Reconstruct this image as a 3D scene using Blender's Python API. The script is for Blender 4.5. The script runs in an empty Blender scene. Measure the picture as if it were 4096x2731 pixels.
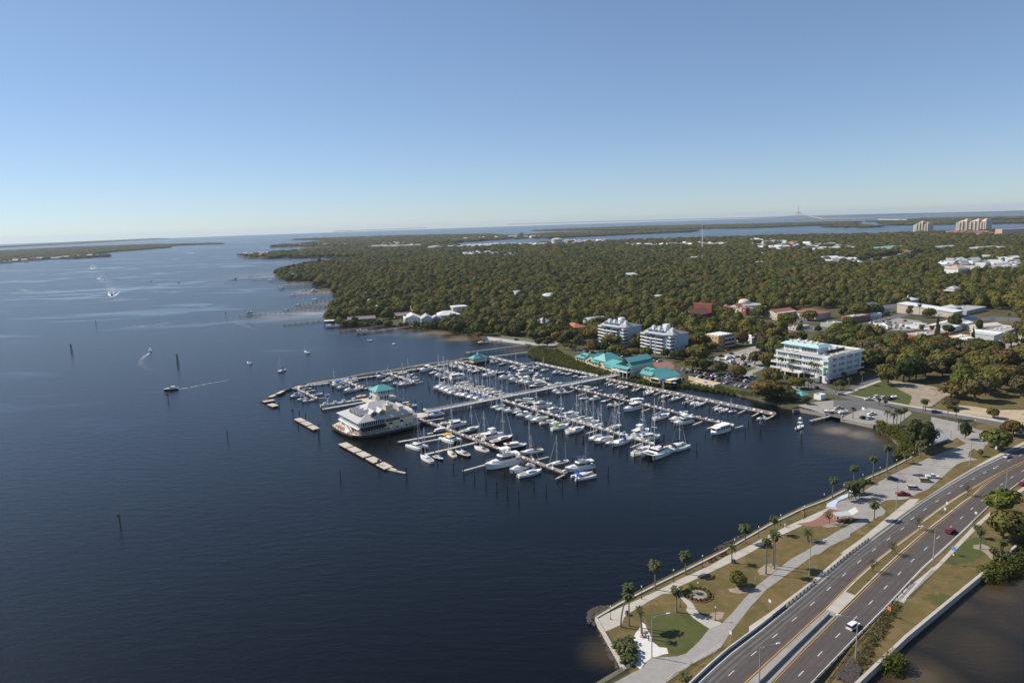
# Aerial view of a river-mouth marina: everything is built where it stands, in metres, camera 120 m above the water.
import bpy,bmesh,math,random
import numpy as np
from mathutils import Vector,Matrix
from mathutils.geometry import tessellate_polygon
R=math.radians
PI=math.pi
SC=bpy.context.scene
COL=SC.collection
# ---------------------------------------------------------------- camera
CAM_H=120.0
PITCH,ROLL=9.9122,1.9015
cam_d=bpy.data.cameras.new("camera");cam=bpy.data.objects.new("camera",cam_d);COL.objects.link(cam)
cam_d.sensor_width=36.0;cam_d.lens=24.0
cam_d.clip_start=1.0;cam_d.clip_end=60000.0
cam.matrix_world=(Matrix.Translation((0,0,CAM_H))@Matrix.Rotation(R(90-PITCH),4,'X')@Matrix.Rotation(R(-ROLL),4,'Z'))
SC.camera=cam
# ---------------------------------------------------------------- sky, sun, exposure
SUN_EL,SUN_AZ=42.0,160.0 # azimuth counted from +x (east of the camera) anticlockwise
w=bpy.data.worlds.new("World");SC.world=w;w.use_nodes=True
nt=w.node_tree;bg=nt.nodes["Background"]
sky=nt.nodes.new("ShaderNodeTexSky");sky.sky_type='NISHITA';sky.sun_disc=False
sky.sun_elevation=R(SUN_EL);sky.sun_rotation=R(90-SUN_AZ)
sky.altitude=100;sky.air_density=0.8;sky.dust_density=0.15;sky.ozone_density=4.0
gm=nt.nodes.new("ShaderNodeGamma");gm.inputs[1].default_value=0.74;hs=nt.nodes.new("ShaderNodeHueSaturation");hs.inputs["Saturation"].default_value=0.97
nt.links.new(sky.outputs[0],gm.inputs[0]);nt.links.new(gm.outputs[0],hs.inputs["Color"]);tn=nt.nodes.new("ShaderNodeMix");tn.data_type="RGBA";tn.blend_type="MULTIPLY";tn.inputs[0].default_value=1;tn.inputs[7].default_value=(.89,.985,1.11,1);nt.links.new(hs.outputs[0],tn.inputs[6]);nt.links.new(tn.outputs[2],bg.inputs[0]);bg.inputs[1].default_value=0.130
sd=bpy.data.lights.new("sun",'SUN');sun=bpy.data.objects.new("sun",sd);COL.objects.link(sun)
sd.energy=4.6;sd.angle=R(0.53);sd.color=(1.0,0.93,0.83)
sv=Vector((math.cos(R(SUN_AZ))*math.cos(R(SUN_EL)),math.sin(R(SUN_AZ))*math.cos(R(SUN_EL)),math.sin(R(SUN_EL))))
sun.rotation_euler=(-sv).to_track_quat('-Z','Y').to_euler();sun.location=(0,0,400)
SC.view_settings.view_transform='Standard';SC.view_settings.look='None'
SC.view_settings.exposure=0.35;SC.view_settings.gamma=1.0
SC.cycles.max_bounces=6;SC.cycles.transparent_max_bounces=6;SC.cycles.volume_bounces=0
SC.cycles.caustics_reflective=False;SC.cycles.caustics_refractive=False
# ---------------------------------------------------------------- survey: sight line -> point at height z
_F,_HY,_SL=2731.0,888.0,0.0332
_r=math.atan(_SL);_th=R(PITCH)
_cr,_sr,_ct,_st=math.cos(_r),math.sin(_r),math.cos(_th),math.sin(_th)
SHEETS={'A':(1000,1350,2.351),'B':(1800,1350,2.351),'C':(2600,1150,2.351),'D':(3096,1150,2.351),'E':(2300,2000,2.138),'F':(2996,1997,2.136),'H':(3096,1550,2.351),'I':(900,800,2.138),'J':(0,850,2.138),'K':(1800,800,2.138),'L':(2996,800,2.138),'M':(0,1450,1.96),'a':(1130,1430,3.92),'b':(1640,1380,4.704),'c':(2040,1400,4.704),'d':(2500,1480,3.618),'e':(1560,1640,4.704),'f':(1960,1580,4.704),'r':(1320,1570,6.189),'s':(2290,1380,3.92),'t':(2360,1250,5.345),'o':(3080,1330,5.6),'u':(2680,1180,3.36),'v':(3380,1150,3.285),'g':(1280,1180,3.92),'h':(1860,1200,4.356),'i':(900,1080,4.704),'p':(2700,1330,4.704)}
def sv_(sheet,x,y):
 if sheet is None:return x,y
 a,b,s=SHEETS[sheet]
 return x/s+a,y/s+b
def at(sheet,x,y,z=0.0):
 """world x, y of a surveyed point lying at height z"""
 x,y=sv_(sheet,x,y)
 X0,Y0=x-2048.0,1365.5-y
 X=X0*_cr+Y0*_sr;Y=-X0*_sr+Y0*_cr
 fy=_F*_ct+Y*_st;fz=-_F*_st+Y*_ct
 t=(z-CAM_H)/fz
 return(X*t,fy*t)
def pts(sheet,lst,z=0.0):return[at(sheet,x,y,z)for x,y in lst]
# ---------------------------------------------------------------- helpers
random.seed(7)
rng=np.random.default_rng(7)
def uni(a,b):return random.uniform(a,b)
class MB:
 """collects simple shapes and links them as ONE mesh object"""
 def __init__(s):s.v=[];s.f=[];s.m=[]
 def add(s,vs,fs,mi=0):
  o=len(s.v);s.v+=[tuple(v)for v in vs];s.f+=[tuple(i+o for i in f)for f in fs];s.m+=[mi]*len(fs);return s
 def box(s,cx,cy,z0,z1,w,d,rot=0.0,mi=0,top=1.0,topy=None):
  c,n=math.cos(rot),math.sin(rot);vs=[]
  topy=top if topy is None else topy
  for z,k,l in((z0,1,1),(z1,top,topy)):
   for sx,sy in((-1,-1),(1,-1),(1,1),(-1,1)):
    x,y=sx*w/2*k,sy*d/2*l
    vs.append((cx+x*c-y*n,cy+x*n+y*c,z))
  return s.add(vs,[(0,3,2,1),(4,5,6,7),(0,1,5,4),(1,2,6,5),(2,3,7,6),(3,0,4,7)],mi)
 def prism(s,poly,z0,z1,mi=0,mtop=None):
  n=len(poly)
  a=sum(poly[i][0]*poly[(i+1)%n][1]-poly[(i+1)%n][0]*poly[i][1]for i in range(n))
  if a<0:poly=poly[::-1]
  zb=z0 if isinstance(z0,(list,tuple))else[z0]*n
  zt=z1 if isinstance(z1,(list,tuple))else[z1]*n
  if a<0:zb,zt=zb[::-1],zt[::-1]
  vs=[(p[0],p[1],zb[i])for i,p in enumerate(poly)]+[(p[0],p[1],zt[i])for i,p in enumerate(poly)]
  fs=[(i,(i+1)%n,n+(i+1)%n,n+i)for i in range(n)]
  o=len(s.f);s.add(vs,fs,mi)
  base=len(s.v)-2*n
  if n<=4:tr=[tuple(range(n))]
  else:tr=[tuple(t)for t in tessellate_polygon([[Vector((p[0],p[1],0))for p in poly]])]
  for t in tr:
   if len(t)==3:
    (x0,y0),(x1,y1),(x2,y2)=[poly[i][:2]for i in t]
    if(x1-x0)*(y2-y0)-(x2-x0)*(y1-y0)<0:t=t[::-1]
   s.f.append(tuple(base+n+i for i in t));s.m.append(mi if mtop is None else mtop)
   s.f.append(tuple(base+i for i in reversed(t)));s.m.append(mi)
  return s
 def sheet(s,poly,z,mi=0):
  n=len(poly);base=len(s.v)
  zz=z if isinstance(z,(list,tuple))else[z]*n
  s.v+=[(p[0],p[1],zz[i])for i,p in enumerate(poly)]
  for t in tessellate_polygon([[Vector((p[0],p[1],0))for p in poly]]):
   (x0,y0),(x1,y1),(x2,y2)=[poly[i][:2]for i in t]
   if(x1-x0)*(y2-y0)-(x2-x0)*(y1-y0)<0:t=t[::-1]
   s.f.append(tuple(base+i for i in t));s.m.append(mi)
  return s
 def bar(s,p,q,r0,r1=None,n=6,mi=0):
  r1=r0 if r1 is None else r1
  p,q=Vector(p),Vector(q);d=(q-p)
  if d.length<1e-6:return s
  d.normalize()
  u=d.orthogonal().normalized();w_=d.cross(u);vs=[]
  for c,r in((p,r0),(q,r1)):
   for k in range(n):
    a=2*PI*k/n+PI/n;vs.append(c+u*(math.cos(a)*r)+w_*(math.sin(a)*r))
  return s.add(vs,[tuple(range(n))[::-1],tuple(range(n,2*n))]+[(k,(k+1)%n,n+(k+1)%n,n+k)for k in range(n)],mi)
 def path(s,ps,r,n=6,mi=0):
  for a,b in zip(ps,ps[1:]):s.bar(a,b,r,n=n,mi=mi)
  return s
 def ribbon(s,ps,w_,z0,z1,mi=0):
  """a wall or deck of width w_ along a polyline of (x, y[, z offset])"""
  for(a,b)in zip(ps,ps[1:]):
   dx,dy=b[0]-a[0],b[1]-a[1];L=math.hypot(dx,dy)
   if L<1e-6:continue
   nx,ny=-dy/L*w_/2,dx/L*w_/2
   za=a[2]if len(a)>2 else 0;zb=b[2]if len(b)>2 else 0
   q=[(a[0]+nx,a[1]+ny),(a[0]-nx,a[1]-ny),(b[0]-nx,b[1]-ny),(b[0]+nx,b[1]+ny)]
   s.prism(q,[z0+za,z0+za,z0+zb,z0+zb],[z1+za,z1+za,z1+zb,z1+zb],mi)
  return s
 def lathe(s,prof,n=12,c=(0,0,0),mi=0,a0=0.0):
  vs=[];fs=[]
  for(r,z)in prof:
   for k in range(n):
    a=a0+2*PI*k/n;vs.append((c[0]+r*math.cos(a),c[1]+r*math.sin(a),c[2]+z))
  for j in range(len(prof)-1):
   for k in range(n):fs.append((j*n+k,j*n+(k+1)%n,(j+1)*n+(k+1)%n,(j+1)*n+k))
  fs.append(tuple(range(n))[::-1]);fs.append(tuple((len(prof)-1)*n+k for k in range(n)))
  return s.add(vs,fs,mi)
 def loft(s,secs,mi=0,close=True,cap=True):
  """secs: rings of equal length"""
  n=len(secs[0]);vs=[p for q in secs for p in q];fs=[]
  for j in range(len(secs)-1):
   for k in range(n if close else n-1):fs.append((j*n+k,j*n+(k+1)%n,(j+1)*n+(k+1)%n,(j+1)*n+k))
  if cap:fs.append(tuple(range(n))[::-1]);fs.append(tuple((len(secs)-1)*n+k for k in range(n)))
  return s.add(vs,fs,mi)
 def move(s,rz,x,y,z=0.0,k0=0):
  c,n=math.cos(rz),math.sin(rz)
  for i in range(k0,len(s.v)):
   a,b,d=s.v[i];s.v[i]=(a*c-b*n+x,a*n+b*c+y,d+z)
  return s
 def mesh(s,name,mats,smooth=False):
  me=bpy.data.meshes.new(name);me.from_pydata(s.v,[],s.f)
  for m in(mats if isinstance(mats,(list,tuple))else[mats]):me.materials.append(m)
  if any(s.m):me.polygons.foreach_set("material_index",s.m)
  if smooth:me.polygons.foreach_set("use_smooth",[True]*len(s.f))
  me.update();return me
 def build(s,name,mats,parent=None,smooth=False,loc=None,rz=0.0):
  return link(name,s.mesh(name,mats,smooth),parent,loc,rz)
def link(name,me,parent=None,loc=None,rz=0.0):
 o=bpy.data.objects.new(name,me);COL.objects.link(o)
 if parent is not None:o.parent=parent
 if loc is not None:o.location=loc
 if rz:o.rotation_euler.z=rz
 return o
LABELS={}
def tag(o,label,cat,group=None):
 label=" ".join(label.split());n=len(label.split())
 if n>16 or n<4:print("LABEL LENGTH",n,label)
 g=LABELS.setdefault(label,[])
 if g and(group is None or g[0]!=group):print("LABEL REPEATED",label)
 g.append(group)
 o["label"]=label;o["category"]=cat
 if group:o["group"]=group
 return o
def thing(name,label,cat,loc=(0,0,0),rz=0.0,group=None):
 o=bpy.data.objects.new(name,None);COL.objects.link(o)
 o.location=loc;o.rotation_euler.z=rz;o.empty_display_size=0.3
 return tag(o,label,cat,group)
def setting(o,kind="structure"):o["kind"]=kind;return o
KIDS={}
def copy_tree(o,parent=None,loc=None,rz=None,scale=None):
 c=o.copy();COL.objects.link(c)
 if parent is not None:c.parent=parent
 if loc is not None:c.location=loc
 if rz is not None:c.rotation_euler.z=rz
 if scale is not None:c.scale=scale if isinstance(scale,(tuple,list))else(scale,)*3
 for ch in kids(o):copy_tree(ch,c)
 return c
def kids(o):
 return[ch for ch in KIDS.get(o.name,[])]if o.name in KIDS else list(o.children)
def paint(o,mat):
 """give one copy its own colour without touching the shared mesh"""
 o.material_slots[0].link='OBJECT';o.material_slots[0].material=mat;return o
def inside(p,poly):
 x,y=p;c=False;j=len(poly)-1
 for i in range(len(poly)):
  xi,yi=poly[i][:2];xj,yj=poly[j][:2]
  if(yi>y)!=(yj>y)and x<(xj-xi)*(y-yi)/(yj-yi)+xi:c=not c
  j=i
 return c
_u="first second third fourth fifth sixth seventh eighth ninth".split()
ORD=_u+"tenth eleventh twelfth thirteenth fourteenth fifteenth sixteenth seventeenth eighteenth nineteenth".split()
for _a,_b in(("twenty","twentieth"),("thirty","thirtieth"),("forty","fortieth"),("fifty","fiftieth"),("sixty","sixtieth"),("seventy","seventieth"),("eighty","eightieth")):ORD+=[_b]+[_a+"-"+x for x in _u]
# ---------------------------------------------------------------- materials
def mat(name,col,rough=0.7,var=0.0,scale=1.0,metal=0.0,spec=0.5,bump=0.0,dirt=None,coat=0.0):
 m=bpy.data.materials.new(name);m.use_nodes=True;nt=m.node_tree;b=nt.nodes["Principled BSDF"]
 b.inputs["Roughness"].default_value=rough;b.inputs["Metallic"].default_value=metal;b.inputs["Specular IOR Level"].default_value=spec
 b.inputs["Base Color"].default_value=(*col,1);b.inputs["Coat Weight"].default_value=coat
 if var or bump:
  tc=nt.nodes.new("ShaderNodeNewGeometry")
  n=nt.nodes.new("ShaderNodeTexNoise");n.inputs["Scale"].default_value=scale;n.inputs["Detail"].default_value=6;n.inputs["Roughness"].default_value=0.65
  nt.links.new(tc.outputs["Position"],n.inputs["Vector"])
  if var:
   r=nt.nodes.new("ShaderNodeValToRGB");nt.links.new(n.outputs["Fac"],r.inputs[0])
   d=dirt if dirt else tuple(c*(1-var)for c in col)
   l=tuple(min(1,c*(1+var*0.6))for c in col)
   r.color_ramp.elements[0].position=0.32;r.color_ramp.elements[0].color=(*d,1)
   r.color_ramp.elements[1].position=0.68;r.color_ramp.elements[1].color=(*l,1)
   nt.links.new(r.outputs[0],b.inputs["Base Color"])
  if bump:
   bp=nt.nodes.new("ShaderNodeBump");bp.inputs["Strength"].default_value=bump;bp.inputs["Distance"].default_value=0.3
   nt.links.new(n.outputs["Fac"],bp.inputs["Height"]);nt.links.new(bp.outputs[0],b.inputs["Normal"])
 return m
def ramp_mat(name,stops,scale,rough=0.9,detail=8,stretch=(1,1,1),scale2=0.0,col2=None,thr=0.6,bump=0.0,dist=0.0):
 """several colours of one surface spread by noise in world metres; col2 lies over it in patches"""
 m=bpy.data.materials.new(name);m.use_nodes=True;nt=m.node_tree;b=nt.nodes["Principled BSDF"];b.inputs["Roughness"].default_value=rough;b.inputs["Specular IOR Level"].default_value=0.25
 g=nt.nodes.new("ShaderNodeNewGeometry");mp=nt.nodes.new("ShaderNodeMapping");mp.inputs["Scale"].default_value=stretch
 nt.links.new(g.outputs["Position"],mp.inputs["Vector"])
 n=nt.nodes.new("ShaderNodeTexNoise");n.inputs["Scale"].default_value=scale;n.inputs["Detail"].default_value=detail;n.inputs["Roughness"].default_value=0.7;n.inputs["Distortion"].default_value=dist
 nt.links.new(mp.outputs[0],n.inputs["Vector"])
 r=nt.nodes.new("ShaderNodeValToRGB");nt.links.new(n.outputs["Fac"],r.inputs[0])
 e=r.color_ramp.elements
 while len(e)<len(stops):e.new(0.5)
 for i,(p,c)in enumerate(stops):e[i].position=p;e[i].color=(*c,1)
 out=r.outputs[0]
 if col2:
  n2=nt.nodes.new("ShaderNodeTexNoise");n2.inputs["Scale"].default_value=scale2;n2.inputs["Detail"].default_value=7;n2.inputs["Roughness"].default_value=0.7
  nt.links.new(mp.outputs[0],n2.inputs["Vector"])
  mr=nt.nodes.new("ShaderNodeMapRange");mr.inputs[1].default_value=thr;mr.inputs[2].default_value=thr+0.08;nt.links.new(n2.outputs["Fac"],mr.inputs[0])
  mx=nt.nodes.new("ShaderNodeMix");mx.data_type='RGBA';nt.links.new(mr.outputs[0],mx.inputs[0]);nt.links.new(out,mx.inputs[6]);mx.inputs[7].default_value=(*col2,1);out=mx.outputs[2]
 nt.links.new(out,b.inputs["Base Color"])
 if bump:
  bp=nt.nodes.new("ShaderNodeBump");bp.inputs["Strength"].default_value=bump;bp.inputs["Distance"].default_value=0.2
  nt.links.new(n.outputs["Fac"],bp.inputs["Height"]);nt.links.new(bp.outputs[0],b.inputs["Normal"])
 return m
def stripe_mat(name,col,col2,step,width=0.12,axis=0,rough=0.5):
 """standing seams / planks: thin lines every `step` metres along a local axis"""
 m=bpy.data.materials.new(name);m.use_nodes=True;nt=m.node_tree;b=nt.nodes["Principled BSDF"];b.inputs["Roughness"].default_value=rough
 tc=nt.nodes.new("ShaderNodeTexCoord");sx=nt.nodes.new("ShaderNodeSeparateXYZ");nt.links.new(tc.outputs["Object"],sx.inputs[0])
 d=nt.nodes.new("ShaderNodeMath");d.operation='DIVIDE';d.inputs[1].default_value=step;nt.links.new(sx.outputs[axis],d.inputs[0])
 f=nt.nodes.new("ShaderNodeMath");f.operation='FRACT';nt.links.new(d.outputs[0],f.inputs[0])
 l=nt.nodes.new("ShaderNodeMath");l.operation='LESS_THAN';l.inputs[1].default_value=width;nt.links.new(f.outputs[0],l.inputs[0])
 n=nt.nodes.new("ShaderNodeTexNoise");n.inputs["Scale"].default_value=0.6;n.inputs["Detail"].default_value=6;nt.links.new(tc.outputs["Object"],n.inputs["Vector"])
 mx=nt.nodes.new("ShaderNodeMix");mx.data_type='RGBA';nt.links.new(l.outputs[0],mx.inputs[0]);mx.inputs[6].default_value=(*col,1);mx.inputs[7].default_value=(*col2,1)
 mr=nt.nodes.new("ShaderNodeMapRange");mr.inputs[3].default_value=0.82;mr.inputs[4].default_value=1.12;nt.links.new(n.outputs["Fac"],mr.inputs[0])
 hv=nt.nodes.new("ShaderNodeHueSaturation");nt.links.new(mr.outputs[0],hv.inputs["Value"]);nt.links.new(mx.outputs[2],hv.inputs["Color"]);nt.links.new(hv.outputs[0],b.inputs["Base Color"])
 return m
# ---------------------------------------------------------------- water
GZ=1.5 # height of the land above the water
SHOALS=[('I',800,960,80,1.0),('I',600,985,90,.8),('I',450,1010,70,.5),('I',880,780,110,1.0),('I',900,880,60,.8),('I',800,700,130,.9),('I',480,645,150,.9),('I',300,640,150,.6),('I',1150,1110,40,.5),('I',1500,1110,45,.6),('I',1800,1140,42,.8),('I',2050,1180,38,.8),('B',450,20,26,.8),('B',620,110,22,.6),('C',1750,1340,14,.8),('C',2000,1390,16,.7),('C',2150,1440,16,.6),('C',1900,1480,24,.3),('F',1750,900,12,.35),('F',1500,1180,10,.35),('F',2050,760,16,.45),('F',1900,1250,20,.3),('F',1400,1500,16,.45),('F',2250,1000,22,.25),('F',2300,720,12,.35),('E',270,1300,9,.35),('E',1900,1240,1,0),('L',700,150,700,.25)]
def water_mat():
 m=bpy.data.materials.new("sea_water");m.use_nodes=True;nt=m.node_tree;N=nt.nodes;L=nt.links;b=N["Principled BSDF"]
 g=N.new("ShaderNodeNewGeometry")
 def noise(scale,stretch,rot,detail=4,rough=0.55,dist=0.0):
  mp=N.new("ShaderNodeMapping");mp.inputs["Scale"].default_value=stretch;mp.inputs["Rotation"].default_value=(0,0,R(rot));L.new(g.outputs["Position"],mp.inputs["Vector"])
  n=N.new("ShaderNodeTexNoise");n.inputs["Scale"].default_value=scale;n.inputs["Detail"].default_value=detail;n.inputs["Roughness"].default_value=rough;n.inputs["Distortion"].default_value=dist
  L.new(mp.outputs[0],n.inputs["Vector"]);return n.outputs["Fac"]
 def math_(op,a,b_=None,c=None):
  n=N.new("ShaderNodeMath");n.operation=op
  for i,v in enumerate((a,b_,c)):
   if v is None:continue
   if isinstance(v,(int,float)):n.inputs[i].default_value=v
   else:L.new(v,n.inputs[i])
  return n.outputs[0]
 # sandy shoals and the shallow brown margins seen through the water
 sh=None
 wob=noise(0.03,(1,1,1),0,4)
 for(k,x,y,r,a)in SHOALS:
  if a==0:continue
  px,py=at(k,x,y)
  vd=N.new("ShaderNodeVectorMath");vd.operation='DISTANCE';L.new(g.outputs["Position"],vd.inputs[0]);vd.inputs[1].default_value=(px,py,0)
  mr=N.new("ShaderNodeMapRange");mr.interpolation_type='SMOOTHSTEP';mr.inputs[1].default_value=r*1.25;mr.inputs[2].default_value=r*0.1;mr.inputs[3].default_value=0;mr.inputs[4].default_value=a
  L.new(vd.outputs["Value"],mr.inputs[0])
  sh=mr.outputs[0]if sh is None else math_('MAXIMUM',sh,mr.outputs[0])
 wv=N.new("ShaderNodeMapRange");wv.inputs[1].default_value=0.3;wv.inputs[2].default_value=0.62;L.new(wob,wv.inputs[0])
 sh=math_('MULTIPLY',sh,math_('MULTIPLY_ADD',wv.outputs[0],0.6,0.4))
 cr=N.new("ShaderNodeValToRGB");e=cr.color_ramp.elements;e[0].position=0;e[0].color=(0.0022,0.0030,0.0034,1);e[1].position=1;e[1].color=(0.27,0.215,0.14,1)
 k=e.new(0.35);k.color=(0.048,0.035,0.016,1)
 L.new(sh,cr.inputs[0]);L.new(cr.outputs[0],b.inputs["Base Color"])
 b.inputs["IOR"].default_value=1.333
 # wind slicks: calmer streaks in the rippled surface
 s1=noise(0.0042,(1.0,3.2,1),-18,5,0.6,0.9);s2=noise(0.0011,(1,2.4,1),12,4,0.55,0.5)
 slick=N.new("ShaderNodeMapRange");slick.interpolation_type='SMOOTHSTEP';slick.inputs[1].default_value=0.53;slick.inputs[2].default_value=0.62
 L.new(math_('MULTIPLY_ADD',s2,0.35,math_('MULTIPLY',s1,0.66)),slick.inputs[0])
 ripple=math_('MULTIPLY_ADD',slick.outputs[0],-0.62,1.0)
 rg=N.new("ShaderNodeMapRange");rg.inputs[3].default_value=0.24;rg.inputs[4].default_value=0.14;L.new(slick.outputs[0],rg.inputs[0]);L.new(rg.outputs[0],b.inputs["Roughness"])
 w1=noise(0.55,(1,2.2,1),25,3,0.6);w2=noise(0.12,(1,2.6,1),15,3,0.5);w3=noise(1.7,(1,1.6,1),40,2,0.5)
 hgt=math_('ADD',math_('MULTIPLY',w1,0.55),math_('ADD',math_('MULTIPLY',w2,1.1),math_('MULTIPLY',w3,0.2)))
 bp=N.new("ShaderNodeBump");bp.inputs["Distance"].default_value=0.42;L.new(math_('MULTIPLY',ripple,0.42),bp.inputs["Strength"]);L.new(hgt,bp.inputs["Height"]);L.new(bp.outputs[0],b.inputs["Normal"])
 return m
M_WATER=water_mat()
WATER_R=19600.0
ring=[(WATER_R*math.cos(2*PI*k/360),WATER_R*math.sin(2*PI*k/360),0.0)for k in range(360)]
setting(MB().add(ring,[tuple(range(360))]).build("water",M_WATER))
# ---------------------------------------------------------------- land
M_GROUND=ramp_mat("woodland_ground",[(0.25,(0.035,0.036,0.014)),(0.5,(0.075,0.07,0.028)),(0.75,(0.12,0.10,0.05))],0.05,scale2=0.02,col2=(0.16,0.13,0.075),thr=0.62)
M_BANK=mat("shore_bank",(0.13,0.11,0.075),0.95,0.5,0.6)
MAINLAND=[(3436,2727),(3340,2800),(2900,3050),(2000,2980),(2250,2829),(2412,2731),(2501,2678),(2384,2472),(2478,2416),(2627,2339),(2744,2281),(2903,2201),(3076,2101),(3207,2037),(3306,2000),(3372,1965),(3466,1916),(3547,1880),(3619,1843),(3649,1828),(3610,1812),(3587,1800),(3589,1780),(3555,1750),(3508,1728),(3500,1703),(3494,1701),(3364,1672),(3334,1660),(3392,1632),(3352,1634),(3304,1656),(3194,1635),(3172,1639),(3132,1631),(3025,1601),(2962,1588),(2872,1558),(2770,1550),(2600,1531),(2472,1518),(2438,1501),(2310,1484),(2225,1458),(2115,1422),(2118,1401),(2142,1388),(2098,1377),(1936,1351),(1873,1344),(1817,1333),(1803,1321),(1695,1316),(1648,1309),(1555,1305),(1461,1307),(1368,1305),(1354,1291),(1312,1274),(1321,1256),(1335,1232),(1368,1209),(1386,1194),(1350,1193),(1382,1180),(1340,1176),(1335,1152),(1255,1146),(1293,1128),(1162,1123),(1134,1112),(1106,1100),(1120,1088),(1181,1074),(1255,1060),(1380,1046),(1480,1036),(1368,1030),(1227,1031),(1054,1033),(970,1033),(968,1024),(1064,1017),(1181,1008),(1307,999),(1400,991),(1396,985),(1274,989),(1087,989),(1087,984),(1199,979),(1293,966),(1358,963),(1227,960),(1153,961),(1274,955),(1648,944),(1789,942),(2034,956),(1960,962),(1765,975),(1830,984),(1964,986),(2127,977),(2268,970),(2408,970),(2900,955),(3183,946),(3370,946),(3510,942),(3665,936),(4096,925),(4700,905),(6500,850),(9000,1400),(7600,2000),(4700,1900),(4300,2060),(4096,2160),(4068,2180),(3923,2301),(3764,2432),(3623,2549)]
# the far arm of land beyond the bay
NORTH_ARM=[(1789,941),(1950,938),(2034,945),(2174,941),(2174,954),(2034,957),(1960,963),(1860,966),(1765,962)]
ISLANDS=[("L1",[(2126,939),(2200,934),(2420,929),(2700,922),(2796,925),(2760,928),(2400,944),(2190,954),(2126,945)]),("L2",[(2118,924),(2180,921),(2300,915),(2600,905),(2996,898),(3300,890),(3454,888),(3380,894),(3440,897),(3290,902),(2996,913),(2500,921),(2250,924)]),("L3",[(3286,910),(3400,899),(3529,908),(3480,911)]),("L3b",[(3460,888),(3560,884),(3840,885),(3830,888),(3620,889)]),("L4",[(3510,893),(3600,890),(3920,887),(4096,883),(4500,868),(5200,850),(5200,868),(4300,890),(4096,894),(3698,900),(3560,902)]),("L5",[(3635,880),(3700,875),(3900,872),(4096,869),(4500,856),(4500,862),(4096,877),(3800,882)]),("S",[(2072,938),(2095,936),(2092,938)]),("W1",[(-900,1130),(0,1053),(100,1045),(187,1038),(320,1034),(446,1026),(374,1017),(440,1010),(491,1005),(600,997),(678,991),(680,984),(800,979),(907,977),(860,975),(600,980),(300,990),(0,1006),(-900,1040)]),("W2",[(-600,1010),(0,991),(300,976),(500,964),(673,955),(640,954),(468,960),(250,973),(0,987),(-600,1004)])]
FAR_SHORES=[[(1330,927),(1700,912),(1705,911),(1330,926)],[(2030,898),(2400,888),(2900,875),(2996,872),(2996,871),(2400,886),(2030,897)],[(2996,873),(3400,866),(3700,856),(4096,848),(4700,828),(4700,827),(4096,845),(3500,857),(2996,871)],[(3180,880),(3300,880),(3630,879),(3640,878),(3300,877),(3180,878)]]
def land(name,px,z=GZ,m=None):
 p=pts(None,px,0.0)
 return setting(MB().prism(p,-0.9,z,1,0).build(name,[m or M_GROUND,M_BANK])),p
LANDS=[]
for nm,px in[("mainland",MAINLAND),("north_land",NORTH_ARM)]+ISLANDS:
 o,p=land("land",px);LANDS.append((nm,p))
M_FARSHORE=mat("far_shore",(0.10,0.10,0.08),0.9)
for px in FAR_SHORES:
 o,p=land("land",px,9.0,M_FARSHORE)
# ---------------------------------------------------------------- air
hz=bpy.data.materials.new("haze_air");hz.use_nodes=True;n_=hz.node_tree;n_.nodes.remove(n_.nodes["Principled BSDF"])
pv=n_.nodes.new("ShaderNodeVolumePrincipled");pv.inputs["Density"].default_value=2.7e-5;pv.inputs["Color"].default_value=(0.74,0.87,1.0,1);pv.inputs["Anisotropy"].default_value=0.2
n_.links.new(pv.outputs[0],n_.nodes["Material Output"].inputs["Volume"])
hb=MB().box(0,0,-2.0,148.0,39900,39900).build("haze",hz);setting(hb,"stuff")
# ---------------------------------------------------------------- trees
def leaf_mat(name,stops,trans=0.22,rnd=True,nsc=0.5):
 m=bpy.data.materials.new(name);m.use_nodes=True;nt=m.node_tree;N=nt.nodes;L=nt.links;b=N["Principled BSDF"]
 b.inputs["Roughness"].default_value=0.75;b.inputs["Specular IOR Level"].default_value=0.2
 oi=N.new("ShaderNodeObjectInfo");r=N.new("ShaderNodeValToRGB");e=r.color_ramp.elements;r.color_ramp.interpolation='LINEAR'
 while len(e)<len(stops):e.new(0.5)
 for i,(p,c)in enumerate(stops):e[i].position=p;e[i].color=(*c,1)
 g=N.new("ShaderNodeNewGeometry");n0=N.new("ShaderNodeTexNoise");n0.inputs["Scale"].default_value=.006;n0.inputs["Detail"].default_value=3;L.new(g.outputs["Position"],n0.inputs["Vector"]);m0=N.new("ShaderNodeMath");m0.operation="MULTIPLY_ADD";m0.inputs[1].default_value=1.5;m0.inputs[2].default_value=-.75;L.new(n0.outputs["Fac"],m0.inputs[0]);m1=N.new("ShaderNodeMath");m1.operation="ADD";m1.use_clamp=True;L.new(m0.outputs[0],m1.inputs[0]);L.new(oi.outputs["Random"],m1.inputs[1]);L.new(m1.outputs[0],r.inputs[0])
 n=N.new("ShaderNodeTexNoise");n.inputs["Scale"].default_value=nsc;n.inputs["Detail"].default_value=3;L.new(g.outputs["Position"],n.inputs["Vector"])
 mr=N.new("ShaderNodeMapRange");mr.inputs[1].default_value=0.3;mr.inputs[2].default_value=0.7;mr.inputs[3].default_value=0.6;mr.inputs[4].default_value=1.4;L.new(n.outputs["Fac"],mr.inputs[0])
 hv=N.new("ShaderNodeHueSaturation");L.new(mr.outputs[0],hv.inputs["Value"]);L.new(r.outputs[0],hv.inputs["Color"]);L.new(hv.outputs[0],b.inputs["Base Color"])
 tr=N.new("ShaderNodeBsdfTranslucent");L.new(hv.outputs[0],tr.inputs[0]);mx=N.new("ShaderNodeMixShader");mx.inputs[0].default_value=trans
 L.new(b.outputs[0],mx.inputs[1]);L.new(tr.outputs[0],mx.inputs[2]);L.new(mx.outputs[0],N["Material Output"].inputs["Surface"])
 return m
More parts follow.
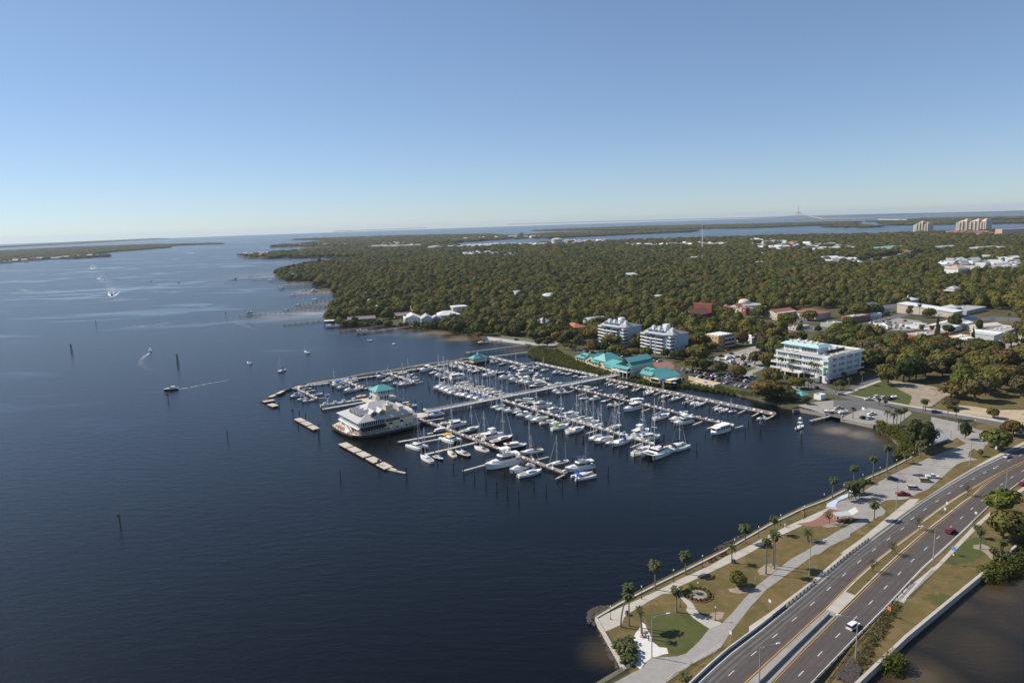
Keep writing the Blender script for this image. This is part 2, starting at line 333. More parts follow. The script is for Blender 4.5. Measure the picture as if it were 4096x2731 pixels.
OAKS=[(0.0,(0.073,0.087,0.018)),(0.2,(0.124,0.122,0.025)),(0.4,(0.163,0.126,0.035)),(0.55,(0.092,0.112,0.018)),(0.7,(0.126,0.100,0.039)),(0.85,(0.057,0.074,0.015)),(1.0,(0.170,0.147,0.025))]
M_LEAF=leaf_mat("oak_leaves",OAKS)
M_RUST=leaf_mat("rust_leaves",[(0,(0.131,0.101,0.029)),(1,(0.153,0.097,0.027))])
M_BRIGHT=leaf_mat("spring_leaves",[(0,(0.114,0.128,0.024)),(1,(0.092,0.111,0.019))])
M_DARK=leaf_mat("dark_leaves",[(0,(0.042,0.059,0.014)),(1,(0.060,0.070,0.018))])
M_OLIVE=leaf_mat("olive_leaves",[(0,(0.113,0.105,0.024)),(1,(0.141,0.126,0.031))])
M_MOSS=leaf_mat("mossy_leaves",[(0,(0.120,0.100,0.044)),(1,(0.105,0.090,0.039))])
M_GOLD=leaf_mat("golden_leaves",[(0,(0.20,0.135,0.035)),(1,(0.17,0.12,0.03))])
M_MANG=leaf_mat("mangrove_leaves",[(0,(0.068,0.079,0.012)),(1,(0.093,0.096,0.015))])
M_BARK=mat("bark",(0.12,0.10,0.08),0.9,0.4,2.0)
M_PALMBARK=mat("palm_bark",(0.19,0.165,0.135),0.9,0.3,3.0)
M_FROND=leaf_mat("palm_fronds",[(0,(0.06,0.075,0.022)),(1,(0.085,0.09,0.03))],0.15)
M_THATCH=mat("dead_fronds",(0.16,0.125,0.07),0.9,0.3,2.0)
def crown(seed,lobes,leaves,size,flat=0.62,z0=0.42,spread=0.62,rlo=0.32,rhi=0.5,droop=0.0):
 """leaf-clump faces over the surfaces of overlapping lobes; crown radius 1, lobes drawn from a flattened dome"""
 g=np.random.default_rng(seed);C=[]
 for k in range(lobes):
  a=g.uniform(0,2*PI)if k else 0;rr=spread*math.sqrt(g.uniform(0.02,1))if k else 0
  r=g.uniform(rlo,rhi)*(1.12-0.35*rr);z=z0+flat*g.uniform(0.35,1.0)*math.sqrt(max(0.05,1-(rr/1.02)**2))*0.95
  C.append((rr*math.cos(a),rr*math.sin(a),z,r))
 w_=np.array([c[3]**2 for c in C]);w_/=w_.sum()
 idx=g.choice(lobes,leaves,p=w_);C=np.array(C)
 d=g.normal(size=(leaves,3));d[:,2]=d[:,2]*0.8+0.28;d/=np.linalg.norm(d,axis=1)[:,None]
 rad=C[idx,3]*g.uniform(0.78,1.06,leaves)
 P=C[idx,:3]+d*rad[:,None]*np.array([1,1,0.8])
 nrm=d+g.normal(size=(leaves,3))*0.22;nrm/=np.linalg.norm(nrm,axis=1)[:,None]
 up=g.normal(size=(leaves,3));u=np.cross(nrm,up);u/=np.linalg.norm(u,axis=1)[:,None];v=np.cross(nrm,u)
 s=size*g.uniform(0.6,1.35,leaves)[:,None]
 A=P+u*s;B=P+v*s*0.8;Cc=P-u*s;D=P-v*s*0.8
 if droop:Cc[:,2]-=droop*g.uniform(0,1,leaves)
 V=np.stack([A,B,Cc,D],1).reshape(-1,3)
 return V
def leaf_mesh(name,V,m):
 n=len(V)//4;me=bpy.data.meshes.new(name);me.vertices.add(len(V));me.vertices.foreach_set("co",V.astype(np.float32).ravel())
 me.loops.add(n*4);me.loops.foreach_set("vertex_index",np.arange(n*4,dtype=np.int32))
 me.polygons.add(n);me.polygons.foreach_set("loop_start",np.arange(0,n*4,4,dtype=np.int32));me.materials.append(m);me.update(calc_edges=True);me.validate();return me
def trunk_mesh(seed,h=0.75,r=0.06,limbs=5,spread=0.5):
 g=random.Random(seed);b=MB();f=(g.uniform(-.05,.05),g.uniform(-.05,.05),h*0.5)
 b.bar((0,0,-0.05),f,r*1.2,r*0.85,7)
 for k in range(limbs):
  a=2*PI*k/limbs+g.uniform(-.4,.4);e=(math.cos(a)*spread*g.uniform(.6,1),math.sin(a)*spread*g.uniform(.6,1),h*g.uniform(.9,1.25))
  m_=tuple((f[i]*0.55+e[i]*0.45)+(0.06 if i==2 else 0)for i in range(3));b.bar(f,m_,r*0.6,r*0.42,5);b.bar(m_,e,r*0.42,r*0.15,5)
 return b.mesh("trunk",M_BARK)
OAK_CROWNS=[leaf_mesh("crown",crown(10+k,11+k%4,1300,0.10),M_LEAF)for k in range(7)]
OAK_TRUNKS=[trunk_mesh(k)for k in range(4)]
# distant woods: many crowns nobody could count, one object per wood
PROTO=bpy.data.collections.new("crown_kinds")
for k in range(6):
 V=crown(50+k,8,900,0.095,flat=0.5,z0=0.3,rlo=.40,rhi=.58)
 PROTO.objects.link(bpy.data.objects.new("wood_crown.%03d"%k,leaf_mesh("wood_crown",V,M_LEAF)))
def scatter_nodes():
 ng=bpy.data.node_groups.new("wood_scatter","GeometryNodeTree")
 ng.interface.new_socket("Geometry",in_out='INPUT',socket_type='NodeSocketGeometry');ng.interface.new_socket("Geometry",in_out='OUTPUT',socket_type='NodeSocketGeometry')
 gi=ng.nodes.new("NodeGroupInput");go=ng.nodes.new("NodeGroupOutput");ip=ng.nodes.new("GeometryNodeInstanceOnPoints");ci=ng.nodes.new("GeometryNodeCollectionInfo")
 ci.inputs["Collection"].default_value=PROTO;ci.inputs["Separate Children"].default_value=True;ci.inputs["Reset Children"].default_value=True
 def attr(nm,ty):
  a=ng.nodes.new("GeometryNodeInputNamedAttribute");a.data_type=ty;a.inputs["Name"].default_value=nm;return a.outputs["Attribute"]
 L=ng.links;L.new(gi.outputs[0],ip.inputs["Points"]);L.new(ci.outputs[0],ip.inputs["Instance"]);ip.inputs["Pick Instance"].default_value=True
 L.new(attr("kind_no",'INT'),ip.inputs["Instance Index"]);L.new(attr("turn",'FLOAT_VECTOR'),ip.inputs["Rotation"]);L.new(attr("size",'FLOAT_VECTOR'),ip.inputs["Scale"]);L.new(ip.outputs[0],go.inputs[0])
 return ng
SCATTER=scatter_nodes()
def wood(name,P,label):
 """P: rows x, y, z, radius, height"""
 P=np.array(P,float);n=len(P);me=bpy.data.meshes.new(name);me.vertices.add(n);me.vertices.foreach_set("co",P[:,:3].astype(np.float32).ravel())
 a=me.attributes.new("kind_no",'INT','POINT');a.data.foreach_set("value",rng.integers(0,6,n).astype(np.int32))
 a=me.attributes.new("turn",'FLOAT_VECTOR','POINT');t=np.zeros((n,3),np.float32);t[:,2]=rng.uniform(0,6.28,n);a.data.foreach_set("vector",t.ravel())
 a=me.attributes.new("size",'FLOAT_VECTOR','POINT');s=np.stack([P[:,3],P[:,3]*rng.uniform(.85,1.15,n),P[:,4]],1).astype(np.float32);a.data.foreach_set("vector",s.ravel())
 o=bpy.data.objects.new(name,me);COL.objects.link(o);md=o.modifiers.new("scatter",'NODES');md.node_group=SCATTER
 setting(o,"stuff");o["label"]=label;return o
CLEAR=[] # (polygon in world metres, share of trees kept)
def clear(sheet,px,keep=0.0,z=GZ):CLEAR.append((pts(sheet,px,z),keep))
# ---------------------------------------------------------------- boats
M_GEL=mat("white_gelcoat",(0.75,0.75,0.73),0.25,0.06,0.5)
M_DECK=mat("deck_paint",(0.72,0.71,0.67),0.5,0.10,1.2)
M_CREAM=mat("cream_deck",(0.66,0.59,0.47),0.6,0.12,1.0)
M_BOOT=mat("boot_paint",(0.02,0.03,0.06),0.5)
M_GLASS=mat("dark_glass",(0.012,0.014,0.018),0.08,spec=0.6)
M_ALU=mat("aluminium",(0.66,0.66,0.66),0.35)
M_ENGINE=mat("black_engine",(0.03,0.03,0.035),0.35)
M_COCKPIT=mat("cockpit_sole",(0.33,0.28,0.22),0.7,0.25,2.0)
M_NET=mat("trampoline_net",(0.05,0.055,0.06),0.9)
HULLC={"white":M_GEL,"navy":mat("navy_hull",(0.018,0.03,0.075),0.25),"maroon":mat("maroon_hull",(0.11,0.018,0.02),0.3),"grey":mat("grey_hull",(0.27,0.29,0.31),0.3),"cream":mat("cream_hull",(0.70,0.64,0.52),0.3),"pale blue":mat("blue_hull",(0.25,0.45,0.62),0.3),"black":mat("black_hull",(0.02,0.02,0.025),0.25)}
COVER={"white":mat("white_canvas",(0.75,0.75,0.73),0.8),"blue":mat("blue_canvas",(0.015,0.10,0.45),0.8,0.2,2.0),"navy":mat("navy_canvas",(0.018,0.026,0.085),0.85,0.2,2.0),"teal":mat("teal_canvas",(0.01,0.26,0.25),0.8,0.2,2.0),"tan":mat("tan_canvas",(0.42,0.31,0.19),0.85,0.2,2.0),"green":mat("green_canvas",(0.012,0.10,0.055),0.85,0.2,2.0),"black":mat("black_canvas",(0.018,0.018,0.022),0.85),"red":mat("red_canvas",(0.42,0.025,0.03),0.8,0.15,2.0),"grey":mat("grey_canvas",(0.22,0.235,0.26),0.85,0.15,2.0),"yellow":mat("yellow_canvas",(0.68,0.42,0.05),0.8,0.1,2.0),"bright blue":mat("bright_blue_canvas",(0.02,0.20,0.68),0.8,0.15,2.0),"orange":mat("orange_canvas",(0.70,0.20,0.02),0.8),"lime":mat("lime_plastic",(0.25,0.62,0.04),0.5),"pale blue":mat("pale_blue_canvas",(0.22,0.48,0.75),0.8),"maroon":mat("maroon_canvas",(0.16,0.02,0.03),0.85)}
def hull_mb(L,B,fb,motor=False,y0=0.0,b=None):
 b=b or MB();xs=(-.5,-.46,-.3,-.1,.1,.26,.38,.46,.5)
 hb=(.80,.86,.97,1,.98,.86,.62,.30,.03)if motor else(.58,.68,.90,1,.97,.79,.50,.22,.02)
 tz=(.96,.95,.93,.94,1.0,1.08,1.17,1.25,1.28);rake=(.0,0,0,0,0,-.005,-.02,-.045,-.065)
 n0=len(b.v);R_=[]
 for x,h,t,k in zip(xs,hb,tz,rake):
  w_=B/2*h;z=fb*t
  for s in(-1,1):pass
  R_.append([((x)*L,y0+w_,z),((x+k*.6)*L,y0+w_*.95,0.16),((x+k)*L,y0+w_*.86,-.05),((x+k*1.3)*L,y0,-.5),((x+k)*L,y0-w_*.86,-.05),((x+k*.6)*L,y0-w_*.95,0.16),((x)*L,y0-w_,z)])
 n=7;b.v+=[p for q in R_ for p in q]
 for j in range(len(xs)-1):
  for k in range(n):
   a,c=n0+j*n+k,n0+j*n+(k+1)%n
   b.f.append((a,c,c+n,a+n));b.m.append(1 if k==6 else(2 if k in(1,2,3,4)else 0))
 b.f.append(tuple(range(n0,n0+n))[::-1]);b.m.append(0);b.f.append(tuple(n0+(len(xs)-1)*n+k for k in range(n)));b.m.append(0)
 return b
def plan(L,B,x0,x1,k=.8,motor=False,n=7):
 """deck-plan outline between two stations"""
 f=lambda t:max(.02,(1-max(0,(t-.1)/.42)**2.1))*(1 if t>-.3 else(.9 if motor else.82))
 xs=[x0+(x1-x0)*i/(n-1)for i in range(n)]
 return[(x*L,B/2*k*f(x))for x in xs]+[(x*L,-B/2*k*f(x))for x in reversed(xs)]
def house(b,L,B,x0,x1,z0,z1,k=.8,shrink=.88,lean=.25,mi=0,motor=True):
 p=plan(L,B,x0,x1,k,motor);cx=(x0+x1)/2*L
 q=[((x-cx)*shrink+cx-lean*(1 if x>cx else-.3)*(z1-z0),y*shrink)for x,y in p]
 n=len(p);b.add([(x,y,z0)for x,y in p]+[(x,y,z1)for x,y in q],[(i,n+i,n+(i+1)%n,(i+1)%n)[::-1]for i in range(n)],mi)
 return b.sheet(q[::-1],z1,mi)
def band(b,L,B,x0,x1,z0,z1,k,shrink,lean,grow=1.012):
 """the glass strip round a house between heights given as shares"""
 p=plan(L,B,x0,x1,k,True);cx=(x0+x1)/2*L;n=len(p);rows=[]
 for t in(.38,.86):
  s=1+(shrink-1)*t;rows.append([((x-cx)*s*grow+cx-lean*(1 if x>cx else-.3)*(z1-z0)*t,y*s*grow,z0+(z1-z0)*t)for x,y in p])
 return b.add(rows[0]+rows[1],[(i,(i+1)%n,n+(i+1)%n,n+i)for i in range(n)])
BOATS={}
def proto(name,nm):
 o=bpy.data.objects.new(nm,None);o.empty_display_size=0.3;BOATS[name]=o;return o
LATER=[]
def part(b,name,m,root,smooth=False):
 """a part kept unlinked on its prototype; copies link it"""
 o=bpy.data.objects.new(name,b.mesh(name,m,smooth));o.parent=root;KIDS.setdefault(id(root),[]).append(o);return o
def mk_sail(key,nm,L,B,ketch=False):
 r=proto(key,nm);part(hull_mb(L,B,1.05),"hull",[M_GEL,M_DECK,M_BOOT],r,False)
 b=MB();house(b,L,B,-.12,.27,1.0,1.5,.62,.86,.5,motor=False);part(b,"cabin",M_GEL,r)
 part(band(MB(),L,B,-.1,.2,1.0,1.5,.62,.86,.5),"cabin_window",M_GLASS,r)
 b=MB();b.prism([(-.42*L,-.26*B),(-.14*L,-.28*B),(-.14*L,.28*B),(-.42*L,.26*B)],.9,1.06);part(b,"cockpit",M_COCKPIT,r)
 H=1.32*L;b=MB();mx=.08*L;b.bar((mx,0,.9),(mx,0,H),.135,.10,6)
 for z,w_ in((H*.45,.11),(H*.72,.08)):b.bar((mx,-w_*L,z),(mx,w_*L,z),.04,n=4)
 for s in(-1,1):b.bar((mx-.02*L,s*.43*B,1),(mx,s*.11*L,H*.45),.018,n=3);b.bar((mx,s*.11*L,H*.45),(mx,0,H*.97),.018,n=3)
 b.bar((-.49*L,0,1),(mx,0,H),.02,n=3)
 b.bar((mx,0,2.0),(-.30*L,0,2.15),.06,n=6);part(b,"mast",M_ALU,r)
 b=MB();b.loft([[(x,w_*math.cos(a),z+h*math.sin(a))for a in[2*PI*i/8 for i in range(8)]]for x,w_,z,h in((mx-.05,.10,2.55,.5),(mx-.12*L,.16,2.38,.3),(-.29*L,.10,2.28,.14))]);part(b,"sail_cover",COVER["blue"],r)
 b=MB();b.bar((.475*L,0,1.35),(mx+.12,0,H*.95),.085,.03,6);part(b,"furled_sail",COVER["white"],r)
 b=MB();b.loft([[(x,y,z)for y,z in((-.27*B,1.1),(-.25*B,zt-.15),(-.12*B,zt),(.12*B,zt),(.25*B,zt-.15),(.27*B,1.1))]for x,zt in((-.10*L,1.75),(-.15*L,2.1),(-.20*L,2.15))],close=False,cap=False);part(b,"dodger",COVER["navy"],r)
 b=MB()
 for s in(-1,1):
  for x in(-.48,-.25,0,.22,.40):b.bar((x*L,s*.40*B*(1 if x<.2 else.6),1),(x*L,s*.40*B*(1 if x<.2 else.6),1.6),.02,n=3)
  b.path([(-.49*L,s*.26*B,1.6),(-.25*L,s*.41*B,1.6),(.2*L,s*.38*B,1.65),(.47*L,0,1.8)],.02,3)
 part(b,"guard_rail",M_ALU,r)
 if ketch:
  b=MB();b.bar((-.36*L,0,1),(-.36*L,0,H*.7),.08,.05,6);b.bar((-.36*L,-.07*L,H*.45),(-.36*L,.07*L,H*.45),.03,n=4);part(b,"mizzen_mast",M_ALU,r)
  b=MB();b.bar((-.37*L,0,2.3),(-.52*L,0,2.2),.16,.1,7);part(b,"mizzen_cover",COVER["blue"],r)
def mk_cruiser(key,nm,L,B,top):
 r=proto(key,nm);part(hull_mb(L,B,1.15,True),"hull",[M_GEL,M_DECK,M_BOOT],r)
 b=MB();house(b,L,B,-.05,.40,1.1,1.72,.78,.80,.9);part(b,"foredeck_cabin",M_GEL,r)
 b=MB();b.loft([[(.09*L,y,1.72)if False else(x,y,z)for x,y,z in((xa,-wa*B,za),(xb,0,za),(xa,wa*B,za))]for xa,xb,wa,za in((.06*L,.13*L,.34,1.68),(-.02*L,.05*L,.28,2.3))],close=False,cap=False)
 b.add([(.06*L,s*.34*B,1.66)for s in(-1,1)]+[(-.02*L,s*.28*B,2.3)for s in(-1,1)]+[(-.14*L,s*.38*B,1.6)for s in(-1,1)]+[(-.12*L,s*.36*B,1.75)for s in(-1,1)],[(0,4,6,2),(1,3,7,5)]);part(b,"windscreen",M_GLASS,r)
 b=MB();b.prism([(-.47*L,-.34*B),(-.05*L,-.37*B),(-.05*L,.37*B),(-.47*L,.34*B)],1.0,1.14);part(b,"cockpit",M_COCKPIT,r)
 b=MB();b.box(-.34*L,0,1.14,1.6,.07*L,.6*B);part(b,"seat",M_GEL,r);b=MB();b.box(-.10*L,-.18*B,1.14,1.75,.06*L,.2*B);part(b,"seat",M_GEL,r)
 b=MB()
 for s in(-1,1):b.bar((-.22*L,s*.42*B,1.1),(-.28*L,s*.36*B,2.55),.07,n=5)
 b.bar((-.28*L,-.36*B,2.55),(-.28*L,.36*B,2.55),.07,n=5);b.lathe([(.22,0),(.22,.12),(.05,.2)],8,(-.28*L,0,2.6));part(b,"radar_arch",M_GEL,r)
 if top:
  b=MB();b.loft([[(x,y,z)for y,z in((-.38*B,zt-.3),(-.34*B,zt-.06),(-.15*B,zt),(.15*B,zt),(.34*B,zt-.06),(.38*B,zt-.3))]for x,zt in((-.0*L,2.5),(-.1*L,2.75),(-.27*L,2.72))],close=False,cap=False);part(b,"canvas_top",COVER["blue"],r)
 b=MB()
 for s in(-1,1):b.path([(.05*L,s*.42*B,1.7),(.3*L,s*.30*B,1.85),(.485*L,0,2.0)],.025,3);b.bar((.3*L,s*.30*B,1.2),(.3*L,s*.30*B,1.85),.025,n=3)
 part(b,"bow_rail",M_ALU,r)
 b=MB();b.box(-.53*L,0,.25,.36,.07*L,.7*B);part(b,"swim_platform",M_DECK,r)
def mk_yacht(key,nm,L,B,fly=True):
 r=proto(key,nm);part(hull_mb(L,B,1.55,True),"hull",[M_GEL,M_DECK,M_BOOT],r)
 b=MB();house(b,L,B,.05,.38,1.5,2.25,.7,.85,.8);part(b,"foredeck_cabin",M_GEL,r)
 b=MB();house(b,L,B,-.36,.16,1.5,3.35,.80,.90,.45);part(b,"saloon",M_GEL,r)
 part(band(MB(),L,B,-.36,.16,1.5,3.35,.80,.90,.45),"saloon_window",M_GLASS,r)
 b=MB();b.prism([(-.49*L,-.37*B),(-.36*L,-.38*B),(-.36*L,.38*B),(-.49*L,.37*B)],1.35,1.52);part(b,"cockpit",M_COCKPIT,r)
 b=MB();b.prism([(-.47*L,-.36*B),(.10*L,-.36*B),(.15*L,0),(.10*L,.36*B),(-.47*L,.36*B)],3.35,3.47);part(b,"boat_deck",M_DECK,r)
 if fly:
  b=MB();ring=[(-.20*L,-.30*B),(.03*L,-.30*B),(.09*L,0),(.03*L,.30*B),(-.20*L,.30*B)];b.ribbon(ring,.12,3.47,4.15);b.box(-.03*L,0,3.47,4.2,.05*L,.35*B);b.box(-.15*L,0,3.47,3.95,.05*L,.5*B);part(b,"flybridge",M_GEL,r)
  b=MB();b.box(-.07*L,0,5.35,5.48,.27*L,.66*B,top=.94)
  for sx in(.04,-.18):
   for s in(-1,1):b.bar((sx*L,s*.28*B,3.5),(sx*L*.95,s*.28*B,5.36),.05,n=5)
  part(b,"hardtop",COVER["white"],r)
  b=MB();b.add([(.045*L,-.27*B,4.15),(.10*L,0,4.15),(.045*L,.27*B,4.15),(.03*L,.25*B,4.6),(.085*L,0,4.6),(.03*L,-.25*B,4.6)],[(0,1,4,5),(1,2,3,4)]);part(b,"windscreen",M_GLASS,r)
 else:
  b=MB();b.bar((-.1*L,0,3.4),(-.12*L,0,5.6),.07,.04,5);b.bar((-.11*L,-.5,4.6),(-.11*L,.5,4.6),.04,n=4);part(b,"signal_mast",M_GEL,r)
  b=MB();b.box(-.3*L,0,3.47,3.9,.14*L,.3*B,top=.7);part(b,"dinghy_cover",COVER["blue"],r)
 b=MB()
 for s in(-1,1):
  b.path([(.1*L,s*.44*B,2.4),(.3*L,s*.34*B,2.6),(.49*L,0,2.85)],.03,3)
  for x,y in((.12,.43),(.22,.39),(.32,.32),(.42,.16)):b.bar((x*L,s*y*B,1.6),(x*L,s*y*B,2.5),.025,n=3)
 part(b,"bow_rail",M_ALU,r)
def mk_cat(key,nm,L,B):
 r=proto(key,nm);b=MB()
 for s in(-1,1):hull_mb(L,B*.27,1.45,False,s*B*.365,b)
 part(b,"hull",[M_GEL,M_DECK,M_BOOT],r)
 b=MB();b.prism([(-.36*L,-.40*B),(.18*L,-.40*B),(.18*L,.40*B),(-.36*L,.40*B)],.85,1.5);part(b,"bridge_deck",M_DECK,r)
 b=MB();house(b,L,B,-.22,.22,1.5,2.55,.72,.80,.9);part(b,"saloon",M_GEL,r)
 part(band(MB(),L,B,-.22,.22,1.5,2.55,.72,.80,.9),"saloon_window",M_GLASS,r)
 b=MB();b.box(-.30*L,0,2.95,3.05,.20*L,.62*B,top=.92)
 for sx in(-.38,-.22):
  for s in(-1,1):b.bar((sx*L,s*.29*B,1.5),(sx*L,s*.28*B,2.95),.05,n=5)
 part(b,"hardtop",M_GEL,r)
 b=MB();b.prism([(.18*L,-.26*B),(.40*L,-.26*B),(.40*L,.26*B),(.18*L,.26*B)],1.28,1.33);part(b,"trampoline",M_NET,r)
 H=1.5*L;mx=.10*L;b=MB();b.bar((mx,0,2.4),(mx,0,H),.13,.09,6);b.bar((mx,-.09*L,H*.5),(mx,.09*L,H*.5),.05,n=4);b.bar((.42*L,-.30*B,1.6),(.42*L,.30*B,1.6),.07,n=5)
 for s in(-1,1):b.bar((-.1*L,s*.45*B,1.4),(mx,0,H*.9),.022,n=3)
 b.bar((mx,0,3.3),(-.32*L,0,3.5),.08,n=6);part(b,"mast",M_ALU,r)
 b=MB();b.loft([[(x,w_*math.cos(a),z+h*math.sin(a))for a in[2*PI*i/8 for i in range(8)]]for x,w_,z,h in((mx-.1,.14,4.0,.75),(mx-.15*L,.22,3.8,.45),(-.32*L,.14,3.65,.22))]);part(b,"sail_cover",COVER["blue"],r)
 b=MB();b.bar((.42*L,0,1.7),(mx+.14,0,H*.9),.09,.03,6);part(b,"furled_sail",COVER["white"],r)
def mk_skiff(key,nm,L,B,ttop):
 r=proto(key,nm);part(hull_mb(L,B,.75,True),"hull",[M_GEL,M_DECK,M_BOOT],r)
 b=MB();b.prism(plan(L,B,-.46,.30,.78,True),.70,.80);part(b,"cockpit",M_COCKPIT if ttop else M_DECK,r)
 b=MB();b.box(-.05*L,0,.8,1.55,.11*L,.36*B,top=.8);b.box(-.2*L,0,.8,1.25,.08*L,.42*B);part(b,"console",M_GEL,r)
 b=MB();b.box(.005*L,0,1.5,1.85,.012*L,.32*B);part(b,"windscreen",M_GLASS,r)
 b=MB();b.box(-.53*L,0,.45,1.4,.08*L,.4,top=.7);b.box(-.55*L,0,-.3,.5,.04*L,.2);part(b,"outboard_engine",M_ENGINE,r)
 if ttop:
  b=MB();b.box(-.08*L,0,2.35,2.45,.28*L,.66*B,top=.93)
  for sx in(-.0,-.17):
   for s in(-1,1):b.bar((sx*L,s*.22*B,.8),(sx*L,s*.27*B,2.36),.04,n=4)
  part(b,"canvas_top",COVER["white"],r)
def mk_house(key,nm,L,B):
 r=proto(key,nm);part(hull_mb(L,B,.95,True),"hull",[M_GEL,M_DECK,M_BOOT],r)
 b=MB();b.box(-.16*L,0,.9,3.1,.58*L,.86*B);b.box(.24*L,0,.9,2.6,.24*L,.74*B,top=.94);part(b,"cabin",M_GEL,r)
 b=MB();b.box(-.16*L,0,3.1,3.24,.62*L,.92*B);b.box(.24*L,0,2.6,2.7,.26*L,.78*B);part(b,"roof",COVER["white"],r)
 b=MB()
 for s in(-1,1):
  for x in(-.36,-.22,-.08,.06):b.box(x*L,s*.433*B,1.7,2.6,.09*L,.03)
  b.box(.22*L,s*.372*B,1.6,2.3,.12*L,.06)
 b.box(.355*L,0,1.6,2.35,.05,.6*B);part(b,"cabin_window",M_GLASS,r)
mk_sail("sail","sailboat",11.0,3.5);mk_sail("ketch","ketch",13.0,3.9,True)
mk_cruiser("cruiser","cabin_cruiser",10.0,3.3,True);mk_cruiser("express","express_cruiser",10.0,3.3,False)
mk_yacht("yacht","motor_yacht",14.0,4.5);mk_yacht("trawler","trawler_yacht",13.0,4.2,False)
mk_cat("cat","catamaran",13.0,7.2);mk_skiff("skiff","open_skiff",6.6,2.3,False);mk_skiff("ttop","center_console_boat",7.5,2.5,True);mk_house("houseboat","houseboat",12.0,4.2)
BASE_L=dict(sail=11,ketch=13,cruiser=10,express=10,yacht=14,trawler=13,cat=13,skiff=6.6,ttop=7.5,houseboat=12)
NOUN=dict(sail="sailboat",ketch="ketch",cruiser="cabin cruiser",express="express cruiser",yacht="flybridge motor yacht",trawler="trawler yacht",cat="catamaran",skiff="open skiff",ttop="center console boat",houseboat="houseboat")
CATEG=dict(sail="sailboat",ketch="sailboat",cruiser="motorboat",express="motorboat",yacht="yacht",trawler="yacht",cat="catamaran",skiff="motorboat",ttop="motorboat",houseboat="houseboat")
def boat(kind,x,y,head,L,label,group=None,hull="white",cover=None,drop=()):
 p=BOATS[kind];o=p.copy();COL.objects.link(o);o.location=(x,y,0);o.rotation_euler.z=head;s=L/BASE_L[kind];o.scale=(s,s,s*(1.0 if s<1 else(1+(s-1)*.6)))
 tag(o,label,CATEG[kind],group)
 for ch in KIDS[id(p)]:
  if ch.name.split(".")[0]in drop:continue
  c=ch.copy();COL.objects.link(c);c.parent=o;c.matrix_parent_inverse=Matrix()
  nm=ch.name.split(".")[0]
  if nm=="hull" and hull!="white":paint(c,HULLC[hull])
  if cover and nm in("sail_cover","mizzen_cover","canvas_top","hardtop","dinghy_cover","dodger"):
   if nm=="dodger":paint(c,COVER[cover if cover not in("white",)else "grey"])
   else:paint(c,COVER[cover])
 return o
# ---------------------------------------------------------------- docks
M_PLANK=ramp_mat("dock_planks",[(0.3,(0.23,0.20,0.17)),(0.7,(0.40,0.37,0.33))],0.8)
M_PLANKB=ramp_mat("brown_planks",[(0.3,(0.20,0.15,0.12)),(0.7,(0.34,0.27,0.22))],0.9)
M_CONC=ramp_mat("pale_concrete",[(0.3,(0.42,0.40,0.36)),(0.7,(0.56,0.53,0.48))],0.5)
M_SLAB=ramp_mat("slab_concrete",[(0.3,(0.40,0.34,0.28)),(0.7,(0.56,0.48,0.40))],0.4,bump=0.2)
M_PILE=mat("tarred_piling",(0.035,0.030,0.026),0.85,0.4,2.0)
M_PILEG=mat("grey_piling",(0.16,0.15,0.13),0.9,0.3,1.0)
M_RAILW=mat("white_rail",(0.68,0.68,0.66),0.5)
M_BOX=mat("white_plastic",(0.82,0.82,0.80),0.4)
pile_me=MB().bar((0,0,-1.5),(0,0,1.0),.17,.16,7).mesh("piling",M_PILE)
pile_me_g=MB().bar((0,0,-1.5),(0,0,1.0),.17,.16,7).mesh("piling",M_PILEG)
_bx=MB().box(0,0,0,.62,1.75,.75);_bx.box(0,0,.62,.72,1.85,.85,top=.9);box_me=_bx.mesh("dock_box",M_BOX)
_pd=MB().box(0,0,0,1.15,.32,.3,top=.85);_pd.box(0,0,1.15,1.3,.36,.34,top=.6);ped_me=_pd.mesh("power_pedestal",M_BOX)
def pile(parent,x,y,top,r=1.0,me=None):
 o=link("piling",me or pile_me,parent,(x,y,0));o.scale=(r,r,top);return o
MOOR=[]
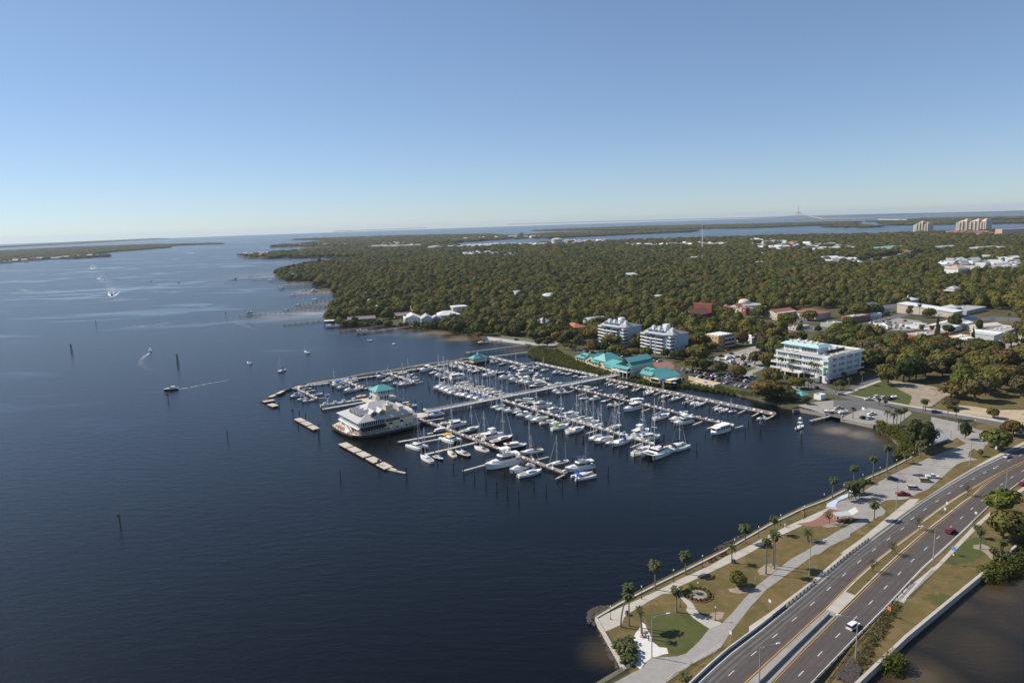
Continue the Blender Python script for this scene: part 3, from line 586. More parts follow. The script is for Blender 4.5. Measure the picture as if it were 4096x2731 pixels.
class Dock:
 """a pier from a to b (world x, y); u runs out from the root, n to the port side"""
 def __init__(s,name,label,a,b,w=2.0,z=1.5,m=None,rail=None,step=6.0,cat="dock",boxes=0,boxlabel=None,nm="dock"):
  s.a,s.b,s.w,s.z=Vector(a),Vector(b),w,z;d=s.b-s.a;s.L=d.length;s.u=d/s.L;s.n=Vector((-s.u.y,s.u.x));s.ang=math.atan2(s.u.y,s.u.x)
  s.t=thing(nm,label,cat,(s.a.x,s.a.y,0),s.ang);s.name=name
  b_=MB().box(s.L/2,0,z-.28,z,s.L,w)
  for sg in(-1,1):b_.box(s.L/2,sg*(w/2+.04),z-.35,z+.05,s.L,.1)
  b_.build("deck",m or M_PLANK,s.t)
  k=max(2,int(s.L/step));k=min(k,46)
  for i in range(k+1):
   for sg in(-1,1):pile(s.t,s.L*(i+.15)/(k+.3),sg*(w/2+.18),z+uni(.15,.9)-(.3 if rail else 0),1.0)
  for sg in((-1,1)if rail==2 else((rail,)if rail in(-1,1)else())):
   r=MB();y=sg*(w/2-.05);nn=int(s.L/2.4)
   for i in range(nn+1):r.box(s.L*i/nn,y,z,z+1.1,.1,.1)
   for h in(.35,.7,1.06):r.box(s.L/2,y,z+h,z+h+.09,s.L,.08)
   r.build("railing",M_RAILW,s.t)
  if boxes:
   for i in range(boxes):
    q=s.p((i+.6)*s.L/boxes+uni(-.8,.8),(1 if i%2 else-1)*(w/2-.5));o=link("dock_box",box_me,None,(q.x,q.y,z),s.ang+(0 if random.random()<.8 else PI/2))
    tag(o,"white lidded dock box standing on the planks of the "+boxlabel,"dock box","white dock boxes on the "+boxlabel)
    if i%3==1:
     q=s.p((i+.1)*s.L/boxes,(-1 if i%2 else 1)*(w/2-.3));o=link("power_pedestal",ped_me,None,(q.x,q.y,z),s.ang)
     tag(o,"slim white power post at the edge of the "+boxlabel,"power post","white power posts on the "+boxlabel)
 def p(s,t,off):return s.a+s.u*t+s.n*off
DOCKS={}
def dock(key,name,label,k1,p1,k2,p2,z=1.5,**kw):
 DOCKS[key]=Dock(name,label,at(k1,*p1,z),at(k2,*p2,z),z=z,boxlabel=name,**kw);return DOCKS[key]
dock('F',"restaurant dock","brown plank dock running out from the round-ended restaurant platform, nearest of the marina",'e',(560,160),'f',(1430,1465),w=2.6,m=M_PLANKB,boxes=24)
dock('C',"long middle dock","long plank dock crowded with sailboats, from the railed pier out to two catamarans",'f',(200,80),'d',(500,1085),w=2.4,boxes=38)
dock('D',"inner dock","brown dock between the crowded sailboat dock and the hedge, ending at a houseboat",'c',(1110,685),'d',(1580,805),w=2.2,m=M_PLANKB,boxes=30)
dock('E',"hedge dock","brown dock with railing and ramps along the mangrove hedge, carrying small open boats",'c',(1790,545),'d',(2170,645),w=2.2,m=M_PLANKB,rail=1,boxes=24)
dock('N1',"yacht dock","short grey dock with white motor yachts beyond the railed pier",'c',(100,470),'c',(880,665),w=2.0)
dock('N2',"sailboat dock","dock lined by tightly packed white sailboats beyond the railed pier",'b',(840,760),'b',(1590,985),w=2.2,boxes=22)
dock('N3',"houseboat dock","short dock ending at a boxy white houseboat, off the walkway of slabs",'b',(330,395),'b',(800,535),w=2.0,boxes=12)
dock('N4',"hut dock","dock with small boats running out beside the teal-roofed hut on the water",'b',(850,310),'b',(1640,520),w=2.0,boxes=20)
dock('N5',"white-railed dock","white-railed dock running from the teal hut towards the mangroves",'b',(1480,222),'b',(2120,372),w=2.0,rail=1,boxes=12)
dock('N7',"corner walkway","short railed walkway joining two docks at a corner near the mangroves",'b',(2120,372),'c',(480,245),w=2.0,rail=1)
dock('N6',"mangrove dock","white-railed dock alongside the wide mangrove bank, ending at the pier",'c',(480,245),'c',(1650,495),w=2.0,rail=1,boxes=20)
dock('W1',"westernmost dock","dock with small boats at the far west corner of the marina",'a',(195,470),'a',(540,640),w=2.0,boxes=10)
dock('W2',"blue-tarp dock","dock with blue-covered boats, second along the slab walkway from the west",'a',(930,350),'a',(1260,475),w=2.0,boxes=12)
dock('W3',"red-tent dock","dock with a red and grey tented boat, third along the slab walkway",'a',(1640,240),'a',(2070,385),w=2.0,boxes=12)
pier=dock('P',"railed pier","wide grey pier with white railings joining the shore pavilion to the restaurant",'b',(300,1255),'c',(2085,452),z=2.4,w=4.2,m=M_CONC,rail=2,cat="pier",step=5.0,nm="pier")
def fpier(dk,k,p,q,label,w=1.0,z=1.2,m=None):
 a,b=Vector(at(k,*p,z)),Vector(at(k,*q,z));d=b-a;t=thing("finger_pier",label,"pier",(a.x,a.y,0),math.atan2(d.y,d.x),"finger piers of the "+dk);L=d.length
 MB().box(L/2,0,z-.2,z,L,w).build("deck",m or M_CONC,t)
 for i in range(max(2,int(L/5))+1):
  n=max(2,int(L/5));pile(t,L*i/n,(w/2+.15)*(1 if i%2 else-1),z+uni(.3,1.2))
 return t
FP=[("restaurant dock",'e',(150,595),(1035,440),"long concrete finger pier nearest the restaurant, with a white catamaran alongside",1.8),("restaurant dock",'e',(660,830),(1640,600),"long concrete finger pier with white sailboats moored bow-in along its near side",1.9),("restaurant dock",'e',(1370,1140),(1815,1015),"concrete finger pier beside the bow of the large flybridge yacht",1.2),("restaurant dock",'e',(600,600),(980,530),"low floating dock between the two catamarans by the restaurant",1.4),("restaurant dock",'f',(870,1215),(1105,1155),"empty finger pier on the far side of the restaurant dock",.9),("restaurant dock",'f',(1240,1570),(1400,1490),"finger pier with steps at the outer end of the restaurant dock",.9),("restaurant dock",'e',(1520,470),(1740,425),"finger pier beside a grey sailboat on the restaurant dock",.9),("restaurant dock",'e',(730,190),(1020,150),"low float beside the blue-topped cruiser near the restaurant",1.0)]
for(dk,k,lst)in(("long middle dock",'f',(((1810,720),(2020,650)),)),("long middle dock",'B',(((1700,1030),(1800,990)),((1590,900),(1650,882)))),("inner dock",'c',(((1060,800),(1200,750)),((1260,858),(1430,808)),((1560,890),(1660,862)),((1800,945),(1890,915)),((1960,1048),(2140,985)),((1820,835),(1900,825)),((1650,765),(1740,745)))),("inner dock",'B',(((1800,692),(1880,667)),((1920,725),(1990,692)),((2060,767),(2110,740)))),("inner dock",'d',(((985,790),(1115,738)),((1190,845),(1320,790)),((1600,832),(1710,802)),((300,492),(370,480)),((470,542),(530,527)),((640,588),(710,570)),((1000,672),(1085,660)),((1200,725),(1285,705)),((1420,775),(1495,755)))),("hedge dock",'d',(((160,292),(240,235)),((310,310),(390,265)),((420,355),(545,298)),((580,382),(700,332)),((740,420),(858,368)),((930,452),(1025,402)),((1110,492),(1195,438)),((1275,545),(1370,497)),((1640,622),(1740,577)),((1840,665),(1935,617)),((2030,712),(2150,657)))),("hedge dock",'c',(((1780,630),(1925,570)),((1950,665),(2105,600)))),("blue-tarp dock",'a',(((1130,405),(1205,400)),((1230,440),(1300,432)))),("westernmost dock",'a',(((545,640),(660,625)),((260,605),(350,590)))),("red-tent dock",'a',(((2080,398),(2200,372)),))):
 for i,(p,q)in enumerate(lst):FP.append((dk,k,p,q,None,.9))
cnt={}
for(dk,k,p,q,lb,w_)in FP:
 if lb is None:
  cnt[dk]=cnt.get(dk,0)+1;lb="narrow pale finger pier of the %s, %s of the bare ones"%(dk,ORD[cnt[dk]-1])
 fpier(dk,k,p,q,lb,w_)
# ---------------------------------------------------------------- berthed boats: (kind, look, hull, cover, sheet, bow, stern)
BERTH={'F':[("cruiser","white cabin cruiser with bright blue top","white","bright blue",'e',(700,120),(1000,60)),("sail","white sailboat with green bimini","white","green",'e',(1330,200),(950,260)),("trawler","white pilothouse trawler with tan trim","white","grey",'e',(1450,240),(1090,320)),("sail","large grey sailboat with navy dodger","grey","navy",'e',(1690,325),(1330,420)),("sail","cream sailboat with tan covers","cream","tan",'e',(1900,420),(1610,500)),("yacht","white pilothouse motor yacht","white","white",'e',(2150,450),(1740,560)),("sail","maroon sailboat with a white deckhouse","maroon","white",'e',(2320,510),(1880,630)),("trawler","navy-bottomed trawler with red kayak","navy","red",'f',(700,950),(250,1020)),("sail","white sailboat with maroon sail cover","white","maroon",'f',(560,1100),(1000,1030)),("ketch","two-masted white ketch with green covers","white","green",'f',(1100,1310),(1480,1225)),("yacht","big trawler with navy canvas","white","navy",'f',(1400,1420),(1960,1330)),("cat","white catamaran with blue sail cover","white","blue",'f',(1980,1490),(1560,1560)),("skiff","small open boat with bright blue top","white","bright blue",'e',(690,440),(800,420)),("houseboat","low grey-roofed pontoon houseboat","grey","grey",'e',(820,400),(1030,365)),("cat","white catamaran moored by the restaurant end","white","black",'e',(660,735),(370,640)),("cat","white catamaran with yellow sail cover","white","yellow",'e',(1290,610),(1000,510)),("sail","white sailboat without canvas","white","white",'e',(575,860),(800,980)),("sail","small navy sailboat","navy","white",'e',(1005,925),(815,860)),("sail","cream sailboat with yellow cover","cream","yellow",'e',(1090,770),(1230,880)),("sail","white sailboat with maroon waterline","maroon","white",'e',(1225,775),(1500,860)),("sail","white sailboat with grey dodger","white","grey",'e',(1580,690),(1850,780)),("yacht","very large white flybridge motor yacht","white","white",'e',(1785,1100),(2440,950)),("cruiser","white express cruiser with black canvas enclosure","white","black",'f',(360,1460),(820,1340)),("sail","white navy-covered sailboat","white","navy",'f',(985,1420),(520,1530))],'C':[("sail","white sailboat with teal cover","white","teal",'f',(0,245),(280,190)),("sail","white sailboat with black sail cover","white","black",'f',(90,285),(380,235)),("express","white cruiser with navy waterline","white",None,'f',(250,318),(560,270)),("skiff","dark open motorboat","black",None,'f',(410,350),(590,300)),("cruiser","white sportfisher with sloping white canvas","white","white",'f',(480,390),(780,350)),("express","white cruiser with teal trim","white","teal",'f',(640,455),(960,385)),("sail","white sailboat with teal sail cover","white","teal",'f',(750,510),(1080,420)),("sail","cream sailboat with green covers","cream","green",'f',(1220,470),(930,535)),("cruiser","white cruiser with navy canvas","white","navy",'f',(1110,585),(1480,510)),("sail","sailboat carrying lime kayak","white","lime",'f',(1490,560),(1150,650)),("sail","pale blue sailboat","pale blue","white",'f',(1655,595),(1420,665)),("sail","white sailboat with wooden rail","white","tan",'f',(1785,615),(1440,715)),("sail","white sailboat with furled green cover","white","green",'f',(1850,845),(2090,750)),("sail","white sailboat with bright blue canvas","white","bright blue",'f',(1950,895),(2300,790)),("sail","small cream tan-covered sailboat","cream","tan",'f',(2165,915),(2350,850)),("sail","white sailboat with blue sail cover","white","blue",'B',(1520,1020),(1690,955)),("sail","white sailboat with stern railing","white","white",'B',(1885,1035),(1715,1105)),("cat","catamaran carrying orange kayak","white","black",'d',(305,1275),(600,1150)),("cat","black-covered catamaran","white","black",'d',(910,1085),(610,1150)),("sail","white sailboat with green dodger","white","green",'f',(830,80),(470,105)),("sail","cream sailboat with tan covers","cream","tan",'f',(860,120),(580,155)),("yacht","white flybridge yacht with navy top","white","navy",'f',(1180,180),(790,245)),("yacht","white flybridge yacht with green top","white","green",'f',(1400,270),(1070,330)),("trawler","sportfisher under pale blue tarp","white","pale blue",'f',(1680,350),(1380,420)),("sail","white sailboat with navy cover","white","navy",'f',(1820,400),(1570,450)),("sail","white sailboat with black boom cover","white","black",'f',(1940,430),(1650,500)),("sail","white sailboat with bare boom","white","white",'f',(2070,480),(1780,540)),("sail","cream sailboat with green bimini","cream","green",'f',(2130,530),(1910,580)),("sail","white sailboat with tan canvas","white","tan",'f',(2400,595),(2200,650)),("sail","white sailboat with brown canvas","white","tan",'B',(1610,825),(1470,862)),("trawler","grey trawler with navy top","white","blue",'B',(1980,930),(1780,960)),("yacht","white yacht with dark windows","white","white",'B',(1870,870),(1720,930))],'D':[("cruiser","white cruiser with navy cockpit cover","white","navy",'c',(790,795),(1000,735)),("express","cream cruiser with open cockpit","cream",None,'c',(860,830),(1070,780)),("sail","small white sailboat with grey canvas","white","grey",'c',(1280,920),(1470,890)),("cruiser","white cruiser with folded canvas","white","white",'c',(1480,950),(1680,895)),("skiff","dinghy with an orange kayak on it","cream",None,'c',(1705,968),(1850,940)),("express","white open cruiser","white",None,'c',(1825,1055),(2020,1000)),("trawler","white trawler yacht with upper helm","white","white",'B',(1630,690),(1800,650)),("sail","white sailboat with blue covers","white","blue",'d',(650,645),(410,715)),("express","white cruiser beside large yacht","white",None,'d',(660,745),(880,680)),("yacht","large white yacht with cream deck","white","white",'d',(700,790),(980,730)),("houseboat","boxy white houseboat","white","white",'d',(1240,925),(1500,850)),("skiff","white skiff near the pier","white",None,'c',(1290,645),(1140,660)),("skiff","small boat under a navy tarp","navy","navy",'c',(1360,655),(1250,690)),("cruiser","white cruiser with green bimini","white","green",'c',(1670,715),(1430,735)),("trawler","white trawler with radar arch","white","white",'c',(1600,750),(1380,720)),("yacht","white sedan yacht with dark bimini","white","black",'c',(2130,850),(1910,880)),("cruiser","navy cruiser with grey top","navy","grey",'c',(2220,870),(2070,890)),("houseboat","white sedan boat with a flat roof","white","white",'d',(295,440),(80,465)),("cruiser","white cruiser with blue bimini","white","blue",'d',(910,600),(770,635))],'E':[("skiff","white open skiff","white",None,'c',(1945,630),(1830,660)),("skiff","white skiff with raised outboard","white",None,'c',(2120,665),(2005,700)),("skiff","white skiff with grey seats","white",None,'c',(2220,685),(2085,720)),("ttop","white center console with folded top","white","grey",'d',(195,270),(90,300)),("skiff","slim white open skiff","white",None,'d',(420,315),(290,350)),("skiff","white skiff with grey engine","white",None,'d',(390,290),(280,322)),("skiff","white open boat","white",None,'d',(640,370),(505,398)),("ttop","white center console with canvas top","white","grey",'d',(770,395),(655,435)),("ttop","white center console with white top","white","white",'d',(970,440),(845,475)),("skiff","white bowrider","white",None,'d',(1065,465),(935,495)),("skiff","long white skiff","white",None,'d',(1140,480),(1020,515)),("skiff","white skiff with navy stripe","white",None,'d',(1410,545),(1285,572)),("skiff","white dinghy with black engine","white",None,'d',(1490,562),(1380,597)),("sail","small white sailboat with blue cover","white","blue",'d',(1480,605),(1605,580)),("express","white cuddy boat with yellow kayaks","white","yellow",'d',(1905,715),(2040,680))],'N1':[("express","white cruiser with tall arch","white",None,'b',(1650,650),(1930,580)),("express","long white cruiser","white",None,'b',(1820,695),(2150,620)),("cruiser","white cruiser with sloping canvas","white","white",'c',(130,640),(420,555)),("express","white cruiser with grey cockpit","white",None,'c',(270,650),(480,580)),("yacht","white sportfisher with red waterline","maroon","white",'c',(340,710),(680,660)),("cruiser","white cruiser close to the pier","white","white",'c',(620,715),(800,675)),("yacht","large white flybridge yacht","white","white",'c',(450,410),(130,470)),("cruiser","white cruiser with navy canvas","white","navy",'c',(280,545),(110,590)),("yacht","white sportfisher with tower","white","white",'c',(600,480),(440,530)),("cruiser","white sportfisher with outriggers","white","white",'c',(740,540),(580,580)),("skiff","tan pontoon boat","cream","tan",'c',(990,610),(830,630))],'N2':[("sail","white sailboat with tall mast","white","white",'b',(405,840),(760,750)),("sail","white sailboat with grey cover","white","grey",'b',(515,870),(840,790)),("sail","white sailboat with furled headsail","white","white",'b',(600,900),(900,820)),("sail","white sailboat with wide stern","white","white",'b',(680,930),(970,860)),("sail","white sailboat with navy cover","white","navy",'b',(820,955),(1080,890)),("sail","white sailboat with navy dodger","white","navy",'b',(910,980),(1190,900)),("sail","white sailboat with blue cover","white","blue",'b',(1035,1010),(1300,935)),("sail","cream sailboat with blue cover","cream","blue",'b',(1150,1035),(1400,960)),("sail","white sailboat with bright blue canvas","white","bright blue",'b',(1270,1060),(1500,995)),("sail","white sailboat with green cover","white","green",'b',(1130,695),(860,720)),("sail","white sailboat with tan covers","cream","tan",'b',(1210,740),(920,770)),("sail","cream sailboat with tan covers","cream","tan",'b',(1290,765),(1010,795)),("sail","white sailboat with black cover","white","black",'b',(1420,785),(1110,815)),("sail","cream sailboat with yellow flag","cream","tan",'b',(1500,815),(1200,840)),("sail","white sailboat with tan dodger","white","tan",'b',(1590,830),(1280,865)),("sail","grey sailboat with tan covers","grey","tan",'b',(1620,860),(1350,890)),("sail","white sailboat with grey dodger","white","grey",'b',(1740,870),(1450,910)),("sail","maroon sailboat with tan cover","maroon","tan",'b',(1850,905),(1580,935)),("sail","white sailboat nearest the pier","white","tan",'b',(1940,920),(1680,955))],'N3':[("cruiser","white cruiser with red seats","white","white",'b',(170,505),(420,440)),("skiff","white runabout","white",None,'b',(345,540),(500,505)),("cruiser","white cruiser under blue canvas","white","navy",'b',(460,600),(710,540)),("sail","maroon sailboat","maroon","tan",'b',(570,635),(790,590)),("houseboat","boxy white houseboat","white","white",'b',(1050,590),(745,640)),("skiff","skiff with red top","white","red",'b',(680,430),(530,445)),("skiff","dark skiff","black",None,'b',(740,470),(600,485)),("skiff","grey dinghy","grey",None,'b',(860,505),(720,520))],'N4':[("express","white runabout","white",None,'b',(730,410),(900,365)),("express","white cruiser","white",None,'b',(790,425),(960,385)),("cruiser","white cruiser with grey canvas","white","grey",'b',(905,450),(1110,400)),("express","white cruiser with tan seats","white",None,'b',(920,475),(1140,425)),("express","white open boat","white",None,'b',(1070,500),(1280,455)),("skiff","maroon runabout","maroon",None,'b',(1140,520),(1310,485)),("sail","white sailboat with grey cover","white","grey",'b',(1340,565),(1550,530)),("cruiser","white cruiser with white canvas","white","white",'b',(1350,590),(1590,555)),("skiff","grey dinghy","grey",None,'b',(1220,385),(1090,400)),("skiff","white dinghy","white",None,'b',(1380,415),(1260,435)),("ttop","black center console","black","black",'b',(1530,460),(1390,470)),("ttop","navy center console","navy","black",'b',(1660,475),(1510,490)),("skiff","black rubber boat","black",None,'b',(1780,500),(1640,525))],'N5':[("skiff","white skiff","white",None,'b',(1455,300),(1570,280)),("express","white cuddy boat","white",None,'b',(1500,335),(1650,305)),("ttop","dark center console","navy","grey",'b',(1670,370),(1800,340)),("skiff","grey skiff","grey",None,'b',(1850,420),(1980,390)),("sail","white sailboat with green cover","white","green",'b',(1920,450),(2090,410))],'N6':[("express","white cuddy boat","white",None,'c',(325,330),(470,305)),("cruiser","white cruiser with tan seats","white","white",'c',(430,350),(560,315)),("sail","white sailboat with brown cover","white","tan",'c',(570,390),(720,355)),("express","white open boat","white",None,'c',(790,440),(960,400)),("skiff","blue-covered runabout","white","blue",'c',(800,395),(900,375)),("skiff","black rubber boat","black",None,'c',(920,445),(1050,425)),("skiff","white skiff","white",None,'c',(1035,455),(1160,430)),("skiff","white bowrider","white",None,'c',(1165,495),(1270,472)),("skiff","white runabout","white",None,'c',(1280,515),(1390,490)),("express","white cruiser near the pier","white",None,'c',(1370,545),(1560,490))],'W1':[("cruiser","white cruiser with blue canvas","white","blue",'a',(115,620),(300,570)),("skiff","teal-covered skiff","white","teal",'a',(170,560),(300,535)),("express","white cruiser","white",None,'a',(225,665),(390,630)),("express","white open boat","white",None,'a',(305,692),(490,655)),("ttop","center console with teal top","grey","teal",'a',(460,480),(300,490)),("express","white cuddy boat","white",None,'a',(510,510),(370,530)),("sail","white sailboat with blue sail cover","white","blue",'a',(640,560),(450,590)),("skiff","white skiff with teal tarp","white","teal",'a',(380,445),(260,470))],'W2':[("cruiser","white cruiser with bright blue top","white","bright blue",'a',(755,455),(950,400)),("cruiser","white boat under a blue tarp","white","blue",'a',(845,490),(1040,440)),("skiff","dark skiff","black",None,'a',(960,505),(1110,475)),("express","white open cruiser","white",None,'a',(955,545),(1210,490)),("sail","small grey sailboat","grey","grey",'a',(760,400),(890,360)),("cruiser","cruiser with blue canvas","white","blue",'a',(1170,320),(990,350)),("express","white bowrider","white",None,'a',(1190,350),(1060,375)),("sail","dark sailboat with bare mast","black","black",'a',(1395,465),(1240,495))],'W3':[("cruiser","white cruiser with grey canvas","white","grey",'a',(1475,315),(1630,270)),("express","white cruiser","white",None,'a',(1550,380),(1720,345)),("sail","white sailboat with white cover","white","white",'a',(1600,340),(1750,310)),("express","white open boat","white",None,'a',(1720,420),(1880,380)),("sail","long white sailboat","white","white",'a',(1795,440),(2040,395)),("sail","white sailboat with navy cover","white","navy",'a',(2060,265),(1860,300)),("cruiser","cruiser with red canvas","white","red",'a',(2010,295),(1850,320)),("cruiser","cruiser under a grey tent","grey","grey",'a',(2120,315),(1920,340)),("sail","white sailboat with blue cover","white","blue",'a',(2150,350),(1960,365)),("skiff","white skiff","white",None,'a',(1960,235),(1800,255))],}
DROPS={"sail":["","dodger","furled_sail"],"cruiser":["","radar_arch"],"yacht":[""],"express":["","radar_arch"]}
n_pile=0
for key,lst in BERTH.items():
 dk=DOCKS[key];rows={1:[],-1:[]}
 for it in lst:
  kind,look,hl,cv,sh,bow,stern=it
  a,b=Vector(at(sh,*bow,.7)),Vector(at(sh,*stern,.7));c=(a+b)/2;d=a-b
  side=1 if(c-dk.a).dot(dk.n)>0 else-1
  rows[side].append(((c-dk.a).dot(dk.u),it,a,b,c,d))
 for side,rr in rows.items():
  rr.sort(key=lambda r:r[0]);sname="far side" if side>0 else "near side"
  for i,(t,it,a,b,c,d)in enumerate(rr):
   kind,look,hl,cv,sh,bow,stern=it;L=min(max(d.length*.97,BASE_L[kind]*.62),BASE_L[kind]*1.42)
   dr=(random.choice(DROPS[kind]),)if kind in DROPS else()
   boat(kind,c.x,c.y,math.atan2(d.y,d.x),L,"%s, %s on the %s of the %s"%(look,ORD[i],sname,dk.name),"boats berthed at the "+dk.name,hl,cv,dr)
   ax=d.normalized();out=ax if(c+ax*3-dk.a).dot(dk.n)*side>(c-dk.a).dot(dk.n)*side else-ax
   q=c+out*(L/2+uni(.6,1.6))+Vector((-ax.y,ax.x))*uni(1.8,2.6)*(1 if i%2 else-1)
   MOOR.append((q.x,q.y,uni(2.0,3.4),dk.name))
for(x,y,h,nm)in MOOR:
 o=pile(None,x,y,h,1.5);o.name="mooring_piling";tag(o,"dark wooden mooring piling standing off the berths of the "+nm,"piling","mooring pilings off the "+nm)
# ---------------------------------------------------------------- buildings: shared helpers
M_WHITEW=mat("white_wall",(0.74,0.74,0.73),0.7,0.08,0.4)
M_CREAMW=mat("cream_wall",(0.66,0.56,0.38),0.8,0.10,0.4)
M_TRIM=mat("white_trim",(0.78,0.78,0.77),0.5)
M_WIN=mat("window_glass",(0.02,0.024,0.03),0.12,spec=0.7)
M_METAL=stripe_mat("seamed_metal_roof",(0.50,0.48,0.46),(0.40,0.385,0.37),0.9,0.14,0,0.35)
M_METALY=stripe_mat("seamed_metal_roof_side",(0.50,0.48,0.46),(0.41,0.39,0.37),0.9,0.14,1,0.35)
M_TEAL=stripe_mat("teal_metal_roof",(0.12,0.375,0.355),(0.095,0.30,0.285),0.8,0.16,0,0.4)
M_TEALY=stripe_mat("teal_metal_roof_side",(0.12,0.375,0.355),(0.095,0.30,0.285),0.8,0.16,1,0.4)
M_AWN=mat("dark_green_awning",(0.012,0.022,0.024),0.85)
M_FASCIA=mat("dark_timber",(0.07,0.06,0.055),0.9,0.3,1.0)
M_TERRACE=mat("terrace_floor",(0.55,0.50,0.40),0.8,0.15,0.8)
M_SIGN_SHADE=mat("sign_shade_black",(0.015,0.015,0.016),0.5)
M_BROWN=mat("brown_table",(0.26,0.09,0.04),0.6)
def hip(b,x0,y0,x1,y1,z0,z1,inset=None,t=.25,mi=0,along=None,miside=None):
 """hip roof over a rectangle, ridge along the longer side"""
 W,D=x1-x0,y1-y0;al=along or('x' if W>=D else 'y');ins=(min(W,D)/2 if inset is None else inset)
 rg=[(x0+ins,(y0+y1)/2,z1),(x1-ins,(y0+y1)/2,z1)]if al=='x' else[((x0+x1)/2,y0+ins,z1),((x0+x1)/2,y1-ins,z1)]
 v=[(x0,y0,z0-t),(x1,y0,z0-t),(x1,y1,z0-t),(x0,y1,z0-t),(x0,y0,z0),(x1,y0,z0),(x1,y1,z0),(x0,y1,z0)]+rg
 b.add(v,[(3,2,1,0),(0,1,5,4),(1,2,6,5),(2,3,7,6),(3,0,4,7)],mi);o=len(b.v)-10
 F=[(4,5,9,8),(6,7,8,9),(5,6,9),(7,4,8)]if al=='x' else[(5,6,9,8),(7,4,8,9),(4,5,8),(6,7,9)]
 ms=[mi,mi,mi if miside is None else miside,mi if miside is None else miside]
 for f,m_ in zip(F,ms):b.f.append(tuple(o+i for i in f));b.m.append(m_)
 return b
def gable(b,x0,y0,x1,y1,z0,z1,along='x',t=.2,over=.4,mi=0):
 """gable roof slab pair with open ends"""
 if along=='x':
  ym=(y0+y1)/2;xs=(x0-over,x1+over);prof=[(y0-over,z0-over*.5),(ym,z1),(y1+over,z0-over*.5),(y1+over,z0-over*.5-t),(ym,z1-t),(y0-over,z0-over*.5-t)]
  b.loft([[(x,y,z)for y,z in prof]for x in xs],mi,cap=False);o=len(b.v)-12
 else:
  xm=(x0+x1)/2;ys=(y0-over,y1+over);prof=[(x0-over,z0-over*.5),(xm,z1),(x1+over,z0-over*.5),(x1+over,z0-over*.5-t),(xm,z1-t),(x0-over,z0-over*.5-t)]
  b.loft([[(x,y,z)for x,z in prof]for y in ys],mi,cap=False);o=len(b.v)-12
 for k in(0,6):b.f+=[(o+k,o+k+1,o+k+4,o+k+5),(o+k+1,o+k+2,o+k+3,o+k+4)];b.m+=[mi,mi]
 return b
def gable_wall(b,x0,y0,x1,y1,z0,z1,zr,along='x',mi=0):
 if along=='x':
  ym=(y0+y1)/2
  return b.loft([[(x,y0,z0),(x,y1,z0),(x,y1,z1),(x,ym,zr),(x,y0,z1)]for x in(x0,x1)],mi)
 xm=(x0+x1)/2
 return b.loft([[(x0,y,z0),(x1,y,z0),(x1,y,z1),(xm,y,zr),(x0,y,z1)]for y in(y0,y1)],mi)
_WM={}
def win(parent,x,y,z,w_,h,rz=0.0,m=None,name="window",d=.12):
 """a framed pane proud of its wall; rz=0 faces -y"""
 k=(round(w_,2),round(h,2),(m or M_WIN).name,name,d)
 if k not in _WM:
  b=MB().box(0,0,-h/2,h/2,w_,d,0,0);f=.08
  for sx in(-1,1):b.box(sx*(w_/2+f/2),0,-h/2-f,h/2+f,f,d+.06,0,1)
  for sz in(-1,1):b.box(0,0,sz*(h/2+f/2)-f/2,sz*(h/2+f/2)+f/2,w_,d+.06,0,1)
  if w_>1.4:b.box(0,0,-h/2,h/2,.07,d+.04,0,1)
  _WM[k]=b.mesh(name,[m or M_WIN,M_TRIM])
 o=link(name,_WM[k],parent,(x,y,z),rz);return o
def win_row(parent,p,q,n,z,w_,h,rz,m=None,name="window"):
 for i in range(n):
  t=(i+.5)/n;win(parent,p[0]+(q[0]-p[0])*t,p[1]+(q[1]-p[1])*t,z,w_,h,rz,m,name)
def railing(parent,ps,z,h=1.05,step=1.6,m=None,name="railing",solid=False):
 b=MB()
 for a,c in zip(ps,ps[1:]):
  L=math.dist(a,c);n=max(1,int(L/step))
  for i in range(n+1):b.box(a[0]+(c[0]-a[0])*i/n,a[1]+(c[1]-a[1])*i/n,z,z+h,.09,.09)
  for k in(.12,.5,.95):b.ribbon([a,c],.07,z+h*k,z+h*k+.08)
  if solid:b.ribbon([a,c],.03,z+.1,z+h*.9)
 return b.build(name,m or M_RAILW,parent)
def text(parent,body,x,y,z,size,rz,m,name="lettering",tilt=PI/2,ext=.03,shear=0.0):
 c=bpy.data.curves.new(name,'FONT');c.body=body;c.size=size;c.extrude=ext;c.align_x='CENTER';c.align_y='CENTER';c.shear=shear;c.materials.append(m)
 f=bpy.data.objects.new("type_setting",c);COL.objects.link(f);bpy.context.view_layer.update();me=bpy.data.meshes.new_from_object(f.evaluated_get(bpy.context.evaluated_depsgraph_get()));bpy.data.objects.remove(f);me.materials.clear();me.materials.append(m)
 o=link(name,me,parent,(x,y,z));o.rotation_euler=(tilt,0,rz);return o
# ---------------------------------------------------------------- restaurant on the water
ox,oy=at('r',685,775,9.3)
rest=thing("restaurant","large cream restaurant with grey metal hip roof on a platform over the water","restaurant",(ox,oy,0),R(36))
plat=[(-3.6,31),(-4.2,24),(-4.0,12),(-2.4,4),(.5,.2),(5,-2.4),(12,-3.2),(36,-3.6),(40.5,-.5),(41.5,6),(40.5,33),(30,35),(2,35)]
MB().prism(plat,.9,2.2,1,0).build("platform",[M_TERRACE,M_FASCIA],rest)
n_p=len(plat)
for i in range(n_p):
 a,b_=plat[i],plat[(i+1)%n_p];L_=math.dist(a,b_);k=max(1,int(L_/3.2))
 for j in range(k):
  pile(rest,a[0]+(b_[0]-a[0])*j/k,a[1]+(b_[1]-a[1])*j/k,3.1 if i<6 else 2.6,1.1)
MB().prism([(2,2),(35.2,2),(35.2,30),(2,30)],2.2,5.4).prism([(17.5,.8),(35.6,.8),(35.6,30.5),(17.5,30.5)],2.25,9.0).build("wall",M_CREAMW,rest)
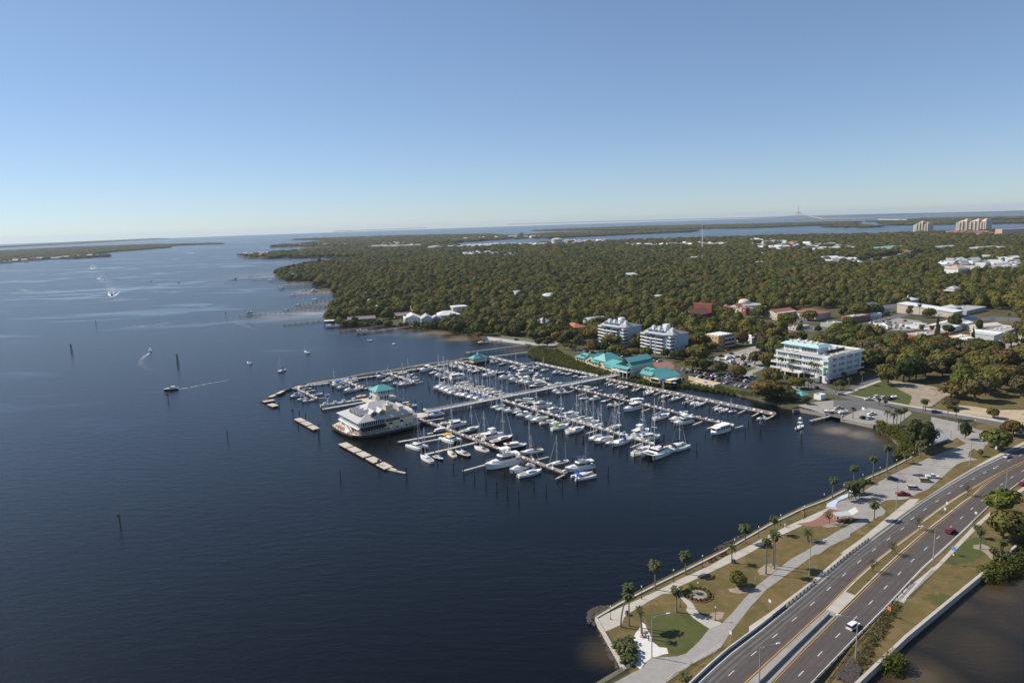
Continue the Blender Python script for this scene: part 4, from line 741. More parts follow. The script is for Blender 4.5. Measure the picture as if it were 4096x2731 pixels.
MB().prism([(1.6,1.4),(17.45,1.4),(17.45,30.4),(1.6,30.4)],5.3,6.15).prism([(1.6,1.4),(17.45,1.4),(17.45,30.4),(1.6,30.4)],8.6,9.02).build("gallery_wall",M_TRIM,rest)
MB().prism([(3.2,1.62),(17.4,1.62),(17.4,30),(3.2,30)],6.15,8.6).build("gallery_glass",M_WIN,rest)
b=MB()
for i in range(12):b.box(2.2+i*1.35,1.5,6.15,8.6,.22,.22)
for i in range(17):b.box(1.7,2+i*1.75,6.15,8.6,.18,.18)
b.build("mullion",M_TRIM,rest)
for i in range(9):o=MB().bar((1.0,1.2+i*3.6,2.2),(1.0,1.2+i*3.6,9.0),.13,n=6).build("column",M_TRIM,rest)
win_row(rest,(3.2,1.95),(17,1.95),8,3.8,1.2,2.2,0);win_row(rest,(1.95,4),(1.95,29),9,3.8,1.6,2.3,-PI/2)
MB().loft([[(x,-.9,4.5),(x,-.9,4.9),(x,1.35,6.0),(x,1.35,5.6)]for x in(1.5,17.6)]).build("awning",M_AWN,rest)
for x in(21.0,28.0):
 b=MB()
 for k in range(7):
  a0,a1=PI*k/7,PI*(k+1)/7;b.add([(x-1.2*math.cos(a0),.75-1.0*math.sin(a0),5.0),(x-1.2*math.cos(a1),.75-1.0*math.sin(a1),5.0),(x-.75*math.cos(a1),.75-.55*math.sin(a1),6.0),(x-.75*math.cos(a0),.75-.55*math.sin(a0),6.0)],[(0,1,2,3)])
  b.add([(x,.75,6.35),(x-.75*math.cos(a0),.75-.55*math.sin(a0),6.0),(x-.75*math.cos(a1),.75-.55*math.sin(a1),6.0)],[(0,1,2)])
 b.build("door_awning",M_AWN,rest);MB().box(x,.78,2.2,4.6,1.3,.12).build("door",M_TRIM,rest)
MB().box(22.5,.74,6.6,8.1,9.0,.1).build("sign_band",M_SIGN_SHADE,rest)
M_SIGNL=mat("sign_letters",(0.10,0.095,0.085),0.6)
text(rest,"RIVERHOUSE",22.5,.66,7.35,1.15,0,mat("sign_grey_letters",(0.35,0.33,0.29),0.6));text(rest,"Reef & Grill",31.3,.72,7.8,1.5,0,M_SIGNL,shear=.25)
MB().ribbon([(17.5,.74),(35.6,.74)],.12,6.1,6.35).build("wall_band",M_TRIM,rest)
b=MB();b.prism([(35.6,1),(39,2),(40,6),(40,20),(35.6,24)],5.2,5.5);b.build("balcony_floor",M_TRIM,rest);railing(rest,[(35.6,.9),(39,1.9),(40,6),(40,20)],5.5,1.1,solid=True)
for y in(2.5,6,10,14,18):MB().bar((39.4,y,2.2),(39.4,y,8.8),.12,n=6).build("column",M_TRIM,rest)
railing(rest,[(1.0,2),(1.0,30)],6.0,1.0,1.8);railing(rest,[(37,3.5),(37,26)],9.3,1.2,1.8,solid=True)
MB().prism([(.2,1.2),(2,1.2),(2,30.6),(.2,30.6)],5.25,5.5).build("gallery_floor",M_TRIM,rest)
b=MB()
for i in range(12):b.box(-.35,16.4-i*.55,2.2,5.4-i*.27,1.5,.56)
b.build("staircase",M_TRIM,rest)
b=MB()
for sx in(-1.15,.45):b.loft([[(sx,16.6,5.4),(sx+.08,16.6,5.4),(sx+.08,16.6,6.5),(sx,16.6,6.5)],[(sx,10,2.2),(sx+.08,10,2.2),(sx+.08,10,3.3),(sx,10,3.3)]])
b.build("stair_rail",M_TRIM,rest)
# roof: low verandah skirt, then a steep hip
E_=[(0,0),(37,0),(37,32),(0,32)];I_=[(6.2,4.6),(31,4.6),(31,27.4),(6.2,27.4)]
b=MB();v=[(x,y,9.05)for x,y in E_]+[(x,y,9.3)for x,y in E_]+[(x,y,11.4)for x,y in I_]+[(14.7,15.8,16.2),(24,15.8,16.2)]
b.add(v,[(3,2,1,0),(0,1,5,4),(1,2,6,5),(2,3,7,6),(3,0,4,7)],1)
for f,m_ in(((4,5,9,8),0),((5,6,10,9),1),((6,7,11,10),0),((7,4,8,11),1),((8,9,13,12),0),((9,10,13),1),((10,11,12,13),0),((11,8,12),1)):b.f.append(f);b.m.append(m_)
roof=b.build("roof",[M_METAL,M_METALY],rest)
def dormer(parent,x,y,rz,w_,d,z0,z1,zr,arch=True):
 """gabled dormer whose front faces local -y"""
 o=bpy.data.objects.new("dormer",None)
 b=MB();gable_wall(b,-w_/2,0,w_/2,d,z0,z1,zr,'y',0);k=len(b.f);gable(b,-w_/2,0,w_/2,d,z1,zr+.18,'y',.14,.35,1);
 o=b.build("dormer",[M_CREAMW,M_METALY,M_TRIM],parent,loc=(x,y,0),rz=rz)
 n=8;r=w_*.36;ps=[(-r,-.08,z0+.25),(r,-.08,z0+.25)]+[(r*math.cos(PI*i/n),-.08,z0+.25+(z1-z0)*.45+r*math.sin(PI*i/n)*.8)for i in range(n+1)]
 MB().add([(p[0],p[1],p[2])for p in ps]+[(p[0],.05,p[2])for p in ps],[tuple(range(len(ps)))]+[(i,(i+1)%len(ps),len(ps)+(i+1)%len(ps),len(ps)+i)for i in range(len(ps))]).build("dormer_window",M_WIN,o)
 b=MB();b.add([(-w_/2-.1,-.13,z0),(w_/2+.1,-.13,z0),(w_/2+.1,-.13,z1),(0,-.13,zr+.1),(-w_/2-.1,-.13,z1)],[])
 for a,c in((0,1),(1,2),(2,3),(3,4),(4,0)):
  p,q=b.v[a],b.v[c];b.bar(p,q,.14,n=4)
 for t in(-.33,0,.33):b.bar((t*r*2,-.13,z0+.2),(t*r*2,-.13,z1+.3),.05,n=4)
 b.build("dormer_trim",M_TRIM,o)
for y in(13.8,9.0):dormer(rest,4.6,y,-PI/2,4.2,6,10.6,12.3,13.9)
dormer(rest,4.6,19.5,-PI/2,4.2,6,10.6,12.3,13.9)
for x in(12.0,17.3):dormer(rest,x,3.4,0,4.7,7,10.6,12.4,13.9)
for(x,y,w_,d,z)in((22.3,6.4,4.6,4.2,15.2),(29.2,4.2,2.9,3.0,13.4)):
 o=MB().box(x,y,9.6,z,w_,d).build("roof_tower",M_CREAMW,rest);MB().box(x,y,z+.02,z+.3,w_+.5,d+.5).build("roof_tower_cap",M_METAL,o)
 if w_>4:MB().box(x+.4,y+.6,z+.3,z+1.7,1.2,1.2).box(x+.4,y+.6,z+1.7,z+1.95,1.5,1.5).build("chimney",M_TRIM,o)
for(x,y)in((14.2,10.0),(19.2,11.0),(33,6)):MB().path([(x,y,11),(x,y,14.6 if x<30 else 12.5),(x+.9,y-.3,14.6 if x<30 else 12.5)],.16,6).build("vent_pipe",M_ALU,rest)
ca,sa=math.cos(R(36)),math.sin(R(36))
def rl(x,y):return(ox+x*ca-y*sa,oy+x*sa+y*ca)
tb=MB().lathe([(.5,0),(.1,.06),(.06,.7)],8).box(0,0,.7,.78,1.5,1.5)
tab_me=tb.mesh("table",M_BROWN)
for i,(x,y)in enumerate([(-2.4,27),(-2.5,24),(-2.6,21),(-2.6,18),(-2.4,8),(-.3,8.5),(.2,4.5),(1.5,1.4),(4.5,-.6),(-1.2,25.5),(-1.3,22.5),(-1.3,19.5)]):
 px,py=rl(x,y);tag(link("dining_table",tab_me,None,(px,py,2.2),uni(0,1)),"brown outdoor dining table on the restaurant terrace over the water","table","terrace dining tables")
pb=MB().lathe([(.3,0),(.4,.55),(.36,.6)],8);plant_me=leaf_mesh("shrub",crown(31,5,90,.2)*np.array([.8,.8,.8])+np.array([0,0,.3]),M_DARK);pot_me=pb.mesh("pot",M_BROWN)
for i,x in enumerate((18.5,24.3,30.4,33.2)):
 px,py=rl(x,-.8);t=thing("potted_plant","dark clipped shrub in a pot by the restaurant side wall","plant",(px,py,2.2),0,"potted shrubs along the restaurant wall");link("pot",pot_me,t);link("foliage",plant_me,t)
# round forecourt between pier and restaurant, and the walkway past it
fx=at('r',2230,560,2.3);t=thing("pier_forecourt","round pale concrete forecourt joining the railed pier to the restaurant door","pier",(fx[0],fx[1],0),0)
MB().lathe([(5.6,1.9),(5.6,2.35)],28).build("deck",M_CONC,t)
for k in range(8):pile(t,5.2*math.cos(k*PI/4),5.2*math.sin(k*PI/4),1.9)
railing(t,[(5.4*math.cos(a),5.4*math.sin(a))for a in[R(-60+12*i)for i in range(8)]],2.35)
def walkway(label,k,p,q,w_,z,m=None,nm="concrete_walkway",step=5.0):
 d=Dock(nm,label,at(k,*p,z),at(k,*q,z),w=w_,z=z,m=m or M_CONC,step=step,cat="walkway",nm=nm);return d
walkway("brown plank gangway running along the restaurant side towards its dock",'r',(2225,640),(2345,720),3.0,2.0,M_PLANKB,"gangway")
# ---------------------------------------------------------------- harbour tower, hut, fuel dock
tx,ty=at('a',1465,532,9.3)
tw=thing("harbour_tower","two-storey white harbour office with teal hip roof on posts over the water","building",(tx,ty,0),R(34))
MB().prism([(-6,-3),(17,-3),(17,14),(-6,14)],1.6,2.0,0).build("platform",M_TERRACE,tw)
for i in range(6):
 for y in(-2.8,5.5,13.8):pile(tw,-5.8+i*4.5,y,1.9)
MB().box(6.2,5,5.4,5.75,13.4,11.4).build("balcony_floor",M_TRIM,tw);MB().box(6.4,5.2,2.0,5.4,7.5,6.5).box(6.4,5.2,5.75,8.9,9.4,7.4).build("wall",M_WHITEW,tw)
for i in range(6):
 for y in(-.3,10.2):MB().box(.1+i*2.45,y,2.0,9.1,.22,.22).build("column",M_TRIM,tw)
for y in(3.2,6.7):
 for x in(.1,12.35):MB().box(x,y,2.0,9.1,.22,.22).build("column",M_TRIM,tw)
railing(tw,[(-.4,10.5),(-.4,-.6),(12.8,-.6),(12.8,10.5),(-.4,10.5)],5.75,1.05,1.3)
win_row(tw,(2,1.45),(10.8,1.45),5,7.5,1.1,1.7,0);win_row(tw,(1.65,2),(1.65,8.4),3,7.5,1.2,1.7,-PI/2);win_row(tw,(3,1.9),(9.8,1.9),4,3.6,1.1,2.2,0)
hip(MB(),-1,-1.4,13.6,11.4,9.25,12.4,5.6,miside=1).build("roof",[M_TEAL,M_TEALY],tw)
hx,hy=at('b',1185,270,4.6)
ht_=thing("harbour_hut","low cream hut with teal hip roof and cupola standing in the water","building",(hx,hy,0),R(34))
MB().prism([(-.5,-.5),(16.2,-.5),(16.2,9.5),(-.5,9.5)],.5,1.3).build("platform",M_FASCIA,ht_)
MB().prism([(1,1),(14.8,1),(14.8,8),(1,8)],1.3,4.5).build("wall",M_CREAMW,ht_);rf=hip(MB(),0,0,15.8,9.2,4.6,7.4,5.0,miside=1).build("roof",[M_TEAL,M_TEALY],ht_)
cp=MB().box(7.9,4.6,6.6,8.2,1.7,1.7).build("cupola",M_TRIM,ht_);hip(MB(),6.6,3.3,9.2,5.9,8.2,9.2).build("cupola_roof",M_TEAL,cp)
for i in range(5):win(ht_,.95,2+i*1.3,3.3,.8,.8,-PI/2)
for x in(5,10):win(ht_,x,.95,3.4,.7,.7)
walkway("lower fuel dock of two parallel docks west of the restaurant",'a',(1305,690),(630,805),2.4,1.2)
walkway("upper fuel dock with white dispensers and a tall sign west of the restaurant",'a',(1320,640),(590,745),2.6,1.9)
d_=walkway("tan boat yard deck joining the harbour tower to the restaurant roof side",'a',(1300,640),(1480,690),7.0,1.9,M_TERRACE,"plank_deck")
d_=walkway("dark plank walk between the harbour tower and the restaurant",'r',(1120,200),(1640,300),5.0,1.8,M_PLANK,"plank_deck")
for i,(x,y)in enumerate(((665,735),(825,712),(1115,660),(958,690))):
 p=at('a',x,y,1.9);t=thing("fuel_dispenser","white fuel dispenser cabinet on the upper fuel dock","fuel pump",(p[0],p[1],1.9),R(30),"fuel dispensers on the upper fuel dock")
 MB().box(0,0,0,1.3,2.2,.8,top=.95).build("cabinet",M_BOX,t);MB().box(0,0,1.32,1.45,2.4,1.0,top=.8).build("lid",M_BOX,t)
p=at('a',712,718,1.9);t=thing("pole_sign","tall white pole sign with grey emblem above the fuel dock","sign",(p[0],p[1],1.9),R(20));MB().box(0,0,0,3.4,.5,.4).build("post",M_TRIM,t);MB().box(0,0,3.4,6.4,2.7,.35).build("panel",M_TRIM,t)
M_EMB=mat("grey_blue_emblem",(0.10,0.12,0.22),0.5);MB().lathe([(.95,-.02),(.95,.02)],20).build("emblem",M_EMB,t,loc=(0,-.2,4.9)).rotation_euler=(PI/2,0,0)
p=at('a',598,760,1.9);t=thing("dock_end_sign","yellow square sign on the outer end of the upper fuel dock","sign",(p[0],p[1],1.4),R(-60));MB().box(0,0,-.3,1.6,2.2,.15).build("panel",mat("yellow_sign",(0.60,0.50,0.05),0.5),t);MB().box(0,.12,-.9,-.3,.2,.2).build("post",M_PILE,t)
p=at('a',1235,628,2.0);o=boat("skiff",p[0],p[1],R(30),7.5,"orange-red open boat parked on the tan deck beside the harbour tower",None,"maroon");o.location.z=2.4
for c in o.children:
 if c.name.startswith("hull"):paint(c,COVER["orange"])
p=at('a',1377,645,2.0);t=thing("golf_cart","small dark golf cart with white roof on the tan deck","golf cart",(p[0],p[1],1.95),R(40));MB().box(0,0,.3,.9,2.3,1.2,top=.9).build("body",M_ENGINE,t);MB().box(0,0,1.85,1.95,1.7,1.25,top=.9).build("roof",M_BOX,t)
for sx in(-.8,.7):
 for sy in(-.55,.55):MB().bar((sx,sy-.1,.25),(sx,sy+.1,.25),.25,n=10).build("wheel",M_ENGINE,t)
for sx in(-.75,.75):
 for sy in(-.5,.5):MB().bar((sx,sy,.85),(sx,sy,1.87),.03,n=4).build("roof_post",M_ALU,t)
for i,(kind,look,hl,cv,bow,stern)in enumerate([("sail","white sailboat with royal blue sail cover beside the harbour tower","white","blue",(1900,660),(1700,690)),("sail","white sailboat with navy cover, just behind the restaurant roof","white","navy",(1990,700),(1790,730)),("cruiser","white cruiser with orange kayak behind the restaurant railing","white","orange",(2100,750),(1920,780)),("sail","white sailboat tied closest to the harbour tower posts","white","grey",(1760,645),(1560,680))]):
 a,c=Vector(at('a',*bow,.6)),Vector(at('a',*stern,.6));d=a-c;m_=(a+c)/2;boat(kind,m_.x,m_.y,math.atan2(d.y,d.x),min(max(d.length,9),13),look,None,hl,cv)
p=at('b',390,1265,.5);boat("express",p[0]-3,p[1]+6,R(150),7,"small red-covered motorboat by the round forecourt",None,"white")
# ---------------------------------------------------------------- slab breakwaters
def slab(k,c,ax,L,W,label,z=1.15,beams=True,tilt=0.0,m=None):
 p,a,b_=Vector(at(k,*c,z)),Vector(at(k,*ax[0],z)),Vector(at(k,*ax[1],z));d=b_-a
 t=thing("breakwater_slab",label,"breakwater",(p.x,p.y,z),math.atan2(d.y,d.x),None);t.rotation_euler.x=tilt
 MB().box(0,0,-.35,0,L,W,top=.99).build("slab",m or M_SLAB,t)
 for sy in(-1,1):MB().box(0,sy*W*.36,-1.6,-.36,L*.96,.5).build("beam",M_FASCIA,t)
for i,(x,y)in enumerate(((472,772),(533,805),(597,842))):slab('A',(x,y),((440,757),(640,858)),9.5,4.4,"%s tan concrete slab in the row of three lying off the restaurant front"%ORD[i])
for i,(x,y)in enumerate(((902,1008),(982,1050),(1067,1095),(1162,1145),(1262,1200))):slab('A',(x,y),((880,995),(1300,1220)),9.3,4.8,"%s tan concrete slab in the long row before the restaurant"%ORD[i],tilt=.05 if i==4 else 0)
slab('A',(1375,1252),((1300,1235),(1430,1262)),12,1.3,"broken dark concrete beam at the outer end of the slab row",.5);slab('A',(1330,1228),((1290,1215),(1380,1245)),8,1.0,"leaning pale beam next to the last broken slab",.9,tilt=.3)
slab('A',(176,592),((135,588),(225,572)),7.5,4.5,"corner slab of the bent breakwater at the west end");slab('A',(215,632),((150,600),(262,645)),9.5,4.4,"speckled slab ending the bent breakwater at the west end")
slab('A',(215,545),((180,562),(255,530)),8,3.6,"low slab of the western breakwater near its bend",.7);slab('A',(285,512),((250,530),(328,488)),10,4,"raised slab of the western breakwater",1.5,tilt=-.12);slab('A',(362,480),((328,497),(392,463)),9,3,"dark tilted slab of the western breakwater near the corner",1.0,tilt=-.35,m=M_FASCIA);slab('A',(140,588),((100,604),(170,572)),9,1.6,"dark beam pointing out from the western breakwater tip",.5,m=M_FASCIA)
def trough(k,x,y,L,label):
 p=at(k,x,y,1.6);t=thing("breakwater_trough",label,"breakwater",(p[0],p[1],0),R(33));b=MB();b.box(0,0,.2,.8,L*.95,2.8);b.build("base",M_FASCIA,t)
 b=MB();b.box(0,0,.8,1.5,L,3.2,top=.97);b.build("body",M_SLAB,t)
 for sy in(-1,1):MB().box(0,sy*1.25,1.5,2.1,L,.5).build("rim",M_SLAB,t)
for i,(k,x,y,L)in enumerate([('a',1170,283,10.5),('a',1350,253,11.5),('a',1572,218,11),('a',1790,190,11),('a',1980,155,10.5),('a',2150,125,10.5),('b',190,388,10),('b',420,350,11),('b',640,325,11),('b',865,295,10),('b',1045,255,9)]):trough(k,x,y,L,"%s concrete trough from the west along the outer slab walkway"%ORD[i])
def beam(label,k,p,q,w_,z,m):
 d=Dock("breakwater_beam",label,at(k,*p,z),at(k,*q,z),w=w_,z=z,m=m,step=12,cat="breakwater",nm="breakwater_beam")
beam("long low dark breakwater beam outside the westernmost walkway",'a',(390,412),(1040,312),2.6,.8,M_SLAB);beam("short dark beam at the west corner of the marina walkway",'a',(165,445),(365,415),2.2,.7,M_FASCIA)
walkway("outer slab walkway between the two western docks",'a',(190,460),(740,390),3.0,1.3);walkway("outer slab walkway from the blue-tarp dock to the red-tent dock",'a',(930,360),(1640,255),2.6,1.3);walkway("outer slab walkway from the red-tent dock to the houseboat dock",'a',(1640,245),(2270,155),2.6,1.3);walkway("outer slab walkway from the houseboat dock to the teal hut",'b',(0,460),(1100,292),2.6,1.3)
walkway("pale wedge-shaped landing at the head of the westernmost dock",'a',(180,485),(300,440),5,1.35)
shore_pier=Dock("shore pier","grey plank pier with dark posts from the teal hut to the mangrove point",at('b',1455,222,1.9),at('b',2245,128,1.9),w=2.6,z=1.9,step=5,cat="pier",nm="pier")
Dock("promenade pier","long brown fishing pier with a square end running out from the promenade",at('h',1130,770,2.4),at('h',90,905,2.4),w=2.4,z=2.4,m=M_PLANKB,step=4.6,cat="pier",nm="pier",rail=1)
p=at('h',85,905,2.4);t=thing("fishing_deck","square brown deck at the seaward end of the fishing pier","pier",(p[0],p[1],0),R(20));MB().box(0,0,2.1,2.4,8,6).build("deck",M_PLANKB,t)
for sx in(-3.8,0,3.8):
 for sy in(-2.8,2.8):pile(t,sx,sy,3.6,1.3)
Dock("small pier","short pale pier with a bench-like rack off the white promenade wall",at('h',630,695,1.6),at('h',240,745,1.6),w=2.0,z=1.6,step=4.5,cat="pier",nm="pier")
p=at('h',270,735,1.6);t=thing("boat_ramp_float","pale lounge-shaped float on the end of the short promenade pier","float",(p[0],p[1],1.62),R(20));MB().box(0,0,0,.5,5,3).build("base",M_CONC,t);MB().box(1.2,0,.5,1.4,2.6,2.8,topy=.4).build("back",M_CONC,t)
# ---------------------------------------------------------------- private piers along the western shore
for i,(lab,p,q,lift)in enumerate([("farthest of the long private piers, without a boat",(960,75),(440,120),0),("second farthest private pier with two lifted boats at its end",(1060,128),(120,180),1),("private pier with small lifts behind the white-roofed boathouse",(1080,153),(540,190),1),("private pier ending at a white-roofed boathouse",(1150,180),(860,205),2),("faint private pier passing behind a green lawn",(1600,215),(900,240),0),("private pier nearest the green lawn spit",(1680,262),(1030,300),1),("private pier ending at a tall two-level platform",(1640,300),(1070,340),2),("private pier with a white cruiser docked alongside",(1960,352),(1500,375),1),("private pier with two lifts at its outer end",(2060,405),(1280,462),1),("private pier beside an open boat lift frame",(2060,540),(1700,570),2),("private pier with a cluttered landing of lifts",(2130,570),(1385,640),1),("private pier just above the longest pier pair",(2160,620),(1395,680),0),("private pier with a mooring frame, second nearest of its bunch",(2160,655),(1160,735),1),("longest private pier of all with a dark boat lifted near its tip",(2150,700),(260,850),0),("bare private pier reaching out below the wooded point",(1990,925),(1090,1010),0)]):
 a,b_=at('i',*p,1.9),at('i',*q,1.9);d=Dock("private_pier",lab,a,b_,w=2.6,z=1.9,step=7,cat="pier",nm="private_pier")
 e=d.p(d.L-3,0)
 if lift:
  b2=MB().box(d.L+1,0,1.7,1.9,8,7);b2.build("end_platform",M_PLANK,d.t)
  for sx in(-2.5,4.5):
   for sy in(-3.3,3.3):pile(d.t,d.L+sx,sy,3.2 if lift==1 else 4.6,1.3)
  if lift==2:MB().box(d.L+1,0,4.6,4.85,8.4,7.4,top=.9).build("roof",M_METAL,d.t)
for i,(k,kind,bow,stern,lab,hl)in enumerate([('i',"express",(395,838),(515,820),"dark-hulled motorboat on a lift near the tip of the longest private pier","black"),('i',"yacht",(1585,418),(1740,405),"white sportfishing yacht docked at a private pier","white"),('i',"skiff",(160,175),(225,165),"white boat lifted at the end of the second farthest private pier","white"),('i',"skiff",(1490,515),(1520,508),"tiny white boat drifting among the private piers","white"),('g',"express",(80,505),(310,490),"white cruiser lying in front of the flat-roofed boathouse","white"),('g',"express",(575,590),(650,570),"white boat on the lift at the end of the grey house pier, outer one","white"),('g',"express",(665,585),(750,570),"white covered boat on the lift of the grey house pier, inner one","white"),('g',"cruiser",(815,712),(755,708),"small anchored motorboat with bright blue top off the house piers","white"),('g',"skiff",(1180,765),(1142,755),"plain white dinghy anchored off the wooded shore","white")]):
 a,c=Vector(at(k,*bow,.6)),Vector(at(k,*stern,.6));d=a-c;m_=(a+c)/2;o=boat(kind,m_.x,m_.y,math.atan2(d.y,d.x),min(max(d.length,BASE_L[kind]*.7),BASE_L[kind]*1.6),lab,None,hl,"bright blue" if "blue top" in lab else "white")
 if "lift" in lab:o.location.z=1.6
Dock("brown_pier","brown pier with a square end in front of the white gabled house",at('g',1010,475,2),at('g',310,560,2),w=1.9,z=2,m=M_PLANKB,step=7,cat="pier",nm="private_pier")
Dock("grey_pier","pale pier leading from the light blue house to two lifted boats",at('g',1500,478,2),at('g',575,595,2),w=1.9,z=2,step=7,cat="pier",nm="private_pier")
a,b_=at('g',150,430,0),at('g',90,480,0);t=thing("boathouse","open boathouse with flat white roof on posts over the water","boathouse",(*at('g',150,470,0),0),R(8));MB().box(0,0,5.6,5.9,13,9,top=.96).build("roof",M_WHITEW,t)
for sx in(-6,0,6):
 for sy in(-4,4):pile(t,sx,sy,5.6)
# ---------------------------------------------------------------- boats under way and at anchor, markers, wakes
def open_boat(kind,k,bow,stern,lab,hl="white",cv=None,L=None):
 a,c=Vector(at(k,*bow,.4)),Vector(at(k,*stern,.4));d=a-c;m_=(a+c)/2
 return boat(kind,m_.x,m_.y,math.atan2(d.y,d.x),L or min(max(d.length,BASE_L[kind]*.7),BASE_L[kind]*1.5),lab,None,hl,cv),m_,d.normalized()
open_boat("sail",'A',(518,135),(552,142),"white sailboat anchored in the open bay with a dark blue boom cover","white","navy",10);open_boat("sail",'A',(270,325),(322,305),"white sailboat anchored off the slab breakwater, nearer of the two","white","maroon",11)
open_boat("express",'J',(2115,1282),(2150,1290),"white cabin boat anchored between the green marker and the sailboats","white",None,8);open_boat("sail",'J',(1287,588),(1298,586),"tiny dark sailboat anchored far out in the bay","black","black",8);open_boat("sail",'J',(1520,597),(1531,596),"tiny white sailboat anchored far out in the bay","white","white",8)
W1,w1,d1=open_boat("yacht",'J',(952,718),(957,690),"dark-topped motor yacht speeding head-on with a wide foaming wake","white","black",15)
W2,w2,d2=open_boat("yacht",'J',(789,482),(791,470),"white motor yacht under way farther up the bay, second in line","white","white",17)
W3,w3,d3=open_boat("skiff",'J',(905,577),(880,573),"white speedboat crossing behind the leading motor yacht","white",None,9)
W4,w4,d4=open_boat("ttop",'J',(1290,1172),(1278,1195),"white center console boat heading away with a curved wake","white","white",8.5)
W5,w5,d5=open_boat("cruiser",'M',(1303,215),(1378,208),"white cruiser gliding past the marina with a thin wake","navy","white",10.5)
W6,w6,d6=open_boat("skiff",'C',(1445,1300),(1375,1330),"white fishing boat with a lookout tower leaving the boat ramp","white",None,7.5)
b=MB()
for s in(-1,1):
 for x in(-.9,.9):b.bar((x,s*.8,.7),(x*.7,s*.6,4.6),.05,n=4)
b.box(0,0,2.7,2.8,2.2,1.8);b.box(0,0,4.6,4.7,1.7,1.5);b.box(0,0,4.7,5.2,.9,.9,top=.8);b.build("lookout_tower",M_GEL,W6)
open_boat("skiff",'J',(1395,371),(1410,366),"minute white speedboat far up the bay near the left shore","white",None,9);open_boat("skiff",'J',(1655,344),(1640,343),"minute white speedboat with a long straight wake far up the bay","white",None,9);open_boat("skiff",'I',(592,529),(575,529),"minute speedboat racing along the near point with a long wake","white",None,9)
def foam_mat():
 m=bpy.data.materials.new("foam");m.use_nodes=True;nt=m.node_tree;N=nt.nodes;L=nt.links;b=N["Principled BSDF"];b.inputs["Base Color"].default_value=(.80,.84,.86,1);b.inputs["Roughness"].default_value=.9
 g=N.new("ShaderNodeNewGeometry");n=N.new("ShaderNodeTexNoise");n.inputs["Scale"].default_value=.35;n.inputs["Detail"].default_value=6;L.new(g.outputs["Position"],n.inputs["Vector"])
 at_=N.new("ShaderNodeAttribute");at_.attribute_name="thick";ad=N.new("ShaderNodeMath");ad.operation='ADD';L.new(n.outputs["Fac"],ad.inputs[0]);L.new(at_.outputs["Fac"],ad.inputs[1])
 mr=N.new("ShaderNodeMapRange");mr.inputs[1].default_value=.75;mr.inputs[2].default_value=1.5;mr.inputs[4].default_value=.95;L.new(ad.outputs[0],mr.inputs[0]);L.new(mr.outputs[0],b.inputs["Alpha"]);return m
M_FOAM=foam_mat()
def wake(lab,P,W,T):
 """a foam ribbon lying on the water along points P with widths W and thickness T (fading to open water at the rims)"""
 V,Fc,th=[],[],[];n=len(P)
 for i in range(n):
  a,c=Vector(P[max(0,i-1)]),Vector(P[min(n-1,i+1)]);d=(c-a).normalized();nn=Vector((-d.y,d.x))
  for s,k in((-1,0),(-.45,1),(.45,1),(1,0)):q=Vector(P[i])+nn*(W[i]/2*s);V.append((q.x,q.y,.05));th.append(T[i]*k)
 for i in range(n-1):
  for k in range(3):Fc.append((i*4+k,i*4+k+1,i*4+k+5,i*4+k+4))
 me=bpy.data.meshes.new("wake_foam");me.from_pydata(V,[],Fc);me.materials.append(M_FOAM);at_=me.attributes.new("thick",'FLOAT','POINT');at_.data.foreach_set("value",th)
 o=link("wake_foam",me);setting(o,"stuff");o["label"]=lab
def ridge(P,w_,h):
 """a low travelling wave"""
 b=MB();secs=[]
 for i in range(len(P)):
  a,c=Vector(P[max(0,i-1)]),Vector(P[min(len(P)-1,i+1)]);d=(c-a).normalized();nn=Vector((-d.y,d.x));k=math.sin(PI*(i+.6)/(len(P)+.4));p=Vector(P[i])
  secs.append([(p.x+nn.x*s*w_,p.y+nn.y*s*w_,z*k*h-.02)for s,z in((-1,0),(-.4,.55),(0,1),(.4,.55),(1,0))])
 b.loft(secs,close=False,cap=False);setting(b.build("bow_wave",M_WATER,smooth=True),"stuff")
ridge(pts('J',[(925,712),(800,690),(650,668),(400,640),(150,608),(60,595)]),5,.55);ridge(pts('J',[(985,714),(1080,688),(1200,655),(1400,580),(1520,535),(1610,510)]),5,.55)
P_=pts('J',[(955,722),(930,705),(932,685),(940,665)]);wake("white bow foam on the left of the speeding yacht",P_,[2,5,5,2],[.9,1,.6,.15])
P_=pts('J',[(955,722),(985,708),(1010,690),(1030,655)]);wake("white bow foam on the right of the speeding yacht",P_,[2,5,5,2],[.9,1,.6,.15])
P_=pts('J',[(955,705),(955,670),(950,630),(930,600),(890,570),(850,530),(830,510)]);wake("broad pale wake behind the speeding yacht",P_,[10,30,38,42,40,35,25],[.6,.36,.27,.24,.22,.18,.08])
P_=pts('J',[(790,484),(790,470),(800,460),(790,445),(770,430)]);wake("pale wake behind the second motor yacht",P_,[14,24,30,34,24],[.8,.5,.33,.24,.08])
for x0,x1,y0,y1,lab in((740,785,484,478,"left bow foam of the second motor yacht"),(835,795,470,480,"right bow foam of the second motor yacht")):P_=pts('J',[(x0,y0),((x0+x1)/2,(y0+y1)/2),(x1,y1)]);wake(lab,P_,[8,12,10],[.2,.6,1])
P_=pts('J',[(905,578),(880,573),(850,572),(842,560),(870,535)]);wake("foam behind the crossing speedboat",P_,[6,9,12,18,14],[1,.95,.6,.4,.2])
P_=pts('J',[(1282,1198),(1240,1225),(1205,1260),(1205,1295),(1240,1330),(1340,1360),(1450,1375)]);wake("curved pale wake of the boat heading away",P_,[1.5,5,8,8,6,5,3],[.8,.4,.3,.28,.26,.22,.08])
P_=pts('M',[(1378,210),(1480,198),(1600,172),(1800,135),(1950,115)]);wake("thin wake trailing the gliding cruiser",P_,[1.2,2.5,4,5,4],[.9,.5,.4,.3,.1])
